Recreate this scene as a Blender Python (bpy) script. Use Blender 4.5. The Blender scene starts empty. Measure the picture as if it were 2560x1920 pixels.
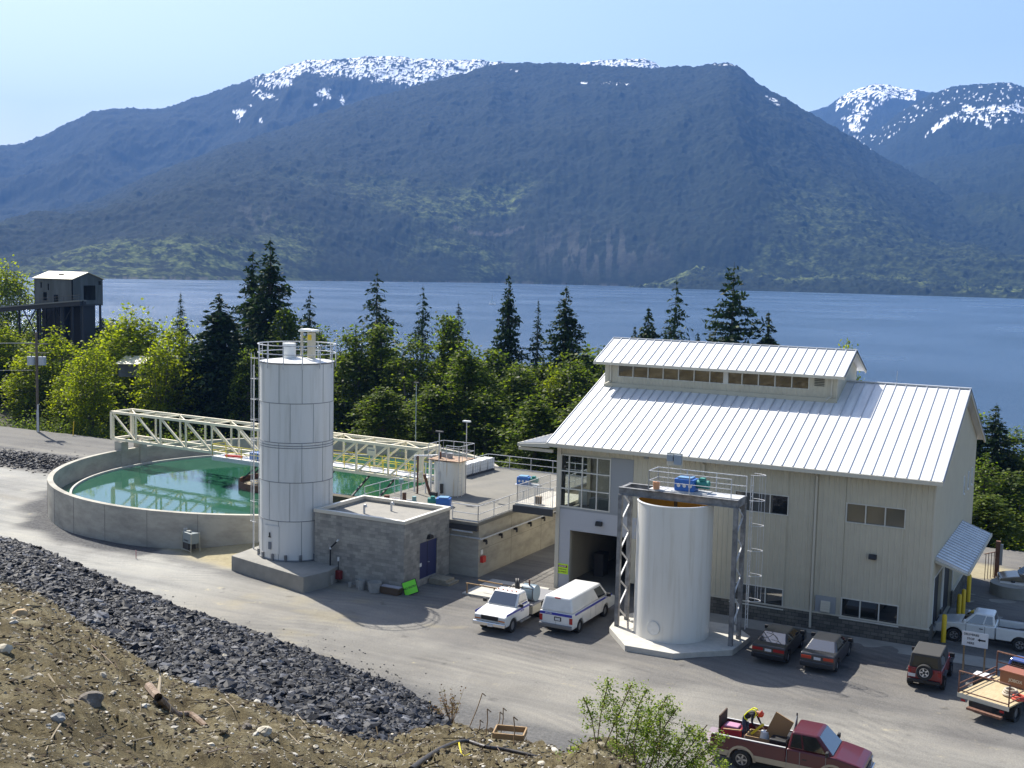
import bpy, bmesh, math, random
import numpy as np
from mathutils import Vector, Matrix
R = math.radians
S = bpy.context.scene
COL = S.collection
random.seed(7); RNG = np.random.default_rng(11)

# ------------------------------------------------------------------ camera
CAMZ = 19.8725
_r = Vector((0.882155, 0.470415, 0.022613)); _u = Vector((-0.066079, 0.076089, 0.994909)); _f = Vector((-0.4663, 0.879159, -0.098207))
FPX = 2926.884
camd = bpy.data.cameras.new('camera'); cam = bpy.data.objects.new('camera', camd); COL.objects.link(cam)
camd.sensor_width = 36; camd.lens = FPX / 2560 * 36; camd.clip_start = 0.3; camd.clip_end = 40000
cam.matrix_world = Matrix(((_r.x, _u.x, -_f.x, 0), (_r.y, _u.y, -_f.y, 0), (_r.z, _u.z, -_f.z, CAMZ), (0, 0, 0, 1)))
S.camera = cam
# ------------------------------------------------------------------ sun, sky, exposure
SUNV = Vector((-0.785, 0.38, 1.0)).normalized()          # towards the sun
ELEV = math.asin(SUNV.z); AZ = math.atan2(SUNV.x, SUNV.y)
W = bpy.data.worlds.new('World'); S.world = W; W.use_nodes = True
nt = W.node_tree; bg = nt.nodes['Background']
sky = nt.nodes.new('ShaderNodeTexSky'); sky.sky_type = 'NISHITA'; sky.sun_disc = False
sky.sun_elevation = ELEV; sky.sun_rotation = AZ; sky.altitude = 50; sky.air_density = 1.0; sky.dust_density = 1.6; sky.ozone_density = 0.8
nt.links.new(sky.outputs[0], bg.inputs[0]); bg.inputs[1].default_value = 0.1
sund = bpy.data.lights.new('sun', 'SUN'); sund.energy = 5.0; sund.angle = R(0.53); sund.color = (1.0, 0.95, 0.86)
sun = bpy.data.objects.new('sun', sund); COL.objects.link(sun); sun.location = (-60, 60, 90)
sun.rotation_euler = (-SUNV).to_track_quat('-Z', 'Y').to_euler()
S.view_settings.view_transform = 'Standard'; S.view_settings.look = 'None'; S.view_settings.gamma = 1
S.view_settings.exposure = 1.05
S.render.engine = 'CYCLES'
cy = S.cycles
cy.max_bounces = 6; cy.diffuse_bounces = 2; cy.glossy_bounces = 3; cy.transmission_bounces = 4; cy.volume_bounces = 0; cy.transparent_max_bounces = 8
cy.sample_clamp_indirect = 6; cy.caustics_reflective = False; cy.caustics_refractive = False; cy.use_denoising = True

# ------------------------------------------------------------------ helpers
def ray(px, py):                      # direction of a photo pixel (2560 x 1920)
    return _f + _r * ((px - 1280) / FPX) - _u * ((py - 960) / FPX)

def _h(ix, iy, s):
    n = (ix.astype(np.int64) * 374761393 + iy.astype(np.int64) * 668265263 + s * 974711) & 0x7fffffff
    n = ((n ^ (n >> 13)) * 1274126177) & 0x7fffffff
    return ((n ^ (n >> 16)) & 0xffff) / 65535.0
def vnoise(x, y, s=0):                # value noise, 0..1, arrays
    x = np.asarray(x, float); y = np.asarray(y, float)
    ix = np.floor(x); iy = np.floor(y); fx = x - ix; fy = y - iy
    fx = fx * fx * (3 - 2 * fx); fy = fy * fy * (3 - 2 * fy)
    ix = ix.astype(np.int64); iy = iy.astype(np.int64)
    a = _h(ix, iy, s); b = _h(ix + 1, iy, s); c = _h(ix, iy + 1, s); d = _h(ix + 1, iy + 1, s)
    return (a * (1 - fx) + b * fx) * (1 - fy) + (c * (1 - fx) + d * fx) * fy
def fbm(x, y, s=0, o=4, ridged=False):
    t = 0; a = 0.5; tot = 0
    for i in range(o):
        n = vnoise(x * 2 ** i + 17.3 * i, y * 2 ** i - 9.1 * i, s + i)
        if ridged: n = 1 - abs(2 * n - 1)
        t = t + a * n; tot += a; a *= 0.5
    return t / tot
def sstep(a, b, x):
    t = np.clip((np.asarray(x, float) - a) / (b - a), 0, 1); return t * t * (3 - 2 * t)

def setp(o, label=None, cat=None, group=None, kind=None):
    if label: o['label'] = label
    if cat: o['category'] = cat
    if group: o['group'] = group
    if kind: o['kind'] = kind
    return o
def link(name, me, mats=None, parent=None):
    o = bpy.data.objects.new(name, me); COL.objects.link(o)
    if mats is not None:
        for m in (mats if isinstance(mats, (list, tuple)) else [mats]): me.materials.append(m)
    if parent is not None: o.parent = parent
    return o
def empty(name, loc=(0, 0, 0), rz=0, label=None, cat=None, group=None):
    o = bpy.data.objects.new(name, None); COL.objects.link(o); o.location = loc; o.rotation_euler = (0, 0, rz); o.empty_display_size = 0.3
    return setp(o, label, cat, group)
def grid_mesh(name, X, Y, Z, smooth=True, attrs=None):     # arrays (rows, cols)
    r, c = X.shape
    me = bpy.data.meshes.new(name)
    co = np.stack([X, Y, Z], -1).reshape(-1, 3)
    i = np.arange(r * c).reshape(r, c)
    q = np.stack([i[:-1, :-1], i[:-1, 1:], i[1:, 1:], i[1:, :-1]], -1).reshape(-1, 4)
    raw_mesh(me, co, q, 4, smooth)
    for k, v in (attrs or {}).items():
        a = me.attributes.new(k, 'FLOAT', 'POINT'); a.data.foreach_set('value', v.reshape(-1).astype(np.float32))
    return me
def raw_mesh(me, co, faces, n, smooth=False):
    nf = len(faces)
    me.vertices.add(len(co)); me.vertices.foreach_set('co', np.asarray(co, np.float32).reshape(-1))
    me.loops.add(nf * n); me.loops.foreach_set('vertex_index', np.asarray(faces, np.int32).reshape(-1))
    me.polygons.add(nf); me.polygons.foreach_set('loop_start', np.arange(0, nf * n, n, dtype=np.int32))
    me.polygons.foreach_set('use_smooth', np.full(nf, smooth))
    me.update(calc_edges=True); me.validate()

# ------------------------------------------------------------------ materials
MATS = {}
def mat(name, col, rough=0.6, metal=0.0, noise=None, bump=None, spec=0.5, trans=0.0, coat=0.0, emit=None):
    """col rgb; noise=(scale, colour2, contrast_lo, contrast_hi[, stretch]); bump=(scale, strength, distance)"""
    if name in MATS: return MATS[name]
    m = bpy.data.materials.new(name); m.use_nodes = True; MATS[name] = m
    t = m.node_tree; b = t.nodes['Principled BSDF']
    b.inputs['Base Color'].default_value = (*col, 1); b.inputs['Roughness'].default_value = rough; b.inputs['Metallic'].default_value = metal
    b.inputs['Specular IOR Level'].default_value = spec; b.inputs['Transmission Weight'].default_value = trans; b.inputs['Coat Weight'].default_value = coat
    if noise or bump: tc = t.nodes.new('ShaderNodeTexCoord')
    if noise:
        mp = t.nodes.new('ShaderNodeMapping'); t.links.new(tc.outputs['Object'], mp.inputs[0])
        if len(noise) > 4: mp.inputs['Scale'].default_value = noise[4]
        n = t.nodes.new('ShaderNodeTexNoise'); n.inputs['Scale'].default_value = noise[0]; n.inputs['Detail'].default_value = 6; n.inputs['Roughness'].default_value = 0.65
        t.links.new(mp.outputs[0], n.inputs['Vector'])
        r = t.nodes.new('ShaderNodeValToRGB'); r.color_ramp.elements[0].position = noise[2]; r.color_ramp.elements[1].position = noise[3]
        r.color_ramp.elements[0].color = (*col, 1); r.color_ramp.elements[1].color = (*noise[1], 1)
        t.links.new(n.outputs['Fac'], r.inputs[0]); t.links.new(r.outputs[0], b.inputs['Base Color'])
    if bump:
        n2 = t.nodes.new('ShaderNodeTexNoise'); n2.inputs['Scale'].default_value = bump[0]; n2.inputs['Detail'].default_value = 5
        t.links.new(tc.outputs['Object'], n2.inputs['Vector'])
        bp = t.nodes.new('ShaderNodeBump'); bp.inputs['Strength'].default_value = bump[1]; bp.inputs['Distance'].default_value = bump[2]
        t.links.new(n2.outputs['Fac'], bp.inputs['Height']); t.links.new(bp.outputs[0], b.inputs['Normal'])
    return m
def N(t, typ, **kw):
    n = t.nodes.new(typ)
    for k, v in kw.items():
        if k.startswith('i_'): n.inputs[k[2:].replace('_', ' ')].default_value = v
        else: setattr(n, k, v)
    return n
def ramp(t, src, stops):
    r = t.nodes.new('ShaderNodeValToRGB'); e = r.color_ramp.elements
    while len(e) < len(stops): e.new(0.5)
    for el, (p, c) in zip(e, stops): el.position = p; el.color = (*c, 1) if len(c) == 3 else c
    t.links.new(src, r.inputs[0]); return r.outputs[0]
def mixc(t, fac, a, b, typ='MIX'):
    m = t.nodes.new('ShaderNodeMix'); m.data_type = 'RGBA'; m.blend_type = typ
    for s, v in ((m.inputs[0], fac), (m.inputs[6], a), (m.inputs[7], b)):
        if hasattr(v, 'is_output'): t.links.new(v, s)
        elif isinstance(v, (int, float)): s.default_value = v
        else: s.default_value = (*v, 1)
    return m.outputs[2]

# ------------------------------------------------------------------ far setting: mountains, water, haze
WATER = -24.0
def forest_mat():
    m = bpy.data.materials.new('forest_slope'); m.use_nodes = True; t = m.node_tree; b = t.nodes['Principled BSDF']
    tc = N(t, 'ShaderNodeTexCoord')
    big = N(t, 'ShaderNodeTexNoise', i_Scale=0.0035, i_Detail=7.0, i_Roughness=0.62); t.links.new(tc.outputs['Object'], big.inputs['Vector'])
    med = N(t, 'ShaderNodeTexNoise', i_Scale=0.02, i_Detail=8.0, i_Roughness=0.78); t.links.new(tc.outputs['Object'], med.inputs['Vector'])
    fin = N(t, 'ShaderNodeTexVoronoi', i_Scale=0.07); t.links.new(tc.outputs['Object'], fin.inputs['Vector'])
    dark = ramp(t, fin.outputs['Distance'], [(0.1, (0.020, 0.030, 0.018)), (0.75, (0.003, 0.006, 0.004))])
    vary = ramp(t, med.outputs['Fac'], [(0.35, (0.003, 0.006, 0.005)), (0.7, (0.024, 0.031, 0.017))])
    c0 = mixc(t, 0.5, dark, vary)
    at = N(t, 'ShaderNodeAttribute', attribute_name='leafy'); 
    md = t.nodes.new('ShaderNodeMath'); md.operation = 'MULTIPLY'
    rr = ramp(t, med.outputs['Fac'], [(0.46, (0, 0, 0)), (0.56, (1, 1, 1))])
    t.links.new(rr, md.inputs[0]); t.links.new(at.outputs['Fac'], md.inputs[1])
    lf = ramp(t, fin.outputs['Distance'], [(0.1, (0.17, 0.20, 0.06)), (0.8, (0.035, 0.05, 0.018))])
    c1 = mixc(t, md.outputs[0], c0, lf)
    ar = N(t, 'ShaderNodeAttribute', attribute_name='rock')
    c2 = mixc(t, ar.outputs['Fac'], c1, ramp(t, med.outputs['Fac'], [(0.3, (0.03, 0.03, 0.028)), (0.7, (0.12, 0.115, 0.10))]))
    asn = N(t, 'ShaderNodeAttribute', attribute_name='snow')
    c3 = mixc(t, asn.outputs['Fac'], c2, (0.9, 0.92, 0.95))
    t.links.new(c3, b.inputs['Base Color']); b.inputs['Roughness'].default_value = 0.95; b.inputs['Specular IOR Level'].default_value = 0.05
    return m
FOREST = forest_mat()

def mountain(name, ridge, ds, dr, x0, x1, cols, rows, amp, seed, label, snow=None, leafy=None, rock=None, zbase=None, back=0.12, tree=7.0):
    px = np.linspace(x0, x1, cols)
    ry = np.interp(px, [p[0] for p in ridge], [p[1] for p in ridge])
    ry = ry + (fbm(px / 40.0, px * 0, seed + 5, 4) - 0.5) * 9
    dsv = np.interp(px, [p[0] for p in ds], [p[1] for p in ds]); drv = np.interp(px, [p[0] for p in dr], [p[1] for p in dr])
    t = np.concatenate([np.linspace(0, 1, rows) ** 0.92, 1 + np.array([0.25, 0.6, 1.0]) * back])
    PX, T = np.meshgrid(px, t); RY = np.meshgrid(ry, t)[0]; DS = np.meshgrid(dsv, t)[0]; DR = np.meshgrid(drv, t)[0]
    k = (PX - 1280) / FPX; q = (RY - 960) / FPX
    dx = _f.x + _r.x * k - _u.x * q; dy = _f.y + _r.y * k - _u.y * q; dz = _f.z + _r.z * k - _u.z * q
    hl = np.hypot(dx, dy); ZR = CAMZ + DR * dz / hl
    D = DS + (DR - DS) * T; X = D * dx / hl; Y = D * dy / hl
    zb = WATER - 3 if zbase is None else zbase
    Tc = np.clip(T, 0, 1)
    prof = Tc ** 0.93
    Z = zb + (ZR - zb) * prof
    env = np.sin(np.pi * np.clip(T, 0, 1)) ** 0.8
    n1 = 0.65 * (fbm(X / 900 + seed, Y / 900, seed, 5, True) - 0.55) + 0.75 * (fbm((X + Y * .5) / 520, (Y - X * .5) / 1500 + seed, seed + 2, 5, True) - 0.55)
    n2 = fbm(X / 260, Y / 260 + seed, seed + 9, 4) - 0.5
    Z = Z + env * amp * n1 + np.minimum(env * 3, 1) * amp * 0.22 * n2
    tr = vnoise(X / 16.0, Y / 16.0, seed + 3) ** 2 + 0.6 * vnoise(X / 8.0, Y / 8.0, seed + 4) ** 3
    Z = Z + tr * tree * 1.3 * np.clip(T * 12, 0, 1)
    Z = np.where(T > 1, Z - (T - 1) * (ZR - zb) * 2.0, Z)
    # photo row of every point, for placing snow fields, cliffs and leafy stands where they really are
    dd = np.stack([X, Y, Z - CAMZ], -1); zf = dd @ np.array(_f); PYY = 960 - FPX * (dd @ np.array(_u)) / zf
    at = {}
    for nm, fn in (('snow', snow), ('leafy', leafy), ('rock', rock)):
        v = fn(PX, PYY, RY, X, Y) if fn else np.zeros_like(X)
        if nm == 'snow': v = v * (tr < 0.42)
        at[nm] = np.clip(v, 0, 1)
    o = link(name, grid_mesh(name, X, Y, Z, True, at), FOREST); setp(o, kind='structure')
    return o
def patch(px, py, cx, cy, rx, ry, X, Y, s, thr=0.5, ang=0.0):
    ca, sa = math.cos(ang), math.sin(ang); u = (px - cx) * ca + (py - cy) * sa; v = -(px - cx) * sa + (py - cy) * ca
    d = (u / rx) ** 2 + (v / ry) ** 2
    return sstep(0.0, 0.35, 1 - d - (fbm(px / 12, py / 8, s, 5) - 0.5) * 2.6 - 0.5 * vnoise(px / 3, py / 5, s + 7))
def snow1(px, py, ry, X, Y):
    # band under the ridge x 620..1290, thinning to the left
    depth = np.interp(px, [520, 620, 720, 760, 800, 900, 1000, 1110, 1180, 1300], [3, 26, 62, 38, 45, 60, 85, 95, 40, 25])
    dens = np.clip(1.7 * (1 - (py - ry) / (depth * 1.15)), 0, 0.78) * sstep(560, 700, px)
    s = sstep(0.0, 0.12, dens - (vnoise(px / 2.6 + py / 12.0, py / 7.0, 5) * 0.55 + fbm(px / 18 + py / 30, py / 30, 8, 4) * 0.45))
    dark = patch(px, py, 770, 205, 42, 40, X, Y, 4); s = s * (1 - dark)
    for a in ((655, 238, 34, 12, .3), (600, 290, 22, 18, .5), (815, 237, 26, 15, .2), (858, 256, 9, 16, -.4), (652, 303, 6, 9, 0), (788, 262, 7, 4, 0), (625, 265, 9, 4, 0)):
        s = np.maximum(s, patch(px, py, *a[:4], X, Y, 21, ang=a[4]))
    return s
def snow2(px, py, ry, X, Y):
    s = np.zeros_like(px)
    for a in ((1500, 208, 50, 3, 0), (1560, 211, 22, 2, 0), (1935, 253, 26, 7, .5), (2045, 280, 24, 4, .3), (1290, 178, 30, 3, .2), (1830, 162, 70, 3, 0)):
        s = np.maximum(s, 0.85 * patch(px, py, *a[:4], X, Y, 31, ang=a[4]))
    return s
def snow3(px, py, ry, X, Y):
    s = (py - ry < 26) * (fbm(px / 12, py / 8, 3, 3) < 0.72) * (px < 2290) * (px > 2090) * 1.0
    s = np.maximum(s, patch(px, py, 2150, 285, 36, 68, X, Y, 41, ang=.5) * (fbm(px / 7, py / 10, 6, 2) < 0.6))
    s = np.maximum(s, patch(px, py, 2193, 240, 60, 22, X, Y, 44) * (fbm(px / 7, py / 10, 7, 2) < 0.62))
    return s
def snow4(px, py, ry, X, Y):
    s = np.zeros_like(px)
    for a in ((2360, 308, 56, 10, -.65), (2430, 275, 34, 14, 0), (2530, 272, 70, 14, 0)):
        s = np.maximum(s, patch(px, py, *a[:4], X, Y, 51, ang=a[4]))
    s = np.maximum(s, patch(px, py, 2470, 298, 90, 22, X, Y, 55) * (fbm(px / 6, py / 6, 9, 2) < 0.5))
    s = np.maximum(s, (fbm(px / 6, py / 6, 19, 2) < 0.3) * (py - ry < 45) * 0.8)
    return s
def leafy2(px, py, ry, X, Y):
    f = fbm(X / 420, Y / 420, 77, 4)
    low = sstep(380, 560, py)
    v = sstep(0.42, 0.62, f) * low * np.clip(1.15 - np.abs(px - 1150) / 1300, 0.25, 1)
    v = np.maximum(v, sstep(0.40, 0.52, f) * np.exp(-((px - 1350) / 320) ** 2 - ((py - 520) / 55) ** 2) * 1.3)
    v = np.maximum(v, 0.9 * sstep(0.44, 0.56, f) * sstep(560, 620, py) * (px < 1250))
    return v * 0.85
def rock2(px, py, ry, X, Y):
    v = 0.55 * np.exp(-((px - 1500) / 170) ** 2 - ((py - 630) / 55) ** 2) * (fbm(px / 16, py / 50, 15, 4) > 0.5)
    v = v + 0.5 * np.exp(-((px - 650) / 60) ** 2 - ((py - 545) / 35) ** 2) * (fbm(px / 12, py / 20, 18, 4) > 0.55)
    v = v + 0.7 * (np.abs(py - (567 + 18 * np.cos((px - 1230) / 60))) < 5) * (np.abs(px - 1230) < 90) * (fbm(px / 18, py / 5, 25, 3) > 0.45)
    shore = (py > np.interp(px, [400, 1280, 2500], [694, 703, 733])) & (fbm(px / 9, py / 3, 35, 3) > 0.5)
    return v + 0.9 * shore
RL = [(-200, 400), (0, 367), (60, 358), (115, 336), (180, 305), (231, 280), (335, 272), (400, 274), (480, 248), (560, 222), (648, 190), (764, 152), (800, 150), (850, 149), (925, 143), (1041, 146), (1157, 150), (1190, 148), (1273, 158), (1400, 165), (1450, 158), (1500, 150), (1560, 148), (1610, 147), (1640, 158), (1660, 170), (1800, 260)]
RM = [(-200, 640), (0, 560), (230, 505), (405, 430), (555, 370), (694, 326), (810, 283), (925, 248), (1040, 215), (1150, 185), (1230, 166), (1273, 160), (1390, 160), (1500, 166), (1600, 170), (1736, 169), (1775, 162), (1828, 160), (1850, 170), (1898, 212), (1967, 250), (2000, 270), (2070, 310), (2150, 355), (2200, 388), (2314, 451), (2430, 520), (2560, 590), (2750, 660)]
RR1 = [(1900, 330), (2060, 270), (2100, 245), (2130, 228), (2180, 214), (2220, 212), (2265, 222), (2320, 228), (2420, 245), (2600, 330)]
RR2 = [(2020, 440), (2130, 360), (2200, 320), (2290, 255), (2384, 217), (2420, 212), (2480, 208), (2530, 208), (2560, 222), (2760, 300)]
RR3 = [(2050, 460), (2300, 410), (2420, 382), (2560, 360), (2760, 330)]
SH = [(-200, 2750), (463, 2840), (1273, 3480), (1900, 3350), (2546, 3140), (2760, 3100)]
mountain('snowy_ridge', RL, [(-200, 4700), (2000, 6000)], [(-200, 7600), (1800, 8200)], -160, 1790, 900, 130, 260, 3, 'x', snow=snow1, zbase=-60)
mountain('right_far_peak', RR1, [(1900, 7000), (2600, 7000)], [(1900, 10000), (2600, 10000)], 1940, 2600, 420, 90, 200, 12, 'x', snow=snow3, zbase=300)
mountain('right_peak', RR2, [(2020, 5600), (2760, 5200)], [(2020, 8000), (2760, 8000)], 2040, 2740, 420, 130, 200, 15, 'x', snow=snow4, zbase=100)
mountain('right_foothill', RR3, [(2050, 3900), (2760, 3700)], [(2050, 6400), (2760, 6000)], 2060, 2740, 400, 110, 180, 18, 'x', leafy=leafy2)
mountain('forest_mountain', RM, SH, [(-200, 4700), (400, 5300), (1280, 6200), (2300, 5400), (2760, 4700)], -170, 2730, 1350, 230, 165, 6, 'x', snow=snow2, leafy=leafy2, rock=rock2)
SHM = [(1500, 742), (1640, 716), (1670, 700), (1720, 678), (1800, 664), (1880, 668), (1960, 690), (2020, 684), (2120, 676), (2240, 682), (2300, 700), (2420, 710), (2560, 728), (2760, 735)]
mountain('shore_hill', SHM, [(1500, 3180), (2760, 2960)], [(1500, 3450), (1640, 3460), (2000, 3560), (2760, 3300)], 1560, 2730, 520, 40, 12, 22, 'x', leafy=lambda px, py, ry, X, Y: 0.9 * np.clip(1.2 - (py - ry) / 22.0, 0, 1) * (fbm(px / 25, py / 9, 3, 3) > 0.45), back=0.5, tree=9)

def water_mat():
    m = bpy.data.materials.new('sea_water'); m.use_nodes = True; t = m.node_tree; b = t.nodes['Principled BSDF']
    b.inputs['Base Color'].default_value = (0.045, 0.085, 0.15, 1); b.inputs['Roughness'].default_value = 0.16; b.inputs['IOR'].default_value = 1.33
    tc = N(t, 'ShaderNodeTexCoord'); mp = N(t, 'ShaderNodeMapping'); mp.inputs['Scale'].default_value = (1, 1, 1); t.links.new(tc.outputs['Object'], mp.inputs[0])
    n = N(t, 'ShaderNodeTexNoise', i_Scale=0.55, i_Detail=6.0, i_Roughness=0.7); t.links.new(mp.outputs[0], n.inputs['Vector'])
    n2 = N(t, 'ShaderNodeTexNoise', i_Scale=0.006, i_Detail=4.0); t.links.new(mp.outputs[0], n2.inputs['Vector'])
    bp = N(t, 'ShaderNodeBump', i_Strength=0.8, i_Distance=0.9); t.links.new(n.outputs['Fac'], bp.inputs['Height']); t.links.new(bp.outputs[0], b.inputs['Normal'])
    rr = ramp(t, n2.outputs['Fac'], [(0.3, (0.14, 0.14, 0.14)), (0.7, (0.3, 0.3, 0.3))]); t.links.new(rr, b.inputs['Roughness'])
    return m
def plane_obj(name, x0, y0, x1, y1, z, m):
    me = bpy.data.meshes.new(name); me.from_pydata([(x0, y0, z), (x1, y0, z), (x1, y1, z), (x0, y1, z)], [], [(0, 1, 2, 3)]); o = link(name, me, m); return o
setp(plane_obj('water', -6500, 150, 3500, 6500, WATER, water_mat()), kind='structure')

def haze():
    bm = bmesh.new(); bmesh.ops.create_cube(bm, size=1)
    for v in bm.verts: v.co = Vector((-13000 if v.co.x < 0 else 6000, -120 if v.co.y < 0 else 10900, -32 if v.co.z < 0 else 2050))
    me = bpy.data.meshes.new('haze'); bm.to_mesh(me); bm.free()
    m = bpy.data.materials.new('haze_air'); m.use_nodes = True; t = m.node_tree; t.nodes.clear()
    out = t.nodes.new('ShaderNodeOutputMaterial'); v = t.nodes.new('ShaderNodeVolumePrincipled')
    v.inputs['Color'].default_value = (0.17, 0.39, 0.92, 1); v.inputs['Density'].default_value = 7.2e-5; v.inputs['Anisotropy'].default_value = 0.0
    t.links.new(v.outputs[0], out.inputs['Volume'])
    o = link('haze', me, m); setp(o, kind='stuff')
haze()

# ------------------------------------------------------------------ near ground
def gz(x, y):
    x = np.asarray(x, float); y = np.asarray(y, float)
    z = 0.75 * np.exp(-((x + 52) / 5.5) ** 2) * sstep(57.5, 62.5, y) * (1 - sstep(70, 78, y))
    z = z - 0.15 * np.exp(-((x + 72) / 8) ** 2) * (1 - sstep(70, 85, y))
    e = 92.3 + 1.6 * (fbm(x / 9, x * 0, 3, 3) - 0.5) + 6.5 * np.exp(-((x + 63) / 20) ** 4)
    z = z + 0.35 * np.exp(-((y - 91.5) / 1.6) ** 2) * sstep(-60, -90, x) * fbm(x / 3, y / 3, 8, 3)
    z = z - np.clip((y - e) * 0.26, 0, 40)
    z = z + np.where(y > e + 2, (fbm(x / 6, y / 6, 9, 3) - 0.5) * 1.2, 0)
    hill = sstep(-125, -185, x) * 16 * (1 - sstep(120, 260, y))        # wooded rise far left
    z = z + hill * (0.7 + 0.5 * fbm(x / 15, y / 15, 4, 3)) - 5.5 * sstep(8, 22, x) * 0
    return z
def G1(x, y): return float(gz(np.array([x]), np.array([y]))[0])
def ground_mat():
    m = bpy.data.materials.new('gravel_yard'); m.use_nodes = True; t = m.node_tree; b = t.nodes['Principled BSDF']
    tc = N(t, 'ShaderNodeTexCoord')
    def nz(sc, det=6.0, ro=0.65, s=(1, 1, 1), rot=0):
        mp = N(t, 'ShaderNodeMapping'); mp.inputs['Scale'].default_value = s; mp.inputs['Rotation'].default_value = (0, 0, rot); t.links.new(tc.outputs['Object'], mp.inputs[0])
        n = N(t, 'ShaderNodeTexNoise', i_Scale=sc, i_Detail=det, i_Roughness=ro); t.links.new(mp.outputs[0], n.inputs['Vector']); return n.outputs['Fac']
    c = ramp(t, nz(0.12, 7), [(0.3, (0.155, 0.148, 0.135)), (0.5, (0.215, 0.206, 0.185)), (0.72, (0.265, 0.252, 0.22))])
    tracks = ramp(t, nz(0.9, 4, 0.6, (0.07, 1, 1), 0.12), [(0.36, (0.78, 0.78, 0.79)), (0.5, (1, 1, 1)), (0.66, (1.12, 1.10, 1.06))])
    c = mixc(t, 0.75, c, tracks, 'MULTIPLY')
    dust = ramp(t, nz(0.55, 8, 0.75), [(0.61, (0, 0, 0)), (0.70, (1, 1, 1))])
    c = mixc(t, dust, c, (0.36, 0.32, 0.22))
    grit = ramp(t, nz(14, 4, 0.8), [(0.3, (0.72, 0.72, 0.72)), (0.7, (1.22, 1.22, 1.22))]); c = mixc(t, 1.0, c, grit, 'MULTIPLY')
    al = N(t, 'ShaderNodeAttribute', attribute_name='lane'); c = mixc(t, al.outputs['Fac'], c, mixc(t, 1.0, c, (1.32, 1.36, 1.40), 'MULTIPLY'))
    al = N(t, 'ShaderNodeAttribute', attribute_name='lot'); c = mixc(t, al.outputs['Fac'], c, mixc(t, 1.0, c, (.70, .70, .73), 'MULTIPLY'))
    arc = N(t, 'ShaderNodeTexWave', wave_type='RINGS', rings_direction='Z', i_Scale=0.55, i_Distortion=1.2, i_Detail=2.0); arc.inputs['Detail Scale'].default_value = .4; mpa = N(t, 'ShaderNodeMapping'); mpa.inputs['Location'].default_value = (30, -20, 0); t.links.new(tc.outputs['Object'], mpa.inputs[0]); t.links.new(mpa.outputs[0], arc.inputs['Vector'])
    am = ramp(t, nz(0.16, 4), [(.48, (0, 0, 0)), (.6, (.5, .5, .5))]); c = mixc(t, am, c, mixc(t, 1.0, c, ramp(t, arc.outputs['Fac'], [(.3, (.86, .86, .87)), (.6, (1.12, 1.11, 1.08))]), 'MULTIPLY'))
    sp = ramp(t, nz(0.7, 3, .5), [(.66, (1, 1, 1)), (.72, (.72, .72, .73))]); c = mixc(t, 1.0, c, sp, 'MULTIPLY')
    at = N(t, 'ShaderNodeAttribute', attribute_name='soil'); sc = ramp(t, nz(0.5), [(0.35, (0.05, 0.045, 0.03)), (0.65, (0.10, 0.09, 0.05))])
    c = mixc(t, at.outputs['Fac'], c, sc)
    a2 = N(t, 'ShaderNodeAttribute', attribute_name='coarse'); cc = ramp(t, nz(5, 6, 0.8), [(0.35, (0.040, 0.041, 0.045)), (0.68, (0.135, 0.135, 0.135))])
    c = mixc(t, a2.outputs['Fac'], c, cc)
    a3 = N(t, 'ShaderNodeAttribute', attribute_name='sand'); cs = ramp(t, nz(3, 6, 0.75), [(0.3, (0.25, 0.215, 0.135)), (0.7, (0.36, 0.315, 0.20))])
    c = mixc(t, a3.outputs['Fac'], c, cs)
    t.links.new(c, b.inputs['Base Color']); b.inputs['Roughness'].default_value = 0.95; b.inputs['Specular IOR Level'].default_value = 0.15
    bp = N(t, 'ShaderNodeBump', i_Strength=0.7, i_Distance=0.06); t.links.new(nz(7, 6, 0.75), bp.inputs['Height']); t.links.new(bp.outputs[0], b.inputs['Normal'])
    return m
CLX, CLY, CLR = -62.58, 77.19, 18.512
gx = np.concatenate([np.arange(-420, -125, 5.0), np.arange(-125, 20, 0.55), np.arange(20, 90, 5.0)])
gy = np.concatenate([np.arange(-60, 36, 6.0), np.arange(36, 96, 0.55), np.arange(96, 260, 4.0)])
GX, GY = np.meshgrid(gx, gy)
GZ = gz(GX, GY) + (fbm(GX / 2.2, GY / 2.2, 61, 4) - 0.5) * 0.10 * (GY < 92)
rc = np.hypot(GX - CLX, GY - CLY) - CLR
nzs = fbm(GX / 2.5, GY / 2.5, 44, 4) - 0.5
coarse = sstep(2.9, 1.3, rc + nzs * 3.0) * (GY < 72) * (GX < -58)
coarse = np.maximum(coarse, sstep(0.9, 0.2, np.abs(GY - (57.2 - 0.10 * (GX + 52)) + nzs * 2) - 0.1) * (GX < -46) * (GX > -63) * 0.6)
coarse = np.maximum(coarse, 0.9 * sstep(0.42, 0.56, fbm(GX / 9, GY / 5, 51, 4) + .12) * (GX < -83) * sstep(74, 76, GY) * (1 - sstep(82, 83.5, GY)))
hillline = np.interp(GX, [-75, -56.5, -42.9, -36.5, -33, -28.7, -25, -18, -10, 0], [56, 52, 46.3, 44.8, 45.2, 44.8, 43.6, 42.5, 40, 36])
coarse = np.maximum(coarse, 0.75 * sstep(2.0, 0.8, GY - hillline + nzs * 2.5) * (GX > -34) * (GX < -14))
coarse = np.maximum(coarse, 0.45 * sstep(82, 85, GY + nzs * 3) * (GX < -80))
sand = sstep(0.3, 0.6, np.exp(-((GX + 52.5) / 6.0) ** 2 - ((GY - 60.0) / 2.4) ** 2) + nzs * 0.5)
sand = np.maximum(sand, 0.8 * sstep(0.5, 0.7, np.exp(-((GX + 8) / 5) ** 2 - ((GY - 84.5) / 2.6) ** 2) + nzs * 0.7))
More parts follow.
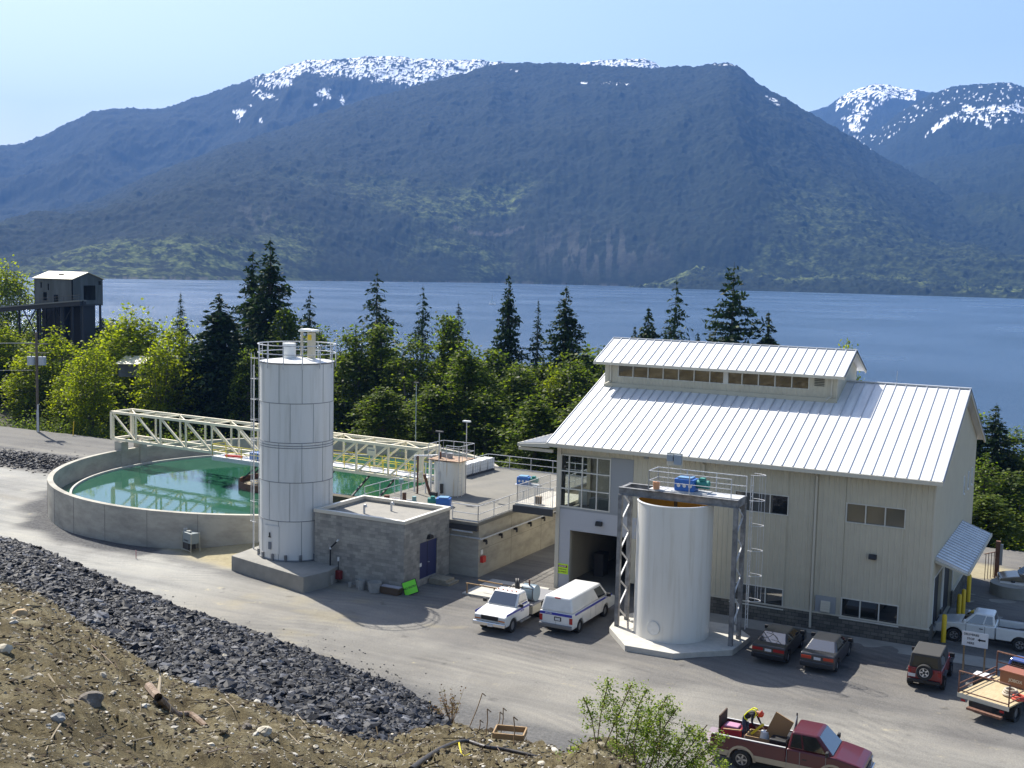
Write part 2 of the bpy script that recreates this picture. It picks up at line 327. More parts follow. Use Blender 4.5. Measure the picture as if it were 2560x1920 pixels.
sand = np.maximum(sand, 0.35 * sstep(0.58, 0.66, fbm(GX / 3, GY / 1.4, 91, 4)) * (GX > -46) * (GX < -32) * (GY < 58))
lane = sstep(-44, -54, GX) * (GY < 74) * sstep(0.25, 0.45, fbm(GX / 14, GY / 5, 31, 3)) 
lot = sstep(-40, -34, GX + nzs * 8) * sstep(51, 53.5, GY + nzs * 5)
soil = np.maximum(sstep(92.2, 93.4, GY - 6.5 * np.exp(-((GX + 63) / 20) ** 4) + nzs * 2), sstep(-122, -130, GX))
og = link('ground', grid_mesh('ground', GX, GY, GZ, True, {'soil': soil, 'coarse': coarse, 'sand': sand, 'lane': lane, 'lot': lot}), ground_mat()); setp(og, kind='structure')

# ------------------------------------------------------------------ hillside below the camera
CR = [(-900, 1150, 3.5), (-400, 1240, 3.2), (0, 1338, 2.6), (97, 1365, 2.5), (214, 1420, 2.4), (350, 1478, 2.2), (525, 1544, 2.0), (661, 1591, 1.6), (860, 1661, 1.2), (1000, 1722, 1.0), (1090, 1775, 1.4), (1134, 1812, 2.5), (1170, 1825, 3.5), (1315, 1860, 6), (1387, 1872, 7), (1423, 1876, 8.5), (1457, 1868, 10), (1500, 1862, 10.5), (1552, 1883, 10.5), (1590, 1908, 10.5), (1650, 1965, 9.5), (1800, 2015, 8), (2600, 2070, 7), (3200, 2080, 7)]
BD = [(-900, 1240, 6), (-400, 1340, 5.6), (0, 1459, 5.0), (128, 1505, 5.1), (311, 1630, 6), (467, 1727, 7), (661, 1770, 7), (816, 1832, 7.5), (881, 1856, 7.5), (1025, 1851, 6), (1090, 1822, 3.4), (1134, 1822, 2.9)]
def hd(px, py, z):
    k = (px - 1280) / FPX; q = (py - 960) / FPX
    dx = _f.x + _r.x * k - _u.x * q; dy = _f.y + _r.y * k - _u.y * q; dz = _f.z + _r.z * k - _u.z * q
    return (z - CAMZ) / (dz / np.hypot(dx, dy))
def hdir(px):
    d = ray(px, 1700); l = math.hypot(d.x, d.y); return d.x / l, d.y / l
def hill_profile(px):                # -> distances, heights (far foot, crest, boundary, near)
    a = [c[0] for c in CR]; cyy = np.interp(px, a, [c[1] for c in CR]); cz = np.interp(px, a, [c[2] for c in CR]); dc = hd(px, cyy, cz)
    b = [c[0] for c in BD]
    if px < 1134:
        by = np.interp(px, b, [c[1] for c in BD]); bz = np.interp(px, b, [c[2] for c in BD]); db = hd(px, by, bz)
    else: db, bz = dc - 0.6, cz + 0.22
    return dc, cz, db, bz
def hill_z(px, d, prof=None):
    dc, cz, db, bz = prof or hill_profile(px)
    if d > dc: z = cz - (d - dc) * 0.75 - 0.0
    elif d > db: z = cz + (bz - cz) * (dc - d) / (dc - db)
    else: z = bz + (17.75 - bz) * (db - d) / max(db - 2.0, 0.1)
    return z
def bump_noise(X, Y, d, isdirt):
    n = (fbm(X / 3.1, Y / 3.1, 71, 4) - 0.5) * 0.55 + (fbm(X / 0.9, Y / 0.9, 72, 4) - 0.5) * 0.30 + (fbm(X / 0.28, Y / 0.28, 73, 3) - 0.5) * 0.15
    u = X * 0.88 + Y * 0.47; v = -X * 0.47 + Y * 0.88
    ridge = (fbm((u + 1.6 * v) / 1.3, (v - 1.6 * u) / 6.0, 74, 3, True) - 0.6) * 0.45
    return (n + ridge) * np.where(isdirt, np.clip(d / 16, 0.35, 1.0), 0.9)
PXC = np.linspace(-700, 2900, 760)
ND = 250
HX = np.zeros((ND, len(PXC))); HY = HX.copy(); HZ = HX.copy(); HG = HX.copy()
PROF = [hill_profile(p) for p in PXC]
for j, p in enumerate(PXC):
    dc, cz, db, bz = PROF[j]
    far = dc + cz / 0.75 + 1.5
    ds = np.concatenate([np.linspace(far, dc, 12)[:-1], np.linspace(dc, db, 60)[:-1], db * (2.0 / db) ** np.linspace(0, 1, ND - 70)])
    ux, uy = hdir(p); HX[:, j] = ux * ds; HY[:, j] = uy * ds
    HZ[:, j] = [hill_z(p, d, PROF[j]) for d in ds]
    HG[:, j] = sstep(db - 0.6, db + 0.6, ds) if p < 1128 else 0
DIST = np.hypot(HX, HY)
HG = np.clip(HG + (fbm(HX / 1.1, HY / 1.1, 75, 3) - 0.5) * 1.4 * (HG > 0.02) * (HG < 0.98), 0, 1)
crest_fade = np.concatenate([np.linspace(0.2, 1, 11), np.ones(ND - 11)])[:, None]
HZ = HZ + bump_noise(HX, HY, DIST, HG < 0.5) * crest_fade * np.where(HG > 0.5, 0.5, 1.0)
def hill_mat():
    m = bpy.data.materials.new('dirt_slope'); m.use_nodes = True; t = m.node_tree; b = t.nodes['Principled BSDF']; tc = N(t, 'ShaderNodeTexCoord')
    def nz(sc, det=6.0, ro=0.7):
        n = N(t, 'ShaderNodeTexNoise', i_Scale=sc, i_Detail=det, i_Roughness=ro); t.links.new(tc.outputs['Object'], n.inputs['Vector']); return n.outputs['Fac']
    c = ramp(t, nz(0.9), [(0.3, (0.040, 0.031, 0.017)), (0.5, (0.112, 0.093, 0.052)), (0.7, (0.20, 0.178, 0.115))])
    c = mixc(t, 1.0, c, ramp(t, nz(16, 5, 0.85), [(0.3, (0.45, 0.43, 0.4)), (0.55, (1, 1, 1)), (0.72, (1.7, 1.68, 1.6))]), 'MULTIPLY')
    at = N(t, 'ShaderNodeAttribute', attribute_name='gravel'); g = ramp(t, nz(9, 5, 0.8), [(0.35, (0.008, 0.009, 0.012)), (0.7, (0.035, 0.037, 0.045))])
    c = mixc(t, at.outputs['Fac'], c, g); t.links.new(c, b.inputs['Base Color']); b.inputs['Roughness'].default_value = 0.95; b.inputs['Specular IOR Level'].default_value = 0.1
    bp = N(t, 'ShaderNodeBump', i_Strength=0.9, i_Distance=0.05); t.links.new(nz(11, 6, 0.8), bp.inputs['Height']); t.links.new(bp.outputs[0], b.inputs['Normal'])
    return m
oh = link('hillside', grid_mesh('hillside', HX, HY, HZ, True, {'gravel': HG}), hill_mat()); setp(oh, kind='structure')
from mathutils.bvhtree import BVHTree
_bv = BVHTree.FromObject(oh, bpy.context.evaluated_depsgraph_get()) if False else None
def hill_at(px, py):                 # world point of the hillside seen at a photo pixel
    d = ray(px, py); j = (px - PXC[0]) / (PXC[1] - PXC[0]); j0 = int(np.clip(round(j), 0, len(PXC) - 1))
    k = (px - 1280) / FPX
    cols = DIST[:, j0]; zz = HZ[:, j0]
    row = [960 - FPX * (Vector((HX[i, j0], HY[i, j0], zz[i] - CAMZ)).dot(_u)) / (Vector((HX[i, j0], HY[i, j0], zz[i] - CAMZ)).dot(_f)) for i in range(ND)]
    best = None
    for i in range(ND - 1, 0, -1):                      # nearest first
        if row[i] >= py >= row[i - 1]:
            best = i; break
    i = best if best is not None else 12
    return Vector((HX[i, j0], HY[i, j0], zz[i]))

# loose rock: thousands of broken stones on the bank, one object each kind
_phi = (1 + 5 ** 0.5) / 2
ICO = np.array([(-1, _phi, 0), (1, _phi, 0), (-1, -_phi, 0), (1, -_phi, 0), (0, -1, _phi), (0, 1, _phi), (0, -1, -_phi), (0, 1, -_phi), (_phi, 0, -1), (_phi, 0, 1), (-_phi, 0, -1), (-_phi, 0, 1)]) / 1.9
ICF = np.array([(0, 11, 5), (0, 5, 1), (0, 1, 7), (0, 7, 10), (0, 10, 11), (1, 5, 9), (5, 11, 4), (11, 10, 2), (10, 7, 6), (7, 1, 8), (3, 9, 4), (3, 4, 2), (3, 2, 6), (3, 6, 8), (3, 8, 9), (4, 9, 5), (2, 4, 11), (6, 2, 10), (8, 6, 7), (9, 8, 1)])
def stones(name, pts, sizes, m, flat=0.65):
    n = len(pts); q = RNG.normal(size=(n, 4)); q /= np.linalg.norm(q, axis=1)[:, None]
    w, x, y, z = q.T
    Rm = np.stack([1 - 2 * (y * y + z * z), 2 * (x * y - z * w), 2 * (x * z + y * w), 2 * (x * y + z * w), 1 - 2 * (x * x + z * z), 2 * (y * z - x * w), 2 * (x * z - y * w), 2 * (y * z + x * w), 1 - 2 * (x * x + y * y)], -1).reshape(n, 3, 3)
    base = ICO[None] * RNG.uniform(0.6, 1.35, (n, 12, 1)) * np.stack([RNG.uniform(0.7, 1.4, n), RNG.uniform(0.6, 1.1, n), RNG.uniform(0.45, 0.9, n)], -1)[:, None, :]
    co = np.einsum('nij,nkj->nki', Rm, base); co[:, :, 2] *= flat; co = co * np.asarray(sizes)[:, None, None] + np.asarray(pts)[:, None, :]
    me = bpy.data.meshes.new(name); f = (ICF[None] + (np.arange(n) * 12)[:, None, None]).reshape(-1, 3)
    raw_mesh(me, co.reshape(-1, 3), f, 3); return link(name, me, m)
def rock_mat(name, stops, rough=0.8):
    m = bpy.data.materials.new(name); m.use_nodes = True; t = m.node_tree; b = t.nodes['Principled BSDF']
    g = N(t, 'ShaderNodeNewGeometry'); c = ramp(t, g.outputs['Random Per Island'], stops)
    tc = N(t, 'ShaderNodeTexCoord'); n = N(t, 'ShaderNodeTexNoise', i_Scale=18.0, i_Detail=3.0); t.links.new(tc.outputs['Object'], n.inputs['Vector'])
    c = mixc(t, 1.0, c, ramp(t, n.outputs['Fac'], [(0.3, (0.7, 0.7, 0.7)), (0.7, (1.3, 1.3, 1.3))]), 'MULTIPLY')
    t.links.new(c, b.inputs['Base Color']); b.inputs['Roughness'].default_value = rough; b.inputs['Specular IOR Level'].default_value = 0.25; return m
RIP = rock_mat('dark_riprap', [(0, (0.003, 0.0035, 0.006)), (0.55, (0.008, 0.0095, 0.014)), (0.85, (0.022, 0.025, 0.034)), (0.96, (0.055, 0.06, 0.075)), (1, (0.16, 0.165, 0.18))], 0.62)
PEB = rock_mat('pale_pebbles', [(0, (0.08, 0.066, 0.042)), (0.45, (0.16, 0.135, 0.09)), (0.8, (0.28, 0.25, 0.19)), (0.98, (0.45, 0.43, 0.38))])
def scatter_hill(n, lo, hi, rows, sz, power=1.0):
    P, Z = [], []
    while len(P) < n:
        j = RNG.integers(int((lo - PXC[0]) / (PXC[1] - PXC[0])), int((hi - PXC[0]) / (PXC[1] - PXC[0])))
        i = RNG.uniform(rows[0], rows[1]); i0 = int(i)
        if i0 + 1 >= ND: continue
        f = i - i0; g = RNG.uniform()
        a = np.array([HX[i0, j], HY[i0, j], HZ[i0, j]]) * (1 - f) + np.array([HX[i0 + 1, j], HY[i0 + 1, j], HZ[i0 + 1, j]]) * f
        b = np.array([HX[i0, j + 1], HY[i0, j + 1], HZ[i0, j + 1]]); b0 = np.array([HX[i0, j], HY[i0, j], HZ[i0, j]])
        if np.linalg.norm(b - b0) < 2: a = a + (b - b0) * g
        P.append(a); s = sz(HG[i0, j], np.hypot(a[0], a[1]))
        Z.append(s)
    return np.array(P), np.array(Z)
p1, s1 = scatter_hill(38000, -350, 1125, (9, 72), lambda g, d: (RNG.uniform(0.035, 0.13) if RNG.uniform() < 0.93 else RNG.uniform(0.14, 0.30)) * (1 if g > 0.4 else 0.0))
k = s1 > 0; o = stones('riprap', p1[k], s1[k], RIP); setp(o, kind='stuff', label='bank of dark broken rock between the dirt slope and the gravel road')
CLOD = rock_mat('dark_clods', [(0, (0.018, 0.012, 0.007)), (0.6, (0.05, 0.036, 0.02)), (1, (0.09, 0.07, 0.04))], .95)
p3, s3 = scatter_hill(9000, -250, 1900, (66, ND - 25), lambda g, d: 0.004 * d * RNG.uniform(0.3, 1.0) ** 1.6 * (1 if g < 0.5 else 0) * (vnoise(np.array([d / 2.2]), np.array([g + d]), 4)[0] > .35))
k = s3 > 0; o = stones('clods', p3[k], np.minimum(s3[k], 0.13), CLOD, .5); setp(o, kind='stuff', label='dark clods of earth over the dirt slope')
p2, s2 = scatter_hill(34000, -250, 1900, (66, ND - 30), lambda g, d: (0.0024 * d * RNG.uniform(0.30, 1.0) ** 1.5 if RNG.uniform() < 0.955 else 0.0050 * d * RNG.uniform(0.5, 1)) * (1 if g < 0.5 else 0))
k = s2 > 0; o = stones('pebbles', p2[k], np.minimum(s2[k], 0.11), PEB); setp(o, kind='stuff', label='loose pebbles strewn over the brown dirt slope')

_n = 5200; _gx = RNG.normal(-95, 7.5, _n); _gy = RNG.normal(78.3, 1.5, _n); _mz = 0.55 * np.exp(-((_gx + 95) / 9) ** 2 - ((_gy - 78.3) / 2.0) ** 2)
o = stones('gravel_pile', np.stack([_gx, _gy, gz(_gx, _gy) + _mz * RNG.uniform(.3, 1, _n)], -1), RNG.uniform(.07, .2, _n), RIP); setp(o, 'low heap of dark rock left of the round basin', kind='stuff')

# rock that has rolled onto the road edge, and dry litter on the dirt
_n = 700; _j = RNG.integers(150, 375, _n); _i = RNG.integers(0, 10, _n); _o = RNG.exponential(1.3, _n); _x = HX[_i * 0, _j] ; _y = HY[_i * 0, _j]; _l = np.hypot(_x, _y); _x = _x + _x / _l * (_o - .8); _y = _y + _y / _l * (_o - .8)
o = stones('spilled_stones', np.stack([_x, _y, gz(_x, _y) + .01], -1), RNG.uniform(.015, .07, _n), RIP); setp(o, 'dark stones rolled from the rock bank onto the road edge', kind='stuff')
def litter(n):
    pp, _ = scatter_hill(n, -250, 1900, (64, ND - 25), lambda g, d: 1); L = 0.012 * np.hypot(pp[:, 0], pp[:, 1]) * RNG.uniform(.3, 1.6, n) ** 1.3; a = RNG.uniform(0, 6.28, n); D = np.stack([np.cos(a), np.sin(a), RNG.normal(0, .18, n)], -1) * L[:, None] * .5; w = 0.0006 * np.hypot(pp[:, 0], pp[:, 1]) * RNG.uniform(.5, 1.4, n)
    sd = np.stack([-np.sin(a), np.cos(a), 0 * a], -1) * w[:, None]; up = np.stack([0 * a, 0 * a, w * 1.5], -1); c = pp + np.array([0, 0, .02])
    co = np.stack([c - D - sd, c - D + sd, c - D * .9 + up, c + D - sd * .6, c + D + sd * .6, c + D + up * .6], 1).reshape(-1, 3)
    f = np.array([(0, 3, 5, 2), (2, 5, 4, 1), (1, 4, 3, 0)]); me = bpy.data.meshes.new('dry_litter'); raw_mesh(me, co, (f[None] + (np.arange(n) * 6)[:, None, None]).reshape(-1, 4), 4)
    o = link('dry_litter', me, rock_mat('litter_bark', [(0, (.03, .02, .012)), (.6, (.10, .075, .045)), (1, (.28, .24, .17))], .95)); setp(o, 'dry sticks and roots littering the dirt slope', kind='stuff')
litter(2600)

# ------------------------------------------------------------------ mesh builder
class MB:
    def __init__(s): s.v = []; s.f = []
    def add(s, v, f):
        o = len(s.v); s.v += [tuple(p) for p in v]; s.f += [tuple(o + i for i in q) for q in f]; return s
    def box(s, x0, y0, z0, x1, y1, z1):
        return s.add([(x0, y0, z0), (x1, y0, z0), (x1, y1, z0), (x0, y1, z0), (x0, y0, z1), (x1, y0, z1), (x1, y1, z1), (x0, y1, z1)],
                     [(3, 2, 1, 0), (4, 5, 6, 7), (0, 1, 5, 4), (1, 2, 6, 5), (2, 3, 7, 6), (3, 0, 4, 7)])
    def bar(s, a, b, w, h=None, up=(0, 0, 1)):
        a, b = Vector(a), Vector(b); h = h or w; d = (b - a).normalized(); u = Vector(up)
        if abs(d.dot(u)) > 0.98: u = Vector((0, 1, 0))
        sx = d.cross(u).normalized() * w / 2; sy = sx.cross(d).normalized() * h / 2
        v = [p + q for p in (a, b) for q in (-sx - sy, sx - sy, sx + sy, -sx + sy)]
        return s.add(v, [(3, 2, 1, 0), (4, 5, 6, 7), (0, 1, 5, 4), (1, 2, 6, 5), (2, 3, 7, 6), (3, 0, 4, 7)])
    def cyl(s, a, b, r, r2=None, n=16, cap=True):
        a, b = Vector(a), Vector(b); r2 = r if r2 is None else r2; d = (b - a).normalized()
        u = Vector((0, 0, 1)) if abs(d.z) < 0.9 else Vector((1, 0, 0)); x = d.cross(u).normalized(); y = d.cross(x)
        v = [p + (x * math.cos(t) + y * math.sin(t)) * q for p, q in ((a, r), (b, r2)) for t in [2 * math.pi * i / n for i in range(n)]]
        f = [(i, (i + 1) % n, n + (i + 1) % n, n + i) for i in range(n)]
        if cap: f += [tuple(range(n))[::-1], tuple(range(n, 2 * n))]
        return s.add(v, f)
    def tube(s, pts, r, n=6):
        for a, b in zip(pts[:-1], pts[1:]):
            if (Vector(a) - Vector(b)).length > 1e-4: s.cyl(a, b, r, n=n)
        return s
    def ring(s, c, r, rr, n=36, m=6, a0=0, a1=2 * math.pi):
        c = Vector(c); full = abs(a1 - a0 - 2 * math.pi) < 1e-3; k = n if full else n + 1; v = []; f = []
        for i in range(k):
            t = a0 + (a1 - a0) * i / n
            for j in range(m):
                q = 2 * math.pi * j / m; v.append(c + Vector(((r + rr * math.cos(q)) * math.cos(t), (r + rr * math.cos(q)) * math.sin(t), rr * math.sin(q))))
        for i in range(n):
            for j in range(m): f.append((i * m + j, ((i + 1) % k) * m + j, ((i + 1) % k) * m + (j + 1) % m, i * m + (j + 1) % m))
        return s.add(v, f)
    def lathe(s, c, prof, n=48, a0=0, a1=2 * math.pi):      # prof: [(r, z), ...] closed loop if first == last
        c = Vector(c); full = abs(a1 - a0 - 2 * math.pi) < 1e-3; k = n if full else n + 1; m = len(prof); v = []; f = []
        for i in range(k):
            t = a0 + (a1 - a0) * i / n
            for r, z in prof: v.append(c + Vector((r * math.cos(t), r * math.sin(t), z)))
        for i in range(n):
            for j in range(m - 1): f.append((i * m + j, ((i + 1) % k) * m + j, ((i + 1) % k) * m + j + 1, i * m + j + 1))
        return s.add(v, f)
    def prism(s, pts, axis, a, b):        # polygon extruded along an axis; pts in the other two coordinates
        def P(p, t): return {'x': (t, p[0], p[1]), 'y': (p[0], t, p[1]), 'z': (p[0], p[1], t)}[axis]
        n = len(pts); return s.add([P(p, a) for p in pts] + [P(p, b) for p in pts], [tuple(range(n))[::-1], tuple(range(n, 2 * n))] + [(i, (i + 1) % n, n + (i + 1) % n, n + i) for i in range(n)])
    def build(s, name, m, parent=None, smooth=False, bevel=0, seg=2, loc=None):
        me = bpy.data.meshes.new(name); me.from_pydata(s.v, [], s.f)
        bm = bmesh.new(); bm.from_mesh(me); bmesh.ops.recalc_face_normals(bm, faces=bm.faces); bm.to_mesh(me); bm.free()
        o = link(name, me, m, parent)
        if smooth:
            me.polygons.foreach_set('use_smooth', [True] * len(me.polygons)); me.set_sharp_from_angle(angle=R(38))
        if bevel:
            md = o.modifiers.new('bevel', 'BEVEL'); md.width = bevel; md.segments = seg; md.limit_method = 'ANGLE'; md.angle_limit = R(35)
        if loc: o.location = loc
        return o
def text_part(txt, size, m, parent, mw, depth=0.004, name='lettering', align='CENTER'):
    cu = bpy.data.curves.new('t', 'FONT'); cu.body = txt; cu.size = size; cu.extrude = depth; cu.align_x = align; cu.align_y = 'CENTER'; cu.offset = size * 0.02
    to = bpy.data.objects.new('t', cu); COL.objects.link(to); bpy.context.view_layer.update()
    me = bpy.data.meshes.new_from_object(to.evaluated_get(bpy.context.evaluated_depsgraph_get())); bpy.data.objects.remove(to); bpy.data.curves.remove(cu)
    me.materials.clear(); o = link(name, me, m, parent); o.matrix_local = mw; return o
def facing(loc, nx, ny, tilt=0, roll=0):      # plane whose local +Z points to (nx, ny), local +Y up
    z = Vector((nx, ny, 0)).normalized(); y = Vector((0, 0, 1)); x = y.cross(z)
    M = Matrix((x, y, z)).transposed().to_4x4(); return Matrix.Translation(loc) @ M @ Matrix.Rotation(tilt, 4, 'X') @ Matrix.Rotation(roll, 4, 'Z')
def railing(pts, h=1.07, mid=True, post=1.8, r=0.024, toe=False, mb=None, pickets=0):
    mb = mb or MB()
    for a, b in zip(pts[:-1], pts[1:]):
        a, b = Vector(a), Vector(b); L = (b - a).length; n = max(1, round(L / post)); up = Vector((0, 0, 1))
        mb.cyl(a + up * h, b + up * h, r, n=6)
        if mid: mb.cyl(a + up * h * .5, b + up * h * .5, r * .8, n=6)
        for i in range(n + 1): p = a.lerp(b, i / n); mb.cyl(p, p + up * h, r, n=6)
        if toe: mb.bar(a + up * .06, b + up * .06, .012, .1)
        if pickets:
            k = int(L / pickets)
            for i in range(1, k): p = a.lerp(b, i / k); mb.cyl(p + up * .08, p + up * h, .010, n=5)
            mb.cyl(a + up * .08, b + up * .08, .014, n=5)
    return mb

# ------------------------------------------------------------------ surfaces
M_CONC = mat('concrete', (0.29, 0.28, 0.25), 0.9, noise=(0.8, (0.20, 0.195, 0.178), 0.35, 0.75), bump=(9, .25, .02), spec=.2)
M_CONC2 = mat('old_concrete', (0.42, 0.395, 0.335), 0.9, noise=(0.5, (0.27, 0.255, 0.22), 0.4, 0.7, (1, 1, 2.5)), bump=(6, .3, .03), spec=.2)
M_PAD = mat('pale_concrete', (0.50, 0.48, 0.43), 0.9, noise=(2.0, (0.38, 0.365, 0.33), 0.4, 0.75), spec=.2)
M_DECK = mat('deck_concrete', (0.20, 0.19, 0.165), 0.9, noise=(0.5, (0.145, 0.14, 0.125), 0.35, 0.7), bump=(12, .2, .01), spec=.2)
M_WHITE = mat('white_enamel', (0.64, 0.64, 0.62), 0.42, noise=(1.0, (0.50, 0.495, 0.46), 0.48, 0.78, (3.5, 3.5, .22)), bump=(1.1, .12, .03))
M_SEAM = mat('dark_seam', (0.17, 0.18, 0.19), 0.7)
M_GALV = mat('galvanised', (0.55, 0.56, 0.57), 0.5, metal=0.1, noise=(5, (0.42, 0.43, 0.45), 0.4, 0.65))
M_GALVD = mat('weathered_galvanised', (0.27, 0.275, 0.28), 0.6, metal=0.3, noise=(2.2, (0.12, 0.12, 0.125), 0.35, 0.65))
M_CREAM = mat('cream_steel', (0.78, 0.70, 0.52), 0.5, noise=(2, (0.70, 0.62, 0.45), 0.4, 0.8))
M_YEL = mat('yellow_rail', (0.72, 0.58, 0.03), 0.5)
M_YELB = mat('yellow_bollard', (0.74, 0.50, 0.015), 0.5, noise=(6, (0.6, .4, .02), .5, .8))
M_BLUE = mat('blue_machine', (0.025, 0.12, 0.42), 0.45, noise=(6, (0.03, 0.16, 0.5), .4, .7))
M_TEAL = mat('green_motor', (0.02, 0.20, 0.17), 0.45)
M_BLACK = mat('black', (0.012, 0.012, 0.014), 0.6)
M_DARK = mat('dark_steel', (0.04, 0.04, 0.042), 0.7)
M_RUST = mat('rusty_brown', (0.10, 0.045, 0.03), 0.8, noise=(5, (0.2, .1, .06), .4, .7))
M_ROOF = mat('roof_metal', (0.62, 0.63, 0.65), 0.45, metal=0.15, noise=(0.9, (0.74, 0.75, 0.76), 0.4, 0.6, (3, 0.35, 0.35)))
M_RIB = mat('roof_rib', (0.48, 0.49, 0.51), 0.45, metal=0.2)
M_TRIM = mat('beige_trim', (0.50, 0.47, 0.39), 0.55)
M_SIDE = mat('beige_cladding', (0.50, 0.465, 0.365), 0.55, noise=(1.2, (0.46, 0.425, 0.335), 0.4, 0.7))
M_GREY = mat('grey_panel', (0.27, 0.285, 0.30), 0.6)
M_LGREY = mat('pale_grey_panel', (0.40, 0.41, 0.44), 0.6)
M_STONE = mat('split_stone', (0.12, 0.115, 0.10), 0.95, noise=(7, (0.05, 0.05, 0.048), 0.35, 0.65), bump=(10, .8, .05))
M_FRAME = mat('window_frame', (0.56, 0.55, 0.50), 0.5)
M_RED = mat('red_paint', (0.55, 0.03, 0.02), 0.5)
M_ORANGE = mat('orange_plastic', (0.80, 0.10, 0.02), 0.5)
M_WHP = mat('white_plastic', (0.70, 0.71, 0.70), 0.5)
M_LIME = mat('lime_sign', (0.52, 0.80, 0.02), 0.5)
M_GREEN = mat('green_sign', (0.20, 0.75, 0.03), 0.5)
M_ROOFDK = mat('grey_roofing', (0.27, 0.255, 0.225), 0.95, noise=(1.5, (0.22, 0.21, 0.19), .4, .7))
M_NAVY = mat('navy_door', (0.018, 0.026, 0.10), 0.5)
M_WOOD = mat('wood_plank', (0.36, 0.24, 0.12), 0.85, noise=(3, (0.22, .14, .07), .35, .7, (1, 8, 8)))
def glass_mat(name, tint, rough=0.03):
    m = bpy.data.materials.new(name); m.use_nodes = True; b = m.node_tree.nodes['Principled BSDF']
    b.inputs['Base Color'].default_value = (*tint, 1); b.inputs['Roughness'].default_value = rough; b.inputs['IOR'].default_value = 1.9; b.inputs['Specular IOR Level'].default_value = 1.0; b.inputs['Coat Weight'].default_value = 0.6; b.inputs['Coat Roughness'].default_value = 0.02
    return m
M_GLASS = glass_mat('window_glass', (0.012, 0.014, 0.013)); M_GLASS2 = glass_mat('blind_glass', (0.10, 0.095, 0.075), .1)
def clear_glass():
    m = bpy.data.materials.new('clear_glass'); m.use_nodes = True; t = m.node_tree; t.nodes.clear(); out = t.nodes.new('ShaderNodeOutputMaterial')
    tr = t.nodes.new('ShaderNodeBsdfTransparent'); tr.inputs[0].default_value = (.78, .82, .80, 1); gl = t.nodes.new('ShaderNodeBsdfGlossy'); gl.inputs['Roughness'].default_value = .02
    fr = t.nodes.new('ShaderNodeFresnel'); fr.inputs[0].default_value = 1.9; mx = t.nodes.new('ShaderNodeMixShader')
    t.links.new(fr.outputs[0], mx.inputs[0]); t.links.new(tr.outputs[0], mx.inputs[1]); t.links.new(gl.outputs[0], mx.inputs[2]); t.links.new(mx.outputs[0], out.inputs[0]); return m
M_CLEAR = clear_glass()
def brick_mat(name, c1, c2, cm, w, h, mortar=0.012, axis='x', vary=0.5):
    m = bpy.data.materials.new(name); m.use_nodes = True; t = m.node_tree; b = t.nodes['Principled BSDF']; tc = N(t, 'ShaderNodeTexCoord'); sx = N(t, 'ShaderNodeSeparateXYZ'); cx = N(t, 'ShaderNodeCombineXYZ')
    t.links.new(tc.outputs['Object'], sx.inputs[0]); ad = N(t, 'ShaderNodeMath', operation='ADD'); t.links.new(sx.outputs[0], ad.inputs[0]); t.links.new(sx.outputs[1], ad.inputs[1])
    t.links.new(ad.outputs[0], cx.inputs[0]); t.links.new(sx.outputs[2], cx.inputs[1])
    br = N(t, 'ShaderNodeTexBrick'); br.inputs['Scale'].default_value = 1; br.inputs['Brick Width'].default_value = w; br.inputs['Row Height'].default_value = h; br.inputs['Mortar Size'].default_value = mortar
    br.inputs['Color1'].default_value = (*c1, 1); br.inputs['Color2'].default_value = (*c2, 1); br.inputs['Mortar'].default_value = (*cm, 1); br.inputs['Bias'].default_value = -0.3
    t.links.new(cx.outputs[0], br.inputs['Vector'])
    n = N(t, 'ShaderNodeTexNoise', i_Scale=0.9, i_Detail=5.0); t.links.new(tc.outputs['Object'], n.inputs['Vector'])
    c = mixc(t, vary, br.outputs['Color'], ramp(t, n.outputs['Fac'], [(.35, (.55, .55, .57)), (.65, (1.1, 1.08, 1.04))]), 'MULTIPLY'); t.links.new(c, b.inputs['Base Color'])
    b.inputs['Roughness'].default_value = .95; b.inputs['Specular IOR Level'].default_value = .15
    bp = N(t, 'ShaderNodeBump', i_Strength=.6, i_Distance=.02); iv = N(t, 'ShaderNodeInvert'); t.links.new(br.outputs['Fac'], iv.inputs[1]); t.links.new(iv.outputs[0], bp.inputs['Height']); t.links.new(bp.outputs[0], b.inputs['Normal'])
    return m
M_BLOCK = brick_mat('concrete_block', (0.37, 0.35, 0.31), (0.20, 0.195, 0.18), (0.30, 0.29, 0.265), 0.42, 0.21)
M_STONEB = brick_mat('split_block_base', (0.16, 0.15, 0.13), (0.07, 0.068, 0.06), (0.05, 0.05, 0.048), 0.4, 0.2)

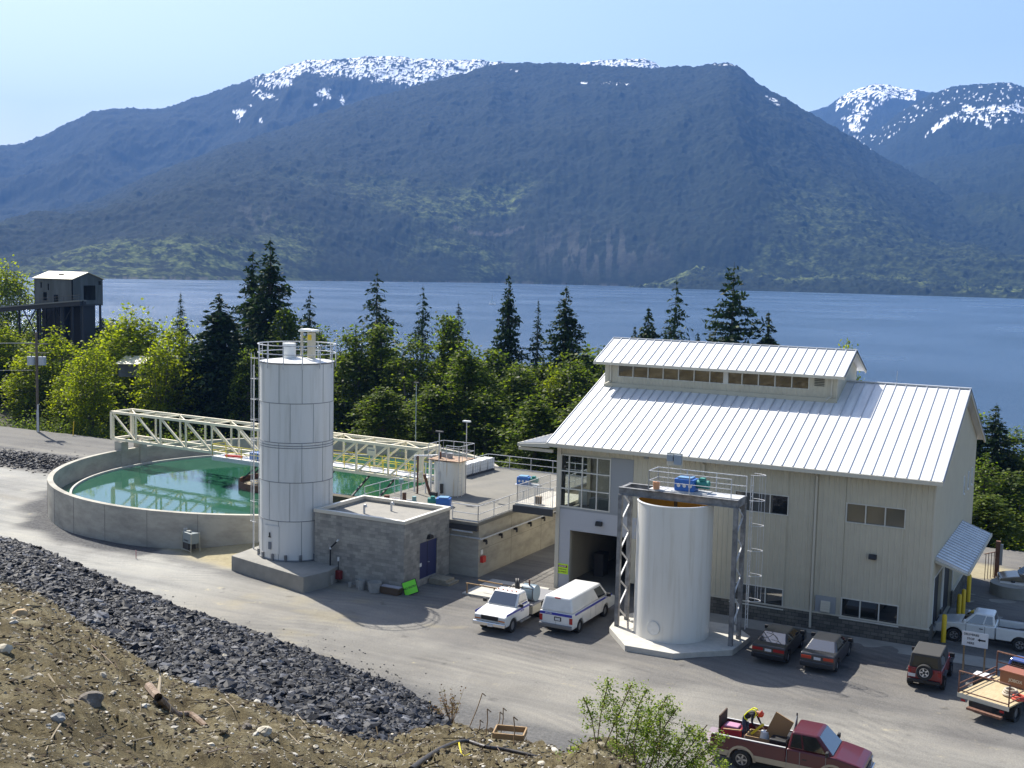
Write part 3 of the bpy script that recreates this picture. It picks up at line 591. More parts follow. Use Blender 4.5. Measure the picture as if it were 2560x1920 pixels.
# ------------------------------------------------------------------ main building
def corr(mb, x0, x1, z0, z1, y, pitch=0.30, dep=0.035, axis='x', sign=-1):
    """ribbed cladding sheet standing off the wall plane"""
    n = max(1, int(round((x1 - x0) / pitch))); p = (x1 - x0) / n; pts = []
    for i in range(n):
        a = x0 + i * p; pts += [(a, 0), (a + p * .62, 0), (a + p * .72, 1), (a + p * .90, 1)]
    pts.append((x1, 0)); v = []; f = []
    for a, k in pts:
        for z in (z0, z1): v.append((a, y + sign * dep * k, z) if axis == 'x' else (y + sign * dep * k, a, z))
    for i in range(len(pts) - 1): f.append((2 * i, 2 * i + 2, 2 * i + 3, 2 * i + 1))
    return mb.add(v, f)
def holes(mb, x0, x1, z0, z1, rects, fn):
    """fill the rectangle minus rects (x0,z0,x1,z1) with fn(xa, xb, za, zb) pieces"""
    xs = sorted({x0, x1, *[r[0] for r in rects], *[r[2] for r in rects]})
    for a, b in zip(xs[:-1], xs[1:]):
        if b - a < 1e-4: continue
        cuts = sorted([(r[1], r[3]) for r in rects if r[0] < (a + b) / 2 < r[2]]); z = z0
        for c0, c1 in cuts:
            if c0 - z > 1e-3: fn(a, b, z, c0)
            z = max(z, c1)
        if z1 - z > 1e-3: fn(a, b, z, z1)
def make_building():
    X0, X1, Y0, Y1 = -31.05, -8.81, 65.09, 82.53; YR = 73.81; ZE = 9.27; ZR = 13.39; SL = (ZR - ZE) / (YR - 64.09)
    B = empty('plant_building', (X0, Y0, 0), 0, 'large beige ribbed-metal plant building with white standing-seam roof and raised clerestory', 'building')
    def P(mb, name, m, **k):
        mb.v = [(a - X0, b - Y0, c) for a, b, c in mb.v]; return mb.build(name, m, k.pop('parent', B), **k)
    wins = [(-19.75, 6.33, -16.65, 7.38), (-13.4, 6.37, -10.28, 7.38), (-19.75, 0.94, -16.72, 1.98), (-13.42, 1.0, -10.38, 2.02)]
    zt = ZE + SL * (Y0 - 64.09) - 0.10
    # front: inner solid wall with real openings, ribbed cladding in front
    w = MB(); op = wins + [(-30.9, 5.22, -27.58, 8.45), (-30.18, 0.0, -25.1, 3.77)]
    holes(w, X0, X1, 0, zt, op, lambda a, b, c, d: w.box(a, Y0, c, b, Y0 + .25, d))
    w.box(X0, Y1 - .25, 0, X1, Y1, zt)
    holes(w, Y0 + .25, Y1 - .25, 0, zt, [(65.5, 5.2, 69.3, 8.4)], lambda a, b, c, d: w.box(X0, a, c, X0 + .25, b, d))
    w.prism([(Y0 + .25, zt), (Y1 - .25, zt), (YR, ZR - .2)], 'x', X0, X0 + .25)
    dr = [(66.4, 0.05, 69.6, 3.5), (70.2, 0.05, 74.1, 3.5)]
    g = []; 
    holes(w, Y0, Y1, 0, 3.6, dr, lambda a, b, c, d: w.box(X1 - .25, a, c, X1, b, d))
    w.prism([(Y0, 3.6), (Y1, 3.6), (Y1, zt), (YR, ZR - .12), (Y0, zt)], 'x', X1 - .25, X1)
    P(w, 'wall', M_SIDE)
    fl = MB(); fl.box(X0 + .25, Y0 + .25, .02, X1 - .25, Y1 - .25, .06); fl.box(X0 + .25, Y0 + .25, 4.9, X1 - .25, Y1 - .25, 5.0); P(fl, 'floor', M_DECK)
    c = MB(); fn = lambda a, b, d, e: corr(c, a, b, d, e, Y0 - .012)
    holes(c, -26.1, X1 + .02, 1.0, zt + .02, [(r[0] - .04, r[1] - .04, r[2] + .04, r[3] + .04) for r in wins], fn)
    fn(X0, -26.1, 8.58, zt + .02)
    P(c, 'cladding', M_SIDE)
    c = MB(); n = 60
    for i in range(n):                                   # right gable cladding, stepped to the roof line
        a = Y0 + (Y1 - Y0) * i / n; b = Y0 + (Y1 - Y0) * (i + 1) / n; m_ = (a + b) / 2; top = ZE + SL * ((m_ if m_ < YR else 2 * YR - m_) - 64.09) - .2
        lo = 1.0 if not any(d[0] < m_ < d[2] for d in dr) else 3.6
        corr(c, a, b, lo, top, X1 + .012, axis='y', sign=1, dep=.03)
    P(c, 'gable_cladding', M_SIDE)
    s = MB(); s.box(-25.1, Y0 - .10, -.3, X1 + .08, Y0 - .002, .98); 
    for a, b in ((Y0, 66.4), (69.6, 70.2), (74.1, Y1)): s.box(X1 + .002, a - .05, -.3, X1 + .10, b, .98)
    P(s, 'stone_base', M_STONEB)
    s = MB(); s.box(-25.12, Y0 - .14, .98, X1 + .12, Y0 - .05, 1.06); s.box(X1 + .03, 74.1, .98, X1 + .14, Y1, 1.06)
    s.box(X1 - .02, Y0 - .06, 1.0, X1 + .07, Y0 + .06, zt); s.box(X0 - .12, Y0 - .12, 0, X0 + .14, Y0 - .015, zt)
    P(s, 'trim', M_TRIM)
    s = MB(); s.box(-27.55, Y0 - .05, 5.18, -26.08, Y0 - .004, 8.56); s.box(X0 + .15, Y0 - .05, 5.05, -26.08, Y0 - .004, 5.2); P(s, 'grey_panel', M_GREY)
    s = MB()
    holes(s, X0 + .14, -25.12, 0, 5.04, [(-30.18, -.1, -25.1, 3.77)], lambda a, b, d, e: [s.box(a, Y0 - .045 - (.008 if k % 2 else 0), d + (e - d) * k / max(1, round((e - d) / .2)), b, Y0 - .004, d + (e - d) * (k + 1) / max(1, round((e - d) / .2))) for k in range(max(1, round((e - d) / .2)))])
    s.box(-30.2, Y0 - .06, 3.76, -25.1, Y0 - .03, 3.82)
    P(s, 'pale_panel', M_LGREY)
    # roof: two slopes with raised seams
    th = .12
    def slope(mbr, mbs, xa, xb, ya, za, yb, zb, pitch=.61, rib=.055, rw=.05):
        v = Vector((0, yb - ya, zb - za)).normalized(); nrm = Vector((0, -v.z, v.y));  nrm = nrm if nrm.z > 0 else -nrm
        a = Vector((0, ya, za)); b = Vector((0, yb, zb)); o = -nrm * th
        pts = [(x, *(q)[1:]) for x in (xa, xb) for q in (a, b, b + o, a + o)]
        mbr.add(pts, [(0, 1, 2, 3), (7, 6, 5, 4), (0, 4, 5, 1), (1, 5, 6, 2), (2, 6, 7, 3), (3, 7, 4, 0)])
        k = round((xb - xa) / pitch)
        for i in range(k + 1):
            x = xa + rw + (xb - xa - 2 * rw) * i / k; mbs.bar(Vector((x, ya, za)) + nrm * rib / 2, Vector((x, yb, zb)) + nrm * rib / 2, rw, rib, up=nrm)
    rf = MB(); rb = MB(); slope(rf, rb, -31.5, -8.31, 64.09, ZE, YR, ZR); slope(rf, rb, -31.5, -8.31, 83.53, ZE, YR + .002, ZR)
    RO = P(rf, 'roof', M_ROOF); 
    rb.box(-31.5, YR - .16, ZR - .03, -8.31, YR + .16, ZR + .05)
    rb.v = [(a - X0, b - Y0, c_) for a, b, c_ in rb.v]; rb.build('roof_seam', M_RIB, RO)
    t = MB(); t.box(-31.5, 64.0, ZE - .24, -8.31, 64.09, ZE - .02); t.box(-31.46, 64.1, ZE - .2, -8.35, Y0 - .02, ZE - .16)     # gutter / soffit
    for x in (-31.5, -8.41):
        for s_ in (-1, 1):
            a = Vector((x + .05, YR + s_ * 9.72, ZE - .16)); b = Vector((x + .05, YR, ZR - .16)); t.bar(a, b, .1, .26)
    P(t, 'fascia', M_TRIM)
    # clerestory
    CX0, CX1, CY0, CY1 = -30.8, -15.56, 71.2, 76.42; cze = 13.91; czr = 15.33; cy0 = 70.6
    sl2 = (czr - cze) / (YR - cy0)
    w = MB(); cw = [(-29.86, 12.98, -17.3, 13.72)]
    holes(w, CX0, CX1, 11.9, 14.05, cw, lambda a, b, d, e: w.box(a, CY0, d, b, CY0 + .15, e)); w.box(CX0, CY1 - .15, 11.9, CX1, CY1, 14.05)
    for x in (CX0, CX1 - .15): w.prism([(CY0 + .15, 11.9), (CY1 - .15, 11.9), (CY1 - .15, 14.05), (YR, czr - .16), (CY0 + .15, 14.05)], 'x', x, x + .15)
    CL = P(w, 'clerestory', M_SIDE)
    w = MB(); corr(w, CX0, CX1, 12.5, 12.95, CY0 - .01, .3, .02); corr(w, CX0, -29.9, 12.95, 14.0, CY0 - .01, .3, .02); corr(w, -17.26, CX1, 12.95, 14.0, CY0 - .01, .3, .02); w.box(CX0 - .02, CY0 - .12, 12.0, CX1 + .02, CY0 - .02, 12.5)
    P(w, 'cladding', M_SIDE, parent=CL)
    w = MB(); w.box(-29.86, CY0 + .06, 12.98, -17.3, CY0 + .08, 13.72); P(w, 'pane', M_GLASS, parent=CL)
    w = MB(); n = 12
    for i in range(n + 1):
        x = -29.86 + 12.56 * i / n; hw = .16 if i == 7 else .03; w.box(x - hw, CY0 - .02, 12.96, x + hw, CY0 + .055, 13.74)
    w.box(-29.9, CY0 - .03, 12.93, -17.26, CY0 + .05, 12.98); w.box(-29.9, CY0 - .03, 13.72, -17.26, CY0 + .05, 13.77); P(w, 'window_frame', M_FRAME, parent=CL)
    rf = MB(); rb = MB(); slope(rf, rb, -31.38, -15.05, cy0, cze, YR, czr); slope(rf, rb, -31.38, -15.05, 2 * YR - cy0, cze, YR + .002, czr); rb.box(-31.38, YR - .12, czr - .03, -15.05, YR + .12, czr + .04)
    P(rf, 'upper_roof', M_ROOF, parent=CL); P(rb, 'roof_seam', M_RIB, parent=CL)
    t = MB(); t.box(-31.38, cy0 - .08, cze - .18, -15.05, cy0, cze - .02)
    for x in (-31.38, -15.13):
        for s_ in (-1, 1): t.bar((x + .04, YR + s_ * (YR - cy0), cze - .12), (x + .04, YR, czr - .12), .08, .2)
    P(t, 'fascia', M_TRIM, parent=CL)
    lv = MB(); 
    for i in range(5): lv.bar((-16.95, CY0 - .05, 13.22 + i * .1), (-16.35, CY0 - .05, 13.22 + i * .1), .05, .035)
    P(lv, 'louvre', M_BLACK, parent=CL)
    for x in (-30.35, -15.9):
        d = MB(); d.bar((x, CY0 - .08, 13.8), (x, CY0 - .08, 12.6), .09, .07); d.bar((x, CY0 - .08, 12.62), (x - .25, CY0 - .5, 12.42), .09, .07); P(d, 'downspout', M_TRIM, parent=CL)
    # windows of the long wall
    for i, (a, z0, b, z1) in enumerate(wins):
        fr = MB(); q = .05
        fr.box(a - q, Y0 - .07, z0 - q, b + q, Y0 + .02, z0); fr.box(a - q, Y0 - .07, z1, b + q, Y0 + .02, z1 + q)
        for k in range(4): x = a + (b - a) * k / 3; x = min(max(x, a - q + .025), b + q - .025); fr.box(x - .03, Y0 - .065, z0, x + .03, Y0 + .02, z1)
        if i in (2, 3): fr.box(a - .08, Y0 - .13, z0 - .12, b + .08, Y0 - .06, z0 - .05)
        F = P(fr, 'window', M_FRAME)
        pn = MB(); pn.box(a, Y0 + .05, z0, b, Y0 + .07, z1); P(pn, 'pane', M_GLASS2 if i == 1 else M_GLASS, parent=F)
    # corner office glazing, with a floor, back wall and desks behind it
    fr = MB(); a, b, z0, z1 = -30.9, -27.58, 5.22, 8.45
    for x in (a, a + .55, -29.45, -28.45, b): fr.box(x - .035, Y0 - .09, z0, x + .035, Y0 + .03, z1)
    for z in (z0, 6.35, 7.45, z1): fr.box(a - .03, Y0 - .088, z - .035, b + .03, Y0 + .03, z + .035)
    F = P(fr, 'corner_window', M_FRAME); pn = MB(); pn.box(a, Y0 - .02, z0, b, Y0 - .01, z1); P(pn, 'pane', M_CLEAR, parent=F)
    q = MB(); q.box(a + .03, Y0 + 4.5, 5.0, -25.3, Y0 + 4.6, 9.0); q.box(-25.4, Y0 + .3, 5.0, -25.3, Y0 + 4.5, 9.0); P(q, 'inner_wall', mat('office_wall', (.5, .48, .42), .8), parent=F)
    for a in ((-29.3, Y0 + .7, 5.0, -27.7, Y0 + 1.4, 5.75), (-29.0, Y0 + 2.8, 5.0, -26.6, Y0 + 3.5, 5.8), (-30.6, Y0 + 2.0, 5.0, -30.0, Y0 + 2.6, 5.9)): q = MB(); q.box(*a); P(q, 'desk', M_WHP, parent=F)
    # bay interior
    q = MB(); q.box(-25.0, Y0 + .3, .06, -24.9, Y0 + 12, 4.9); q.box(-30.6, Y0 + 12, .06, -24.9, Y0 + 12.1, 4.9); P(q, 'bay_wall', M_DARK)
    for a in ((-30.1, Y0 + 3.5, .06, -29.4, Y0 + 4.4, 1.6), (-29.8, Y0 + 6.5, .06, -28.6, Y0 + 7.8, 1.3)): q = MB(); q.box(*a); P(q, 'bay_machinery', M_DARK, bevel=.05)
    q = MB(); q.cyl((-27, Y0 + 6, .06), (-27, Y0 + 6, 1.5), .5); P(q, 'bay_drum', M_GALVD)
    # wall fittings
    for x, z, w_, h_ in ((-28.2, 4.42, .42, .26), (-11.85, 4.6, .42, .26)):
        q = MB(); q.prism([(Y0 - .30, z - h_ / 2), (Y0 - .05, z - h_ / 2), (Y0 - .05, z + h_ / 2), (Y0 - .22, z + h_ / 2)], 'x', x - w_ / 2, x + w_ / 2); P(q, 'wall_lamp', M_BLACK, bevel=.02)
    q = MB(); q.box(-25.4, Y0 - .15, 8.72, -25.15, Y0 - .03, 8.85); P(q, 'wall_lamp', M_GREY)
    q = MB(); q.box(-14.85, Y0 - .12, 1.02, -13.72, Y0 - .03, 2.0); V = P(q, 'vent_hood', M_GREY)
    q = MB(); q.prism([(Y0 - .34, 1.16), (Y0 - .13, 1.16), (Y0 - .13, 1.74), (Y0 - .2, 1.74)], 'x', -14.52, -14.0)
    for i in range(4): q.box(-14.5, Y0 - .36 + i * .035, 1.2 + i * .14, -14.02, Y0 - .33 + i * .035, 1.24 + i * .14)
    P(q, 'louvre', M_TRIM, parent=V)
    for x in (-15.08, -21.66):
        q = MB(); q.bar((x, Y0 - .12, 8.8), (x, Y0 - .12, .1), .12, .1); q.bar((x, 64.3, 9.05), (x, Y0 - .12, 8.78), .1, .1); P(q, 'downspout', M_TRIM)
    # right gable: doors, slit windows, canopy
    for a, z0, b, z1 in dr:
        q = MB(); q.box(X1 - .22, a, z0, X1 - .16, b, z1); D = P(q, 'overhead_door', M_BLACK)
        q = MB(); q.box(X1 + .004, a - .1, 0, X1 + .06, a, z1 + .1); q.box(X1 + .004, b, 0, X1 + .06, b + .1, z1 + .1); q.box(X1 + .004, a, z1, X1 + .06, b, z1 + .1); P(q, 'door_frame', M_WHP, parent=D)
    for y in (77.0, 79.0, 80.8):
        q = MB(); q.box(X1 + .02, y - .12, 6.55, X1 + .07, y + .12, 7.65); q.box(X1 + .02, y - .14, 6.45, X1 + .12, y + .14, 6.55); F = P(q, 'slit_window', M_WHP); q = MB(); q.box(X1 + .071, y - .08, 6.6, X1 + .075, y + .08, 7.6); P(q, 'pane', M_GLASS, parent=F)
    q = MB(); q.box(X1 + .02, 76.3, 1.7, X1 + .07, 77.3, 2.6); F = P(q, 'gable_window', M_WHP); q = MB(); q.box(X1 + .071, 76.37, 1.76, X1 + .075, 77.23, 2.54); P(q, 'pane', M_GLASS, parent=F)
    q = MB(); q.prism([(X1 + .05, 4.75), (X1 + 1.75, 4.12), (X1 + 1.75, 4.04), (X1 + .05, 4.6)], 'y', 66.2, 77.3)
    C_ = P(q, 'canopy', M_ROOF); q = MB(); n = 18
    for i in range(n + 1): y = 66.25 + 11.0 * i / n; q.bar((X1 + .05, y, 4.78), (X1 + 1.75, y, 4.15), .04, .04)
    P(q, 'roof_seam', M_RIB, parent=C_)
    q = MB(); q.box(X1 + 1.75, 66.15, 3.98, X1 + 1.83, 77.35, 4.16); q.prism([(X1 + .05, 4.6), (X1 + 1.75, 4.03), (X1 + 1.75, 3.95), (X1 + .05, 4.45)], 'y', 66.1, 66.19); P(q, 'fascia', M_TRIM, parent=C_)
    # low lean-to roof on the left end and its beam
    q = MB(); q.prism([(X0 - .45, 9.24), (-33.4, 9.06), (-33.4, 8.96), (X0 - .45, 9.12)], 'y', 64.12, 68.9); L_ = P(q, 'side_roof', M_ROOF)
    q = MB()
    for i in range(9): y = 64.17 + 4.68 * i / 8; q.bar((X0 - .45, y, 9.27), (-33.4, y, 9.09), .05, .05)
    P(q, 'roof_seam', M_RIB, parent=L_)
    q = MB(); q.box(-33.5, 64.05, 8.88, -33.4, 68.9, 9.08); q.prism([(X0 - .45, 9.2), (-33.4, 9.05), (-33.4, 8.88), (X0 - .2, 8.95)], 'y', 64.02, 64.11); q.box(-33.55, 64.3, 8.62, X0 - .13, 64.45, 8.8); P(q, 'fascia', M_TRIM, parent=L_)
    # balcony
    bz = 5.12; q = MB(); q.box(-33.85, 64.6, bz - .12, X0 - .13, 69.5, bz); BA = P(q, 'balcony', M_PAD)
    q = MB(); q.box(-33.9, 64.52, bz - .55, X0 - .13, 64.6, bz - .121); q.box(-33.98, 64.52, bz - .55, -33.9, 69.5, bz - .121); P(q, 'beam', M_DARK, parent=BA)
    q = railing([(X0 - .2, 64.68, bz), (-33.75, 64.68, bz), (-33.75, 69.4, bz)], 1.15, mid=False, post=1.4, pickets=.13); P(q, 'railing', M_GALV, parent=BA)
    q = MB(); q.bar((-33.4, 64.75, bz - .55), (-32.8, 65.09, bz - 1.1), .08)
    an = MB(); an.cyl((-12.6, YR, ZR), (-12.6, YR, ZR + .8), .012, n=5); P(an, 'antenna', M_GALV)
    return B
make_building()
def danger_sign(M, w, h, label, parentless=True):
    t = empty('danger_sign', (0, 0, 0), 0, label, 'sign', 'lime danger signs'); t.matrix_world = M
    q = MB(); q.box(-w / 2, -h / 2, 0, w / 2, h / 2, .012); q.build('board', M_LIME, t)
    q = MB(); q.box(-w * .42, h * .14, .0125, w * .42, h * .36, .016); q.build('title_band', mat('sign_maroon', (.16, .02, .03), .6), t)
    text_part('DANGER', h * .19, mat('sign_white', (.75, .72, .7), .6), t, Matrix.Translation((0, h * .25, .018)), .002)
    text_part('OVERHEAD', h * .165, M_BLACK, t, Matrix.Translation((0, -h * .05, .014)), .002); text_part('EQUIPMENT', h * .165, M_BLACK, t, Matrix.Translation((0, -h * .3, .014)), .002)
    return t
danger_sign(facing((-30.62, 65.09 - .065, 1.25), 0, -1), .78, .64, 'lime yellow DANGER sign on the building wall left of the open bay')
q = MB(); q.prism([(-.16, 0), (.16, 0), (.19, .5), (-.19, .5)], 'y', -.18, .18); o = q.build('planter', mat('brown_pot', (.18, .14, .10), .9), bevel=.02); o.location = (-32.45, 65.1, 5.125); setp(o, 'small brown tapered planter standing on the balcony floor', 'planter')

# ------------------------------------------------------------------ bolted steel silo
def make_silo():
    cx, cy_, r = -47.535, 59.97, 2.35; z0, z1 = 1.0, 13.63
    B = empty('storage_silo', (cx, cy_, z0), 0, 'tall pale grey bolted-steel silo with ringed seams and a rail round its top', 'silo'); D = lambda z: z - z0
    q = MB(); q.lathe((0, 0, 0), [(r, 0), (r, D(3.35)), (r + .001, D(z1)), (r - .04, D(z1)), (0, D(z1 + .28))], 96); q.build('shell', M_WHITE, B, smooth=True)
    levels = [3.35, 5.62, 7.9, 8.05, 8.24, 10.3] ; main = [3.35, 5.85, 8.25, 10.75]
    def zat(y):    # ring heights read from the photo rows
        return y
    rings = [3.32, 5.9, 8.22, 8.06, 8.46, 10.82]
    rings = SILO_RINGS
    s = MB()
    for z in rings: s.ring((0, 0, D(z)), r + .005, .022, 96, 5)
    s.ring((0, 0, D(z1 - .02)), r + .02, .05, 96, 6); s.ring((0, 0, D(z0 + .04)), r + .03, .05, 96, 6)
    edges = [z0, rings[0], rings[1], rings[2], rings[5], z1]; cam_a = math.atan2(-cy_, -cx)
    for k in range(5):
        n = 10
        for i in range(n):
            a = cam_a + R(8 + 18 * (k % 2)) + 2 * math.pi * i / n; x, y = (r + .004) * math.cos(a), (r + .004) * math.sin(a)
            s.bar((x, y, D(edges[k])), (x, y, D(edges[k + 1])), .02, .02)
    s.build('seams', M_SEAM, B)
    for i in range(16):
        a = 2 * math.pi * i / 16; x, y = (r + .05) * math.cos(a), (r + .05) * math.sin(a); MB().box(x - .07, y - .07, 0, x + .07, y + .07, .42).build('anchor_lug', M_GALVD, B)
    # top rail
    t = MB()
    for z, rr in ((.55, .03), (1.10, .035)): t.ring((0, 0, D(z1) + z), r + .12, rr, 64, 6)
    for i in range(13):
        a = 2 * math.pi * i / 13 + .2; x, y = (r + .12) * math.cos(a), (r + .12) * math.sin(a); t.bar((x, y, D(z1) - .35), (x, y, D(z1) + 1.12), .05, .05)
    t.build('top_rail', M_GALV, B)
    h = MB(); h.cyl((-.35, -.35, D(z1) + .1), (-.35, -.35, D(z1) + 1.15), .42, n=24); h.build('vent_cap', M_WHP, B, smooth=True)
    h = MB(); h.box(.45, .45, D(z1) + .1, .85, .85, D(z1) + 1.85); h.cyl((.15, .3, D(z1) + .2), (.15, .3, D(z1) + 2.0), .09, n=10); h.build('dust_filter', mat('beige_filter', (.52, .47, .36), .6, metal=.2), B, bevel=.03)
    h = MB(); h.prism([(-.1, 2.06), (.1, 2.17), (1.05, 2.12), (1.05, 2.0), (-.1, 1.97)], 'y', .2, 1.0); h.v = [(a, b, c + D(z1) - .1) for a, b, c in h.v]; h.build('filter_cap', M_WHP, B, bevel=.04)
    h = MB(); h.box(.5, .44, D(z1) + 1.35, .8, .449, D(z1) + 1.7); h.build('warning_plate', M_YELB, B)
    # caged ladder on the left
    la = math.radians(180 + 12); lx, ly = (r + .25) * math.cos(la), (r + .25) * math.sin(la); tx, ty = -math.sin(la), math.cos(la); nx, ny = math.cos(la), math.sin(la)
    l = MB(); 
    for s_ in (-.22, .22): l.cyl((lx + tx * s_, ly + ty * s_, .6), (lx + tx * s_, ly + ty * s_, D(z1) + 1.1), .025, n=6)
    for i in range(44): z = .7 + .3 * i; l.cyl((lx - tx * .22, ly - ty * .22, z), (lx + tx * .22, ly + ty * .22, z), .012, n=5)
    for k in range(9):
        z = 1.9 + 1.35 * k; pts = [(lx + tx * .35 * math.cos(q_) + nx * .7 * math.sin(q_), ly + ty * .35 * math.cos(q_) + ny * .7 * math.sin(q_), z) for q_ in [math.pi * j / 8 for j in range(9)]]; l.tube(pts, .015, 5)
        l.bar((lx - nx * .25, ly - ny * .25, z), (lx, ly, z), .05)
    for q_ in (.9, math.pi / 2, 2.2): l.cyl((lx + tx * .35 * math.cos(q_) + nx * .7 * math.sin(q_), ly + ty * .35 * math.cos(q_) + ny * .7 * math.sin(q_), 1.9), (lx + tx * .35 * math.cos(q_) + nx * .7 * math.sin(q_), ly + ty * .35 * math.cos(q_) + ny * .7 * math.sin(q_), D(z1) + .4), .012, n=5)
    l.build('caged_ladder', M_GALV, B)
    q = MB(); q.cyl((lx + nx * .5, ly + ny * .5, -.6), (lx + nx * .5, ly + ny * .5, D(z1) - .4), .055, n=8); q.build('fill_pipe', M_GALV, B)
    # base door with window and handle
    def onshell(a, z, o=.0): return Vector(((r + o) * math.cos(a), (r + o) * math.sin(a), z))
    a1, a2 = cam_a - R(57), cam_a - R(27); d = MB(); nn = 8
    vs = [onshell(a1 + (a2 - a1) * i / nn, z, .05) for i in range(nn + 1) for z in (.45, 2.25)]; d.add(vs, [(2 * i, 2 * i + 2, 2 * i + 3, 2 * i + 1) for i in range(nn)])
    for a in (a1, a2): d.add([onshell(a, .45), onshell(a, 2.25), onshell(a, 2.25, .05), onshell(a, .45, .05)], [(0, 1, 2, 3)])
    for z in (.45, 2.25): d.add([onshell(a1, z), onshell(a2, z), onshell(a2, z, .05), onshell(a1, z, .05)], [(0, 1, 2, 3)])
    DO = d.build('door', M_WHITE, B); am = cam_a - R(43); c = onshell(am, .95, .08); M_ = facing(c, math.cos(am), math.sin(am))
    d = MB(); d.box(-.13, -.24, 0, .13, .24, .01); o = d.build('vent_grille', mat('dull_blue_grey', (.13, .15, .18), .6), DO); o.matrix_local = M_
    d = MB(); d.box(-.04, -.16, 0, .04, .16, .05); d.box(-.1, -.16, 0, .1, -.1, .03); o = d.build('handle', M_BLACK, DO); o.matrix_local = facing(onshell(am, 1.65, .08), math.cos(am), math.sin(am))
    return B
SILO_RINGS = [3.58, 6.07, 8.6, 8.42, 8.27, 11.1]
make_silo()
pad = MB(); pad.prism([(-50.55, 57.15), (-43.4, 55.45), (-43.0, 57.4), (-43.9, 62.5), (-51.2, 63.2)], 'z', -.3, 1.0); o = pad.build('silo_pad', M_CONC, bevel=.03); setp(o, 'thick pale concrete base slab under the tall grey silo', 'slab')
_sa = math.atan2(-59.97, -47.535) - R(82)
danger_sign(Matrix.Translation((-47.535 + 2.47 * math.cos(_sa), 59.97 + 2.47 * math.sin(_sa), 3.0)) @ facing((0, 0, 0), math.cos(_sa + R(18)), math.sin(_sa + R(18))), .62, .92, 'lime yellow DANGER sign on the left flank of the silo')

# ------------------------------------------------------------------ round clarifier basin
def make_clarifier():
    B = empty('clarifier_tank', (CLX, CLY, 0), 0, 'wide round open concrete clarifier basin holding green water', 'tank'); r = CLR
    q = MB(); q.lathe((0, 0, 0), [(r, -1.2), (r, 2.6), (r - .42, 2.6), (r - .42, -1.2), (r, -1.2)], 180)
    q.build('wall', M_CONC2, B, smooth=True)
    q = MB(); q.lathe((0, 0, 0), [(r - .421, -1.0), (0, -1.0)], 64); q.build('floor', M_CONC, B)
    w = bpy.data.materials.new('basin_water'); w.use_nodes = True; t = w.node_tree; b = t.nodes['Principled BSDF']; b.inputs['Base Color'].default_value = (0.020, 0.085, 0.05, 1); b.inputs['Roughness'].default_value = .015; b.inputs['IOR'].default_value = 1.7; b.inputs['Specular IOR Level'].default_value = 0.5
    tc = N(t, 'ShaderNodeTexCoord'); n = N(t, 'ShaderNodeTexNoise', i_Scale=2.4, i_Detail=3.0); t.links.new(tc.outputs['Object'], n.inputs['Vector']); bp = N(t, 'ShaderNodeBump', i_Strength=.05, i_Distance=.06); t.links.new(n.outputs['Fac'], bp.inputs['Height']); t.links.new(bp.outputs[0], b.inputs['Normal'])
    q = MB(); q.lathe((0, 0, 0), [(16.72, 1.2), (0, 1.2)], 128); q.build('basin_water', w, B)
    q = MB(); q.lathe((0, 0, 0), [(r - .43, .95), (16.9, .95)], 128); q.build('launder_water', w, B)
    q = MB(); q.lathe((0, 0, 0), [(16.9, -.8), (16.9, 1.36), (16.73, 1.36), (16.73, -.8)], 128); q.build('weir_ring', M_PAD, B)
    q = MB(); q.lathe((0, 0, 0), [(3.7, .6), (3.7, 1.75), (3.6, 1.75), (3.6, .6)], 64); F = q.build('feedwell', M_RUST, B, smooth=True)
    q = MB(); q.lathe((0, 0, 0), [(3.59, 1.3), (0, 1.3)], 48); q.build('foam', mat('beige_foam', (.34, .29, .2), .9, noise=(1.2, (.16, .14, .1), .4, .6)), F)
    q = MB(); q.cyl((0, 0, -1), (0, 0, 3.3), .5, n=20); q.build('centre_column', M_DARK, B)
    j = MB()
    for k in range(30):
        a = 2 * math.pi * k / 30 + .05; x, y = (r + .004) * math.cos(a), (r + .004) * math.sin(a); j.bar((x, y, -1), (x, y, 2.58), .025, .012)
    j.build('wall_joint', mat('joint_stain', (.17, .165, .15), .95), B)
    # rake drive arms and trough
    q = MB(); y0 = -4.0
    q.box(6.0, y0 - .45, 1.25, 16.4, y0 + .3, 2.0); q.build('feed_trough', mat('trough_brown', (.045, .035, .02), .8, noise=(2, (.09, .07, .03), .4, .7)), B)
    q = MB()
    for a, b, w_ in [((x, y0 + .2, 2.0), (x, -1.2, 3.4), .12) for x in (6.3, 9.8, 12.2, 15.5)] + [((-3.65, .6, 1.2), (-3.65, .6, 3.4), .12), ((3.2, -1.8, 1.2), (3.2, -1.8, 3.4), .12), ((-3.6, .4, 1.7), (-1.2, 0, 3.4), .13), ((1.9, 0, 1.7), (-.6, 0, 3.4), .13), ((-3.6, -1, 1.5), (-1.2, -1, 3.4), .1)]: MB().bar(a, b, w_).build('brace', M_DARK, B)
    return B
make_clarifier()
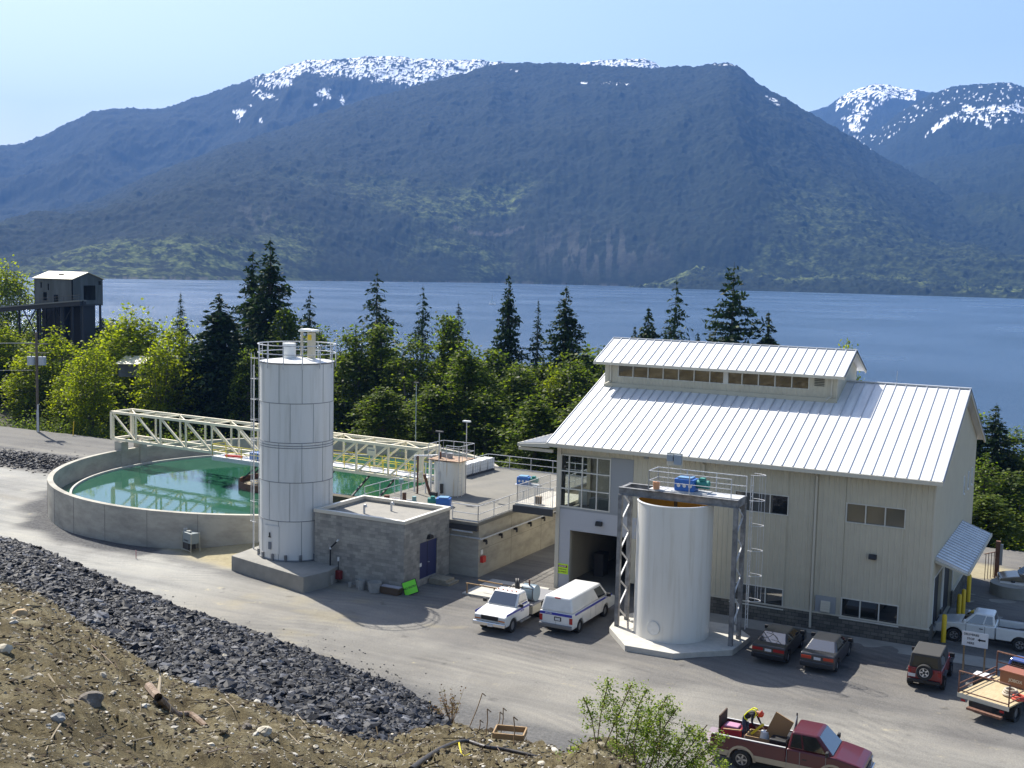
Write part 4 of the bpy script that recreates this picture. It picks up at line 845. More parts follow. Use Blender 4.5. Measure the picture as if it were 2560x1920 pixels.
def make_bridge():
    # box truss from the far rim pier to the reaction tank deck
    A = Vector((-82.2, 76.9, 0)); E = Vector((-47.45, 74.98, 0)); L = (E - A).length; ux = (E - A).normalized(); uy = Vector((-ux.y, ux.x, 0)); wd = 2.3; z0, z1 = 3.5, 5.95
    B = empty('truss_bridge', A, 0, 'long cream box-truss walkway bridge spanning the round clarifier', 'footbridge')
    def pt(s, t, z): return ux * s + uy * t + Vector((0, 0, z))
    n = 11; q = MB()
    for t in (0, wd):
        q.bar(pt(0, t, z0), pt(L, t, z0), .20, .22); q.bar(pt(-.1, t, z1), pt(L + .1, t, z1), .20, .22)
    for s in (0, L): q.bar(pt(s, 0, z0), pt(s, wd, z0), .2); q.bar(pt(s, -.1, z1), pt(s, wd + .1, z1), .2)
    q.build('chord', M_CREAM, B)
    for t in (0, wd):
        for i in range(n + 1): s = L * i / n; w_ = .28 if i in (0, n) else .13; MB().bar(pt(s, t, z0), pt(s, t, z1), w_, w_).build('upright', M_CREAM, B)
    q = MB()
    for t in (0, wd):
        for i in range(n):
            a, b = L * i / n, L * (i + 1) / n
            if i < 6: q.bar(pt(a, t, z1), pt(b, t, z0), .14)
            else: q.bar(pt(a, t, z0), pt(b, t, z1), .14)
    for z in (z0, z1):
        for i in range(n + 1): q.bar(pt(L * i / n, 0, z), pt(L * i / n, wd, z), .11)
        for i in range(n): a, b = L * i / n, L * (i + 1) / n; q.bar(pt(a, 0 if i % 2 else wd, z), pt(b, wd if i % 2 else 0, z), .07); 
    q.build('bracing', M_CREAM, B)
    q = MB(); c = L * .53
    q.prism([], 'z', 0, 0) if False else None
    v = [pt(s, t, z) for s in (c - 2.6, L) for t in (.35, wd - .35) for z in (z0 + .12, z0 + .17)]; q.add(v, [(0, 1, 3, 2), (4, 6, 7, 5), (0, 4, 5, 1), (2, 3, 7, 6), (0, 2, 6, 4), (1, 5, 7, 3)])
    v = [pt(s, t, z) for s in (c - 4.2, c + 2.6) for t in (-1.6, 0.0) for z in (z0 - .3, z0 + .05)]; q.add(v, [(0, 1, 3, 2), (4, 6, 7, 5), (0, 4, 5, 1), (2, 3, 7, 6), (0, 2, 6, 4), (1, 5, 7, 3)])
    q.build('walkway', M_GALV, B)
    q = railing([pt(c + 2.0, .35, z0 + .15), pt(L, .35, z0 + .15)], 1.0, post=1.3, r=.03); railing([pt(c - 2.0, wd - .35, z0 + .15), pt(L, wd - .35, z0 + .15)], 1.0, post=1.3, r=.03, mb=q)
    railing([pt(c - 4.2, 0, z0 + .05), pt(c - 4.2, -1.5, z0 + .05), pt(c + 2.4, -1.5, z0 + .05), pt(c + 2.4, 0, z0 + .05)], 1.0, post=1.6, r=.03, mb=q); q.build('handrail', M_YEL, B)
    q = MB(); q.box(*(pt(c - .4, -1.1, z0 + .05)), *(pt(c + .8, -.2, z0 + .7))); q.build('drive_unit', M_BLUE, B, bevel=.05)
    q = MB(); q.bar(pt(c - 3.0, -1.2, z0 + .16), pt(c - 1.2, -1.1, z0 + .2), .16); q.build('red_motor', M_RED, B)
    s = .732 * L; q = MB(); v = [pt(s + a, -.12 + b, z) for a in (-.02, .78) for b in (0, .02) for z in (4.95, 5.65)]; q.add(v, [(0, 1, 3, 2), (4, 6, 7, 5), (0, 4, 5, 1), (2, 3, 7, 6), (0, 2, 6, 4), (1, 5, 7, 3)]); 
    return B, pt, L
BR, brpt, BL_ = make_bridge()
A_ = Vector((-82.2, 76.9, 0))
# piers carrying the bridge on the far rim
for t in (0.05, 2.25):
    q = MB(); q.box(-.42, -.42, -2.4, .42, .42, .72); o = q.build('bridge_pier', M_CONC2); p_ = A_ + brpt(1.15, t, 0); o.location = (p_.x, p_.y, 2.6)
    setp(o, ('near' if t < 1 else 'far') + ' squat concrete pier on the clarifier rim under the bridge end', 'pier', 'piers under the bridge end')
o = MB().ring((0, 0, 0), .36, .10, 28, 10).build('life_ring', M_ORANGE, None, smooth=True); setp(o, 'orange life ring hung on the bridge truss right of the silo', 'life ring')
o.matrix_world = Matrix.Translation(A_ + brpt(24.9, -.24, 5.15)) @ Matrix.Rotation(R(90), 4, 'X')
for k in range(4): b_ = MB(); b_.ring((0, 0, 0), .36, .112, 4, 10, R(35 + 90 * k), R(55 + 90 * k)); b_.build('white_band', M_WHP, o)
sg = empty('bridge_sign', (0, 0, 0), 0, 'small cream notice board fixed to the right part of the bridge truss', 'sign'); sg.matrix_world = Matrix.Translation(A_ + brpt(30.1, -.14, 5.35)) @ facing((0, 0, 0), 0, -1)
MB().box(-.42, -.32, 0, .42, .32, .03).build('board', M_CREAM, sg); MB().box(-.3, .06, .031, .3, .17, .034).build('print_band', M_GREY, sg)

# ------------------------------------------------------------------ block pump house
def make_blockhouse():
    x0, x1, y0, y1, h = -45.098, -38.335, 58.758, 64.1, 4.46
    B = empty('block_building', (x0, y0, 0), 0, 'small grey concrete-block pump house with flat parapet roof', 'building'); T = lambda m: setattr(m, 'v', [(a - x0, b - y0, c) for a, b, c in m.v]) or m
    q = MB(); holes(q, x0, x1, -.4, h - .22, [], lambda a, b, c, d: q.box(a, y0, c, b, y0 + .2, d)); q.box(x0, y1 - .2, -.4, x1, y1, h - .22); q.box(x0, y0 + .2, -.4, x0 + .2, y1 - .2, h - .22)
    holes(q, y0 + .2, y1 - .2, -.4, h - .22, [(60.55, .42, 62.58, 2.72)], lambda a, b, c, d: q.box(x1 - .2, a, c, x1, b, d)); T(q).build('wall', M_BLOCK, B)
    q = MB(); q.box(x0 - .06, y0 - .06, h - .22, x1 + .06, y0 + .2, h); q.box(x0 - .06, y1 - .2, h - .22, x1 + .06, y1 + .06, h); q.box(x0 - .06, y0 + .2, h - .22, x0 + .2, y1 - .2, h); q.box(x1 - .2, y0 + .2, h - .22, x1 + .06, y1 - .2, h); T(q).build('parapet_cap', mat('cap_metal', (.60, .57, .50), .45, metal=.3), B, bevel=.015)
    q = MB(); q.box(x0 + .2, y0 + .2, h - .5, x1 - .2, y1 - .2, h - .36); T(q).build('roof', M_ROOFDK, B)
    for x, y in ((-42.6, 60.6), (-41.6, 62.2)):
        q = MB(); q.cyl((x, y, h - .4), (x, y, h + .12), .07, n=10); q.tube([(x, y, h + .1), (x + .04, y - .02, h + .2), (x + .16, y - .05, h + .2), (x + .2, y - .06, h + .08)], .07, 8); T(q).build('roof_vent', M_GALV, B)
    q = MB(); q.box(x1 - .12, 60.55, .42, x1 - .06, 62.58, 2.72); D = T(q).build('door', M_NAVY, B)
    q = MB(); q.box(x1 - .062, 61.5, .42, x1 - .05, 61.53, 2.7); T(q).build('door_gap', M_BLACK, D); q = MB(); q.cyl((x1 - .06, 61.62, 1.35), (x1 + .02, 61.62, 1.35), .04, n=8); T(q).build('handle', M_GALV, D)
    q = MB(); q.box(x1 - .06, 60.62, 1.2, x1 - .045, 60.86, 1.42); T(q).build('notice', M_WHP, D)
    q = MB(); q.prism([(61.3, 2.86), (61.8, 2.86), (61.8, 3.02), (61.62, 3.12), (61.42, 3.1)], 'x', x1 + .002, x1 + .22); T(q).build('wall_lamp', M_BLACK, B)
    q = MB(); q.box(x0 - .02, y0 - .02, -.4, x1 + .02, y0 - .001, .12); T(q).build('footing', M_CONC, B)
make_blockhouse()
st = MB(); st.box(-.75, -.6, 0, .75, .6, .16); st.box(-.75, -.6, .16, .5, .45, .34); o = st.build('door_step', M_CONC); o.location = (-37.5, 62.1, 0); setp(o, 'low two-tier wooden pallet step outside the navy double doors', 'step')
o.data.materials.clear(); o.data.materials.append(mat('pale_timber', (.36, .32, .24), .9, noise=(4, (.25, .22, .16), .4, .7)))

# ------------------------------------------------------------------ rectangular reaction tank with deck
def make_reactor():
    x0, x1, y0, y1, h = -46.2, -36.28, 64.32, 83.2, 3.62
    B = empty('reaction_tank', (x0, y0, 0), 0, 'long rectangular concrete tank with flat railed deck between the pump house and the plant building', 'tank'); T = lambda m: setattr(m, 'v', [(a - x0, b - y0, c) for a, b, c in m.v]) or m
    q = MB(); q.box(x0, y0, -1, x1, y1, h - .2); T(q).build('wall', M_CONC2, B)
    q = MB(); q.box(x0 - .05, y0 - .25, h - .2, x1 + .08, y1 + .05, h); T(q).build('deck', M_DECK, B)
    q = MB(); q.box(x0 - .05, y0 - .28, h - .55, x1 + .0, y0 - .02, h - .22); T(q).build('edge_channel', M_DARK, B)
    q = railing([(-38.2, y0 - .1, h), (x1 - .02, y0 - .1, h), (x1 - .02, y1 - .1, h), (x0 + .1, y1 - .1, h), (x0 + .1, y1 - 9.0, h)], 1.07, post=2.0, r=.028, toe=True); T(q).build('railing', M_GALV, B)
    q = railing([(x0 + .1, 65.6, h), (x0 + .1, 73.0, h)], 1.07, post=2.0, r=.028); T(q).build('railing', M_GALV, B)
    j = MB()
    for y in (68.8, 73.3, 77.8): j.box(x1 + .001, y - .015, 0, x1 + .004, y + .015, h - .25)
    j.box(x1 + .001, y0, 1.78, x1 + .005, y1, 1.8); T(j).build('form_joint', mat('joint_stain', (.17, .165, .15), .95), B)
    q = MB(); q.tube([(x1 + .22, y0 - .15, 2.55), (x1 + .22, y1, 2.45)], .05, 8); q.tube([(-38.75, y0 - .12, 1.25), (-38.75, y0 - .12, 2.6), (x1 + .22, y0 - .15, 2.6)], .05, 8); q.tube([(-38.1, y0 - .3, 2.98), (x1 - .3, y0 - .3, 2.98)], .05, 8)
    T(q).build('drain_pipe', M_GALV, B)
    q = MB()
    for i in range(8): y = 64.9 + i * 2.1; q.box(x1 + .0, y, 2.25, x1 + .28, y + .08, 2.42); q.box(x1 + .2, y - .02, 2.1, x1 + .26, y + .16, 2.3)
    T(q).build('pipe_bracket', M_BLACK, B)
    q = MB(); q.box(x1 + .01, 64.55, .95, x1 + .22, 64.95, 1.35); T(q).build('fire_box', M_RED, B); q = MB(); q.box(x1 + .01, 64.6, 1.45, x1 + .04, 64.85, 1.75); T(q).build('notice', M_WHP, B)
    q = MB(); q.box(-39.05, y0 - .22, .3, -38.5, y0 - .02, 1.25); T(q).build('meter_box', mat('slate_box', (.10, .12, .13), .6), B)
    return h
DZ = make_reactor()
def blower(x, y, rz, label, loc_z=DZ, sc=1.0):
    t = empty('blower_unit', (x, y, loc_z + .004), rz, label, 'blower', 'blue blower units')
    q = MB(); q.box(-.62, -.35, .03, .35, .35, .6); b = q.build('housing', M_BLUE, t, bevel=.04)
    q = MB()
    for i in range(3): q.cyl((-.4 + i * .28, -.36, .3), (-.4 + i * .28, -.352, .3), .09, n=14)
    q.build('gauge', M_WHP, b)
    q = MB(); q.box(-.5, -.3, .6, .2, .3, .68); q.build('lid', mat('pale_blue_lid', (.15, .3, .5), .4), b, bevel=.03)
    q = MB(); q.cyl((.38, .05, .38), (.95, .05, .38), .2, n=14); q.box(.5, -.1, .55, .75, .2, .68); q.build('motor', M_TEAL, t, smooth=True)
    q = MB(); q.box(-.75, -.42, 0, 1.0, .42, .03); q.build('base_plate', M_GALV, t); t.scale = (sc,) * 3; return t
blower(-40.9, 67.3, R(200), 'blue blower with green motor on the deck nearest the pump house roof')
blower(-39.9, 77.8, R(10), 'blue blower with green motor on the open deck near the balcony')
# sludge tank on the deck
def make_decktank():
    cx, cy_ = -42.85, 71.5; B = empty('process_tank', (cx, cy_, DZ), 0, 'rust-streaked white round tank with railed platform standing on the concrete deck', 'tank'); r = 1.12; H = 2.45
    m = bpy.data.materials.new('streaked_white'); m.use_nodes = True; t = m.node_tree; b = t.nodes['Principled BSDF']; tc = N(t, 'ShaderNodeTexCoord'); mp = N(t, 'ShaderNodeMapping'); mp.inputs['Scale'].default_value = (4, 4, .25); t.links.new(tc.outputs['Object'], mp.inputs[0]); n = N(t, 'ShaderNodeTexNoise', i_Scale=1.2, i_Detail=5.0); t.links.new(mp.outputs[0], n.inputs['Vector'])
    t.links.new(ramp(t, n.outputs['Fac'], [(.56, (.66, .65, .60)), (.68, (.56, .48, .36)), (.8, (.40, .26, .14))]), b.inputs['Base Color']); b.inputs['Roughness'].default_value = .5
    q = MB(); q.lathe((0, 0, 0), [(r, 0), (r, H), (0, H + .02)], 40); q.build('shell', m, B, smooth=True)
    q = MB(); q.box(-1.25, -1.05, H + .06, 1.45, 1.15, H + .12); q.build('platform', mat('rusty_plate', (.34, .24, .16), .8, noise=(3, (.2, .1, .06), .45, .65)), B)
    q = railing([(-1.2, -1.0, H + .12), (-1.2, 1.1, H + .12), (1.4, 1.1, H + .12), (1.4, -1.0, H + .12), (.3, -1.0, H + .12)], 1.07, post=1.0, r=.025); q.build('railing', M_GALV, B)
    MB().cyl((0, 0, H + .1), (0, 0, H + .5), .22).build('mixer', M_GREY, B); MB().box(-.9, .2, H + .1, -.6, .5, H + .45).build('junction_box', M_GREY, B); MB().cyl((-.5, -.5, H), (-.5, -.5, H + .6), .09).build('stub_pipe', M_RUST, B)
    q = MB(); q.tube([(-1.25, -.5, .1), (-1.25, -.5, H + .25), (-2.2, -1.2, H + .25), (-2.2, -1.2, .1)], .07, 8); q.tube([(-1.6, -.2, 0), (-1.6, -.2, H + .2), (-.8, 0, H + .3)], .05, 8); q.tube([(-1.45, -.9, 0), (-1.45, -.9, 2.2)], .05); q.build('pipework', M_WHP, B)
    q = MB(); q.cyl((-1.85, -1.35, 0), (-1.85, -1.35, H + .3), .07, n=8); q.cyl((-1.0, -1.0, 0), (-1.2, -1.5, 1.5), .1, n=8); q.build('dark_pipe', M_RUST, B)
    q = MB(); 
    for s in (-.2, .2): q.cyl((1.3 + s * .2, -.7 + s, 0), (1.3 + s * .2, -.7 + s, H + 1.1), .02, n=5)
    for i in range(9): q.cyl((1.26, -.9, .3 + i * .28), (1.34, -.5, .3 + i * .28), .012, n=5)
    q.build('ladder', M_GALV, B)
    q = MB(); q.cyl((.1, -1.3, .3), (.1, -1.12, .3), .1); q.box(.0, -1.3, .4, .2, -1.15, .9); q.box(-.75, -1.45, 0, -.25, -1.1, .25); q.build('valve', M_DARK, B)
    q = MB(); q.box(-.25, -1.16, 1.1, -.1, -1.11, 1.8); q.build('gauge', M_GALV, B)
make_decktank()
def lamp_post(x, y, z, h, label, two=False):
    t = empty('lamp_post', (x, y, z), 0, label, 'lamp post', 'thin lamp posts around the tanks'); q = MB(); q.cyl((0, 0, 0), (0, 0, h), .045, .035, n=8); q.build('pole', M_GALV, t)
    q = MB(); q.box(-.28, -.14, h, .28, .14, h + .1); q.build('lamp_head', M_WHP if not two else M_DARK, t); return t
lamp_post(-41.9, 72.2, DZ, 5.2, 'thin pole with pale floodlight head beside the deck tank')
lamp_post(-42.9, 70.1, DZ, 4.6, 'thin pole with dark lamp head in front of the deck tank', True)
lamp_post(-61.6, 96.2, -.8, 9.3, 'bare slender pole standing behind the silo near the trees', True)
# row of white totes on the deck
for i in range(4):
    t = empty('chemical_tote', (-45.55 + i * .02, 78.2 + i * 1.15, DZ + .004), 0, ['white caged tote nearest the deck tank in the row by the rail', 'second white caged tote from the deck tank', 'third white caged tote from the deck tank', 'white caged tote at the far end of the row by the rail'][i], 'tote', 'white totes in a row on the deck')
    MB().box(-.45, -.5, .14, .45, .5, 1.0).build('bottle', M_WHP, t, bevel=.06); q = MB()
    for a in (-.5, -.17, .17, .5):
        q.box(.455, a - .02, .1, .47, a + .02, 1.02); q.box(-.47, a - .02, .1, -.455, a + .02, 1.02)
    for z in (.35, .65, .98): q.box(.455, -.5, z, .475, .5, z + .03); q.box(-.45, -.53, z, .45, -.515, z + .03)
    q.build('cage', M_GALV, t); MB().box(-.5, -.52, 0, .5, .52, .12).build('pallet', M_DARK, t)
# valve and pump cluster at the deck's near-left corner
t = empty('pump_skid', (-43.6, 66.0, DZ), 0, 'cluster of small pumps and grey valves on the deck beside the bridge end', 'pump skid')
q = MB(); q.box(-.6, -.4, 0, .1, .3, .35); q.cyl((.5, 0, 0), (.5, 0, .9), .14); q.cyl((-1.2, .4, .0), (-1.2, .4, .5), .2); q.build('pump', M_RUST, t)
q = MB(); q.tube([(-1.3, 0, .25), (1.4, 0, .25)], .06); q.tube([(-.9, .6, .3), (1.1, .6, .3), (1.1, .6, 0)], .05); q.tube([(.1, .2, .3), (.1, .2, 1.5)], .05); q.build('pipework', M_GALV, t)
q = MB(); q.cyl((.1, .2, 1.5), (.1, .2, 1.8), .17); q.cyl((1.3, 0, .3), (1.3, 0, .75), .15); q.build('valve', mat('pale_teal', (.2, .33, .33), .5), t)

# ------------------------------------------------------------------ tall white open tank with mixer gantry
def make_bigtank():
    cx, cy_, r, z0, H = -21.27, 59.29, 2.05, .3, 7.29
    B = empty('lime_tank', (cx, cy_, z0), 0, 'tall white open-topped cylindrical tank in front of the plant building', 'tank')
    q = MB(); q.lathe((0, 0, 0), [(r, 0), (r, H), (r - .06, H), (r - .06, 0)], 96); q.build('shell', mat('tank_white', (.64, .63, .59), .38, noise=(1.0, (.50, .47, .40), .5, .8, (3, 3, .2)), bump=(.9, .15, .04)), B, smooth=True)
    q = MB(); q.lathe((0, 0, 0), [(r - .061, 3), (r - .061, H - .02)], 96); q.build('lining', mat('ochre_lining', (.42, .24, .02), .5, noise=(2, (.30, .17, .02), .4, .7)), B, smooth=True)
    q = MB(); q.lathe((0, 0, 0), [(r - .062, 5.9), (0, 5.9)], 48); q.build('slurry', mat('ochre_slurry', (.40, .24, .02), .25), B)
    q = MB(); q.ring((0, 0, H), r - .02, .05, 96, 6); q.build('rim', M_WHP, B, smooth=True)
    a = math.atan2(-cy_, -cx) - R(22)
    q = MB(); q.cyl((0, 0, 0), (0, 0, .04), .38, n=32)
    for i in range(24): b = 2 * math.pi * i / 24; q.cyl((.36 * math.cos(b), .36 * math.sin(b), .04), (.36 * math.cos(b), .36 * math.sin(b), .07), .022, n=6)
    o = q.build('manway', M_WHITE, B); a = math.atan2(-cy_, -cx) - R(27); o.matrix_local = facing((r * math.cos(a), r * math.sin(a), .72), math.cos(a), math.sin(a))
    q = MB(); q.tube([(-r - .1, .35, .3), (-r - .1, .35, H - .9)], .035); q.tube([(-r - .1, .35, .3), (-r - .3, -.2, .3)], .035); q.build('overflow_pipe', M_WHP, B)
    q = MB(); q.cyl((0, 0, 5.2), (0, 0, H + .4), .1); q.bar((-1.6, -.2, 6.3), (1.7, .3, 6.3), .08, .16); q.bar((-.2, -1.4, 6.25), (.3, 1.5, 6.25), .08, .16); q.build('agitator', M_DARK, B)
    return B
make_bigtank()
q = MB(); q.prism([(-24.5, 58.3), (-22.55, 55.85), (-19.9, 55.95), (-17.45, 58.2), (-17.3, 60.9), (-18.6, 62.4), (-24.2, 62.2), (-24.9, 60.5)], 'z', -.3, .3); o = q.build('tank_pad', M_PAD, bevel=.02); setp(o, 'pale eight-sided concrete slab under the tall white tank', 'slab')
def make_gantry():
    X0, X1 = -24.25, -17.75; Ya, Yb = 58.75, 60.15; zt = 8.1; z0 = .3
    B = empty('mixer_gantry', (X0, Ya, z0), 0, 'galvanised steel gantry with lattice legs straddling the tall white tank', 'gantry'); T = lambda m: setattr(m, 'v', [(a - X0, b - Ya, c - z0) for a, b, c in m.v]) or m
    for x in (X0, X1):
        for y in (Ya, Yb): q = MB(); q.box(x - .11, y - .11, z0, x + .11, y + .11, zt - .42); T(q).build('leg', M_GALVD, B)
        q = MB(); n = 9
        for i in range(n): za = z0 + .2 + 7.3 * i / n; zb = z0 + .2 + 7.3 * (i + 1) / n; a, b = (Ya + .1, Yb - .1) if i % 2 else (Yb - .1, Ya + .1); q.bar((x, a, za), (x, b, zb), .07)
        T(q).build('lacing', M_GALV, B)
    q = MB()
    for y in (Ya, Yb):
        q.box(X0 - .12, y - .02, zt - .42, X1 + .12, y + .02, zt); q.box(X0 - .12, y - .11, zt - .03, X1 + .12, y + .11, zt + .003); q.box(X0 - .12, y - .11, zt - .42, X1 + .12, y + .11, zt - .39)
    for x in (X0, X1): q.box(x - .1, Ya + .11, zt - .4, x + .1, Yb - .11, zt - .005)
    T(q).build('beam', M_GALVD, B)
    q = MB(); q.box(-22.7, Ya + .12, zt + .004, X1 + .1, Yb - .12, zt + .05); T(q).build('platform', M_GALV, B)
    q = railing([(X1 - .3, Ya, zt), (-22.65, Ya, zt), (-22.65, Yb, zt), (X1 + .1, Yb, zt)], 1.07, post=1.9, r=.027); T(q).build('railing', M_GALV, B)
    # caged ladder at the right end
    q = MB(); lx, ly = X1 + .45, Yb - .2
    for s in (-.2, .2): q.cyl((lx, ly + s, 1.0), (lx, ly + s, zt + 1.1), .022, n=6)
    for i in range(27): q.cyl((lx, ly - .2, 1.2 + .29 * i), (lx, ly + .2, 1.2 + .29 * i), .011, n=5)
    for k in range(6):
        z = 2.6 + 1.35 * k; q.tube([(lx + .72 * math.sin(a), ly + .36 * math.cos(a), z) for a in [math.pi * j / 8 for j in range(9)]], .018, 5)
    for a in (.7, 1.57, 2.4): q.cyl((lx + .72 * math.sin(a), ly + .36 * math.cos(a), 2.6), (lx + .72 * math.sin(a), ly + .36 * math.cos(a), 2.6 + 1.35 * 5), .012, n=5)
    T(q).build('caged_ladder', M_GALV, B)
    # panel on posts
    q = MB(); q.box(-22.15, Yb - .1, zt + 1.25, -21.25, Yb - .06, zt + 1.95); q.cyl((-22.05, Yb - .05, zt), (-22.05, Yb - .05, zt + 1.9), .025, n=6); q.cyl((-21.35, Yb - .05, zt), (-21.35, Yb - .05, zt + 1.9), .025, n=6); PN = T(q).build('control_panel', M_TRIM, B)
    q = MB(); q.box(-22.1, Yb - .25, zt + 1.5, -21.75, Yb - .11, zt + 1.85); q.box(-21.68, Yb - .28, zt + 1.35, -21.3, Yb - .11, zt + 1.88); T(q).build('switch_box', mat('blue_grey_box', (.25, .29, .33), .5), PN)
make_gantry()
tb = blower(-20.6, 59.45, R(0), 'blue mixer drive with green motor on the gantry above the white tank', 8.155, 1.15)
o = MB().cyl((0, 0, 0), (0, 0, .42), .17, .2, n=16).build('bucket', mat('orange_white', (.6, .3, .16), .6), None); o.location = (-22.3, 59.0, 8.155); setp(o, 'orange-rimmed pail on the gantry platform above the tank', 'bucket')

# ------------------------------------------------------------------ small yard things
def place(o, x, y, z=None, rz=0): o.location = (x, y, G1(x, y) if z is None else z); o.rotation_euler = (0, 0, rz); return o
for (x, y, h, lb) in ((-8.15, 66.5, 1.6, 'yellow bollard nearest the camera, in front of the white pickup'), (-8.1, 72.3, 1.35, 'shorter yellow bollard of the pair between the two dark doors'), (-7.95, 73.0, 1.5, 'taller yellow bollard of the pair between the two dark doors'), (-8.0, 75.9, 1.75, 'yellow bollard farthest along the gable wall')):
    q = MB(); q.lathe((0, 0, 0), [(.13, 0), (.13, h - .1), (.1, h - .03), (0, h)], 20); o = q.build('bollard', M_YELB, None, smooth=True); place(o, x, y); setp(o, lb, 'bollard', 'yellow bollards by the gable doors')
q = MB(); q.cyl((0, 0, 0), (0, 0, 1.75), .09, n=14); o = q.build('delineator_post', M_ORANGE); place(o, -23.35, 59.6, .3); setp(o, 'orange marker post standing beside the left foot of the gantry', 'post'); MB().cyl((0, 0, 1.35), (0, 0, 1.5), .093, n=14).build('band', M_WHP, o)
q = MB(); q.cyl((0, 0, 0), (0, 0, 1.3), .06, n=10); o = q.build('vent_post', M_WHP); place(o, -18.9, 63.6); setp(o, 'short white pipe post in the shade right of the gantry', 'post')
# sign on a frame
t = empty('delivery_sign', (-6.1, 62.1, 0), R(-2), 'white board with an arrow telling deliveries to stop, on a wooden stand', 'sign')
MB().box(-.62, -.02, 1.35, .62, .02, 2.1).build('board', M_WHP, t); q = MB()
for x in (-.5, .5): q.box(x - .04, .021, .0, x + .04, .07, 2.0); q.bar((x, .05, .9), (x - .05, .7, 0), .06); q.bar((x, .02, .5), (x + .1, -.6, 0), .06)
q.build('stand', M_WOOD, t)
for i, (s_, x) in enumerate((('DELIVERIES', -.18), ('STOP', -.2), ('HERE', -.2))): text_part(s_, .15, M_BLACK, t, facing((x, -.024, 1.95 - .22 * i), 0, -1), .003)
q = MB(); q.prism([(.12, 1.73), (.24, 1.82), (.24, 1.77), (.5, 1.77), (.5, 1.69), (.24, 1.69), (.24, 1.64)], 'y', -.028, -.021); q.build('arrow', M_BLACK, t)
# green sign leaning by the pump house corner
t = empty('green_sign', (0, 0, 0), 0, 'bright green tilted board leaning at the pump house corner', 'sign'); t.matrix_world = Matrix.Translation((-37.85, 58.75, .42)) @ facing((0, 0, 0), .25, -1, R(-22), R(24))
MB().box(-.42, -.40, 0, .42, .40, .03).build('board', M_GREEN, t); text_part('NO ENTRY', .17, M_BLACK, t, Matrix.Translation((0, .0, .033)), .002); MB().box(-.46, -.44, -.05, .46, .44, -.001).build('backing', M_BLACK, t)
# eyewash / fill pipe with white cone and pots against the pump house wall
t = empty('standpipe', (-43.75, 58.6, 0), 0, 'black elbowed standpipe with white tips against the block wall', 'pipe'); q = MB(); q.cyl((0, 0, .2), (0, 0, 2.1), .05, n=10); q.cyl((0, 0, 2.12), (.5, 0, 2.6), .05, n=10); q.build('pipe', M_BLACK, t)
q = MB(); q.cyl((-.01, 0, 2.05), (.03, 0, 2.18), .065, n=10); q.cyl((.5, 0, 2.6), (.62, 0, 2.72), .055, n=10); q.build('cap', M_WHP, t); q = MB(); q.prism([(-.28, .02), (.12, .02), (-.03, .9), (-.18, .9)], 'y', -.18, -.04); q.build('cover_plate', mat('cream_plate', (.5, .48, .4), .7), t)
t = empty('hose_reel', (-43.05, 58.5, 0), 0, 'dark red hose box with white-topped stem beside the standpipe', 'hose box'); MB().box(-.3, -.15, .25, .25, .15, .8).build('case', mat('dark_red', (.18, .02, .02), .6), t, bevel=.04); q = MB(); q.cyl((0, 0, .8), (0, 0, 1.5), .025, n=6); q.build('stem', M_BLACK, t); MB().cyl((0, 0, 1.4), (0, 0, 1.65), .06, n=10).build('cap', M_WHP, t)
def tub(x, y, r, h, lb, m=None, soil=None, z=None, cat='bucket', name='bucket'):
    q = MB(); q.lathe((0, 0, 0), [(r * .86, 0), (r, h), (r - .03, h), (r * .8, .05), (0, .05)], 24); o = q.build(name, m or mat('pot_white', (.36, .35, .32), .7, noise=(3, (.28, .27, .25), .4, .7)), None, smooth=True); place(o, x, y, z); setp(o, lb, cat, 'pots and pails by the block wall')
    if soil: MB().cyl((0, 0, h - .12), (0, 0, h - .08), r * .92, n=20).build('soil', soil, o)
    return o
tub(-43.4, 57.9, .38, .62, 'wide white planter of dark soil in front of the standpipe', None, mat('dark_soil', (.03, .02, .015), .95), cat='planter', name='planter')
tub(-41.85, 58.1, .13, .3, 'tiny white pail at the left end of the pail row'); tub(-41.35, 58.35, .22, .5, 'grey white pail standing close against the wall, second in the row'); tub(-40.95, 58.0, .23, .6, 'white pail with a square rim, middle of the row')
tub(-40.45, 58.3, .2, .5, 'narrow white pail just left of the widest pail'); tub(-39.95, 58.05, .42, .62, 'widest white pail, left of the planted trough')
q = MB(); q.prism([(-.75, .42), (.75, .42), (.6, 0), (-.6, 0)], 'y', -.25, .25); o = q.build('planter_trough', mat('brown_trough', (.10, .065, .04), .9)); place(o, -38.9, 58.25); setp(o, 'low brown trough planter beside the widest white pail', 'planter'); MB().box(-.68, -.2, .42, .68, .2, .47).build('bedding', mat('pale_bedding', (.33, .32, .34), .9), o)
# hydraulic power pack box on legs against the clarifier
t = empty('power_pack', (-56.0, 59.2, 0), R(-16), 'grey equipment box on tube legs standing by the clarifier wall', 'power pack'); t.location.z = G1(-56, 59.2)
MB().box(-.55, -.3, .62, .62, .3, 1.35).build('cabinet', mat('blue_grey_panel', (.20, .235, .24), .5), t, bevel=.03); q = MB()
for x in (-.55, .65):
    for y in (-.35, .35): q.cyl((x, y, 0), (x * .95, y * .9, 1.35), .03, n=6)
q.cyl((-.55, -.35, .15), (.65, -.35, .15), .025, n=6); q.build('frame', mat('cream_tube', (.4, .38, .3), .6), t); MB().box(-.5, -.28, .18, .2, .28, .6).build('engine', M_DARK, t)
q = MB(); q.cyl((-.35, -.1, 1.35), (.25, -.1, 1.45), .08, n=8); q.cyl((-.6, 0, 1.3), (-.6, 0, 1.5), .16, n=10); q.build('hose_roll', mat('dirty_white', (.4, .4, .36), .8), t); text_part('STANLEY', .15, M_BLACK, t, facing((-.05, -.304, .8), 0, -1), .003)
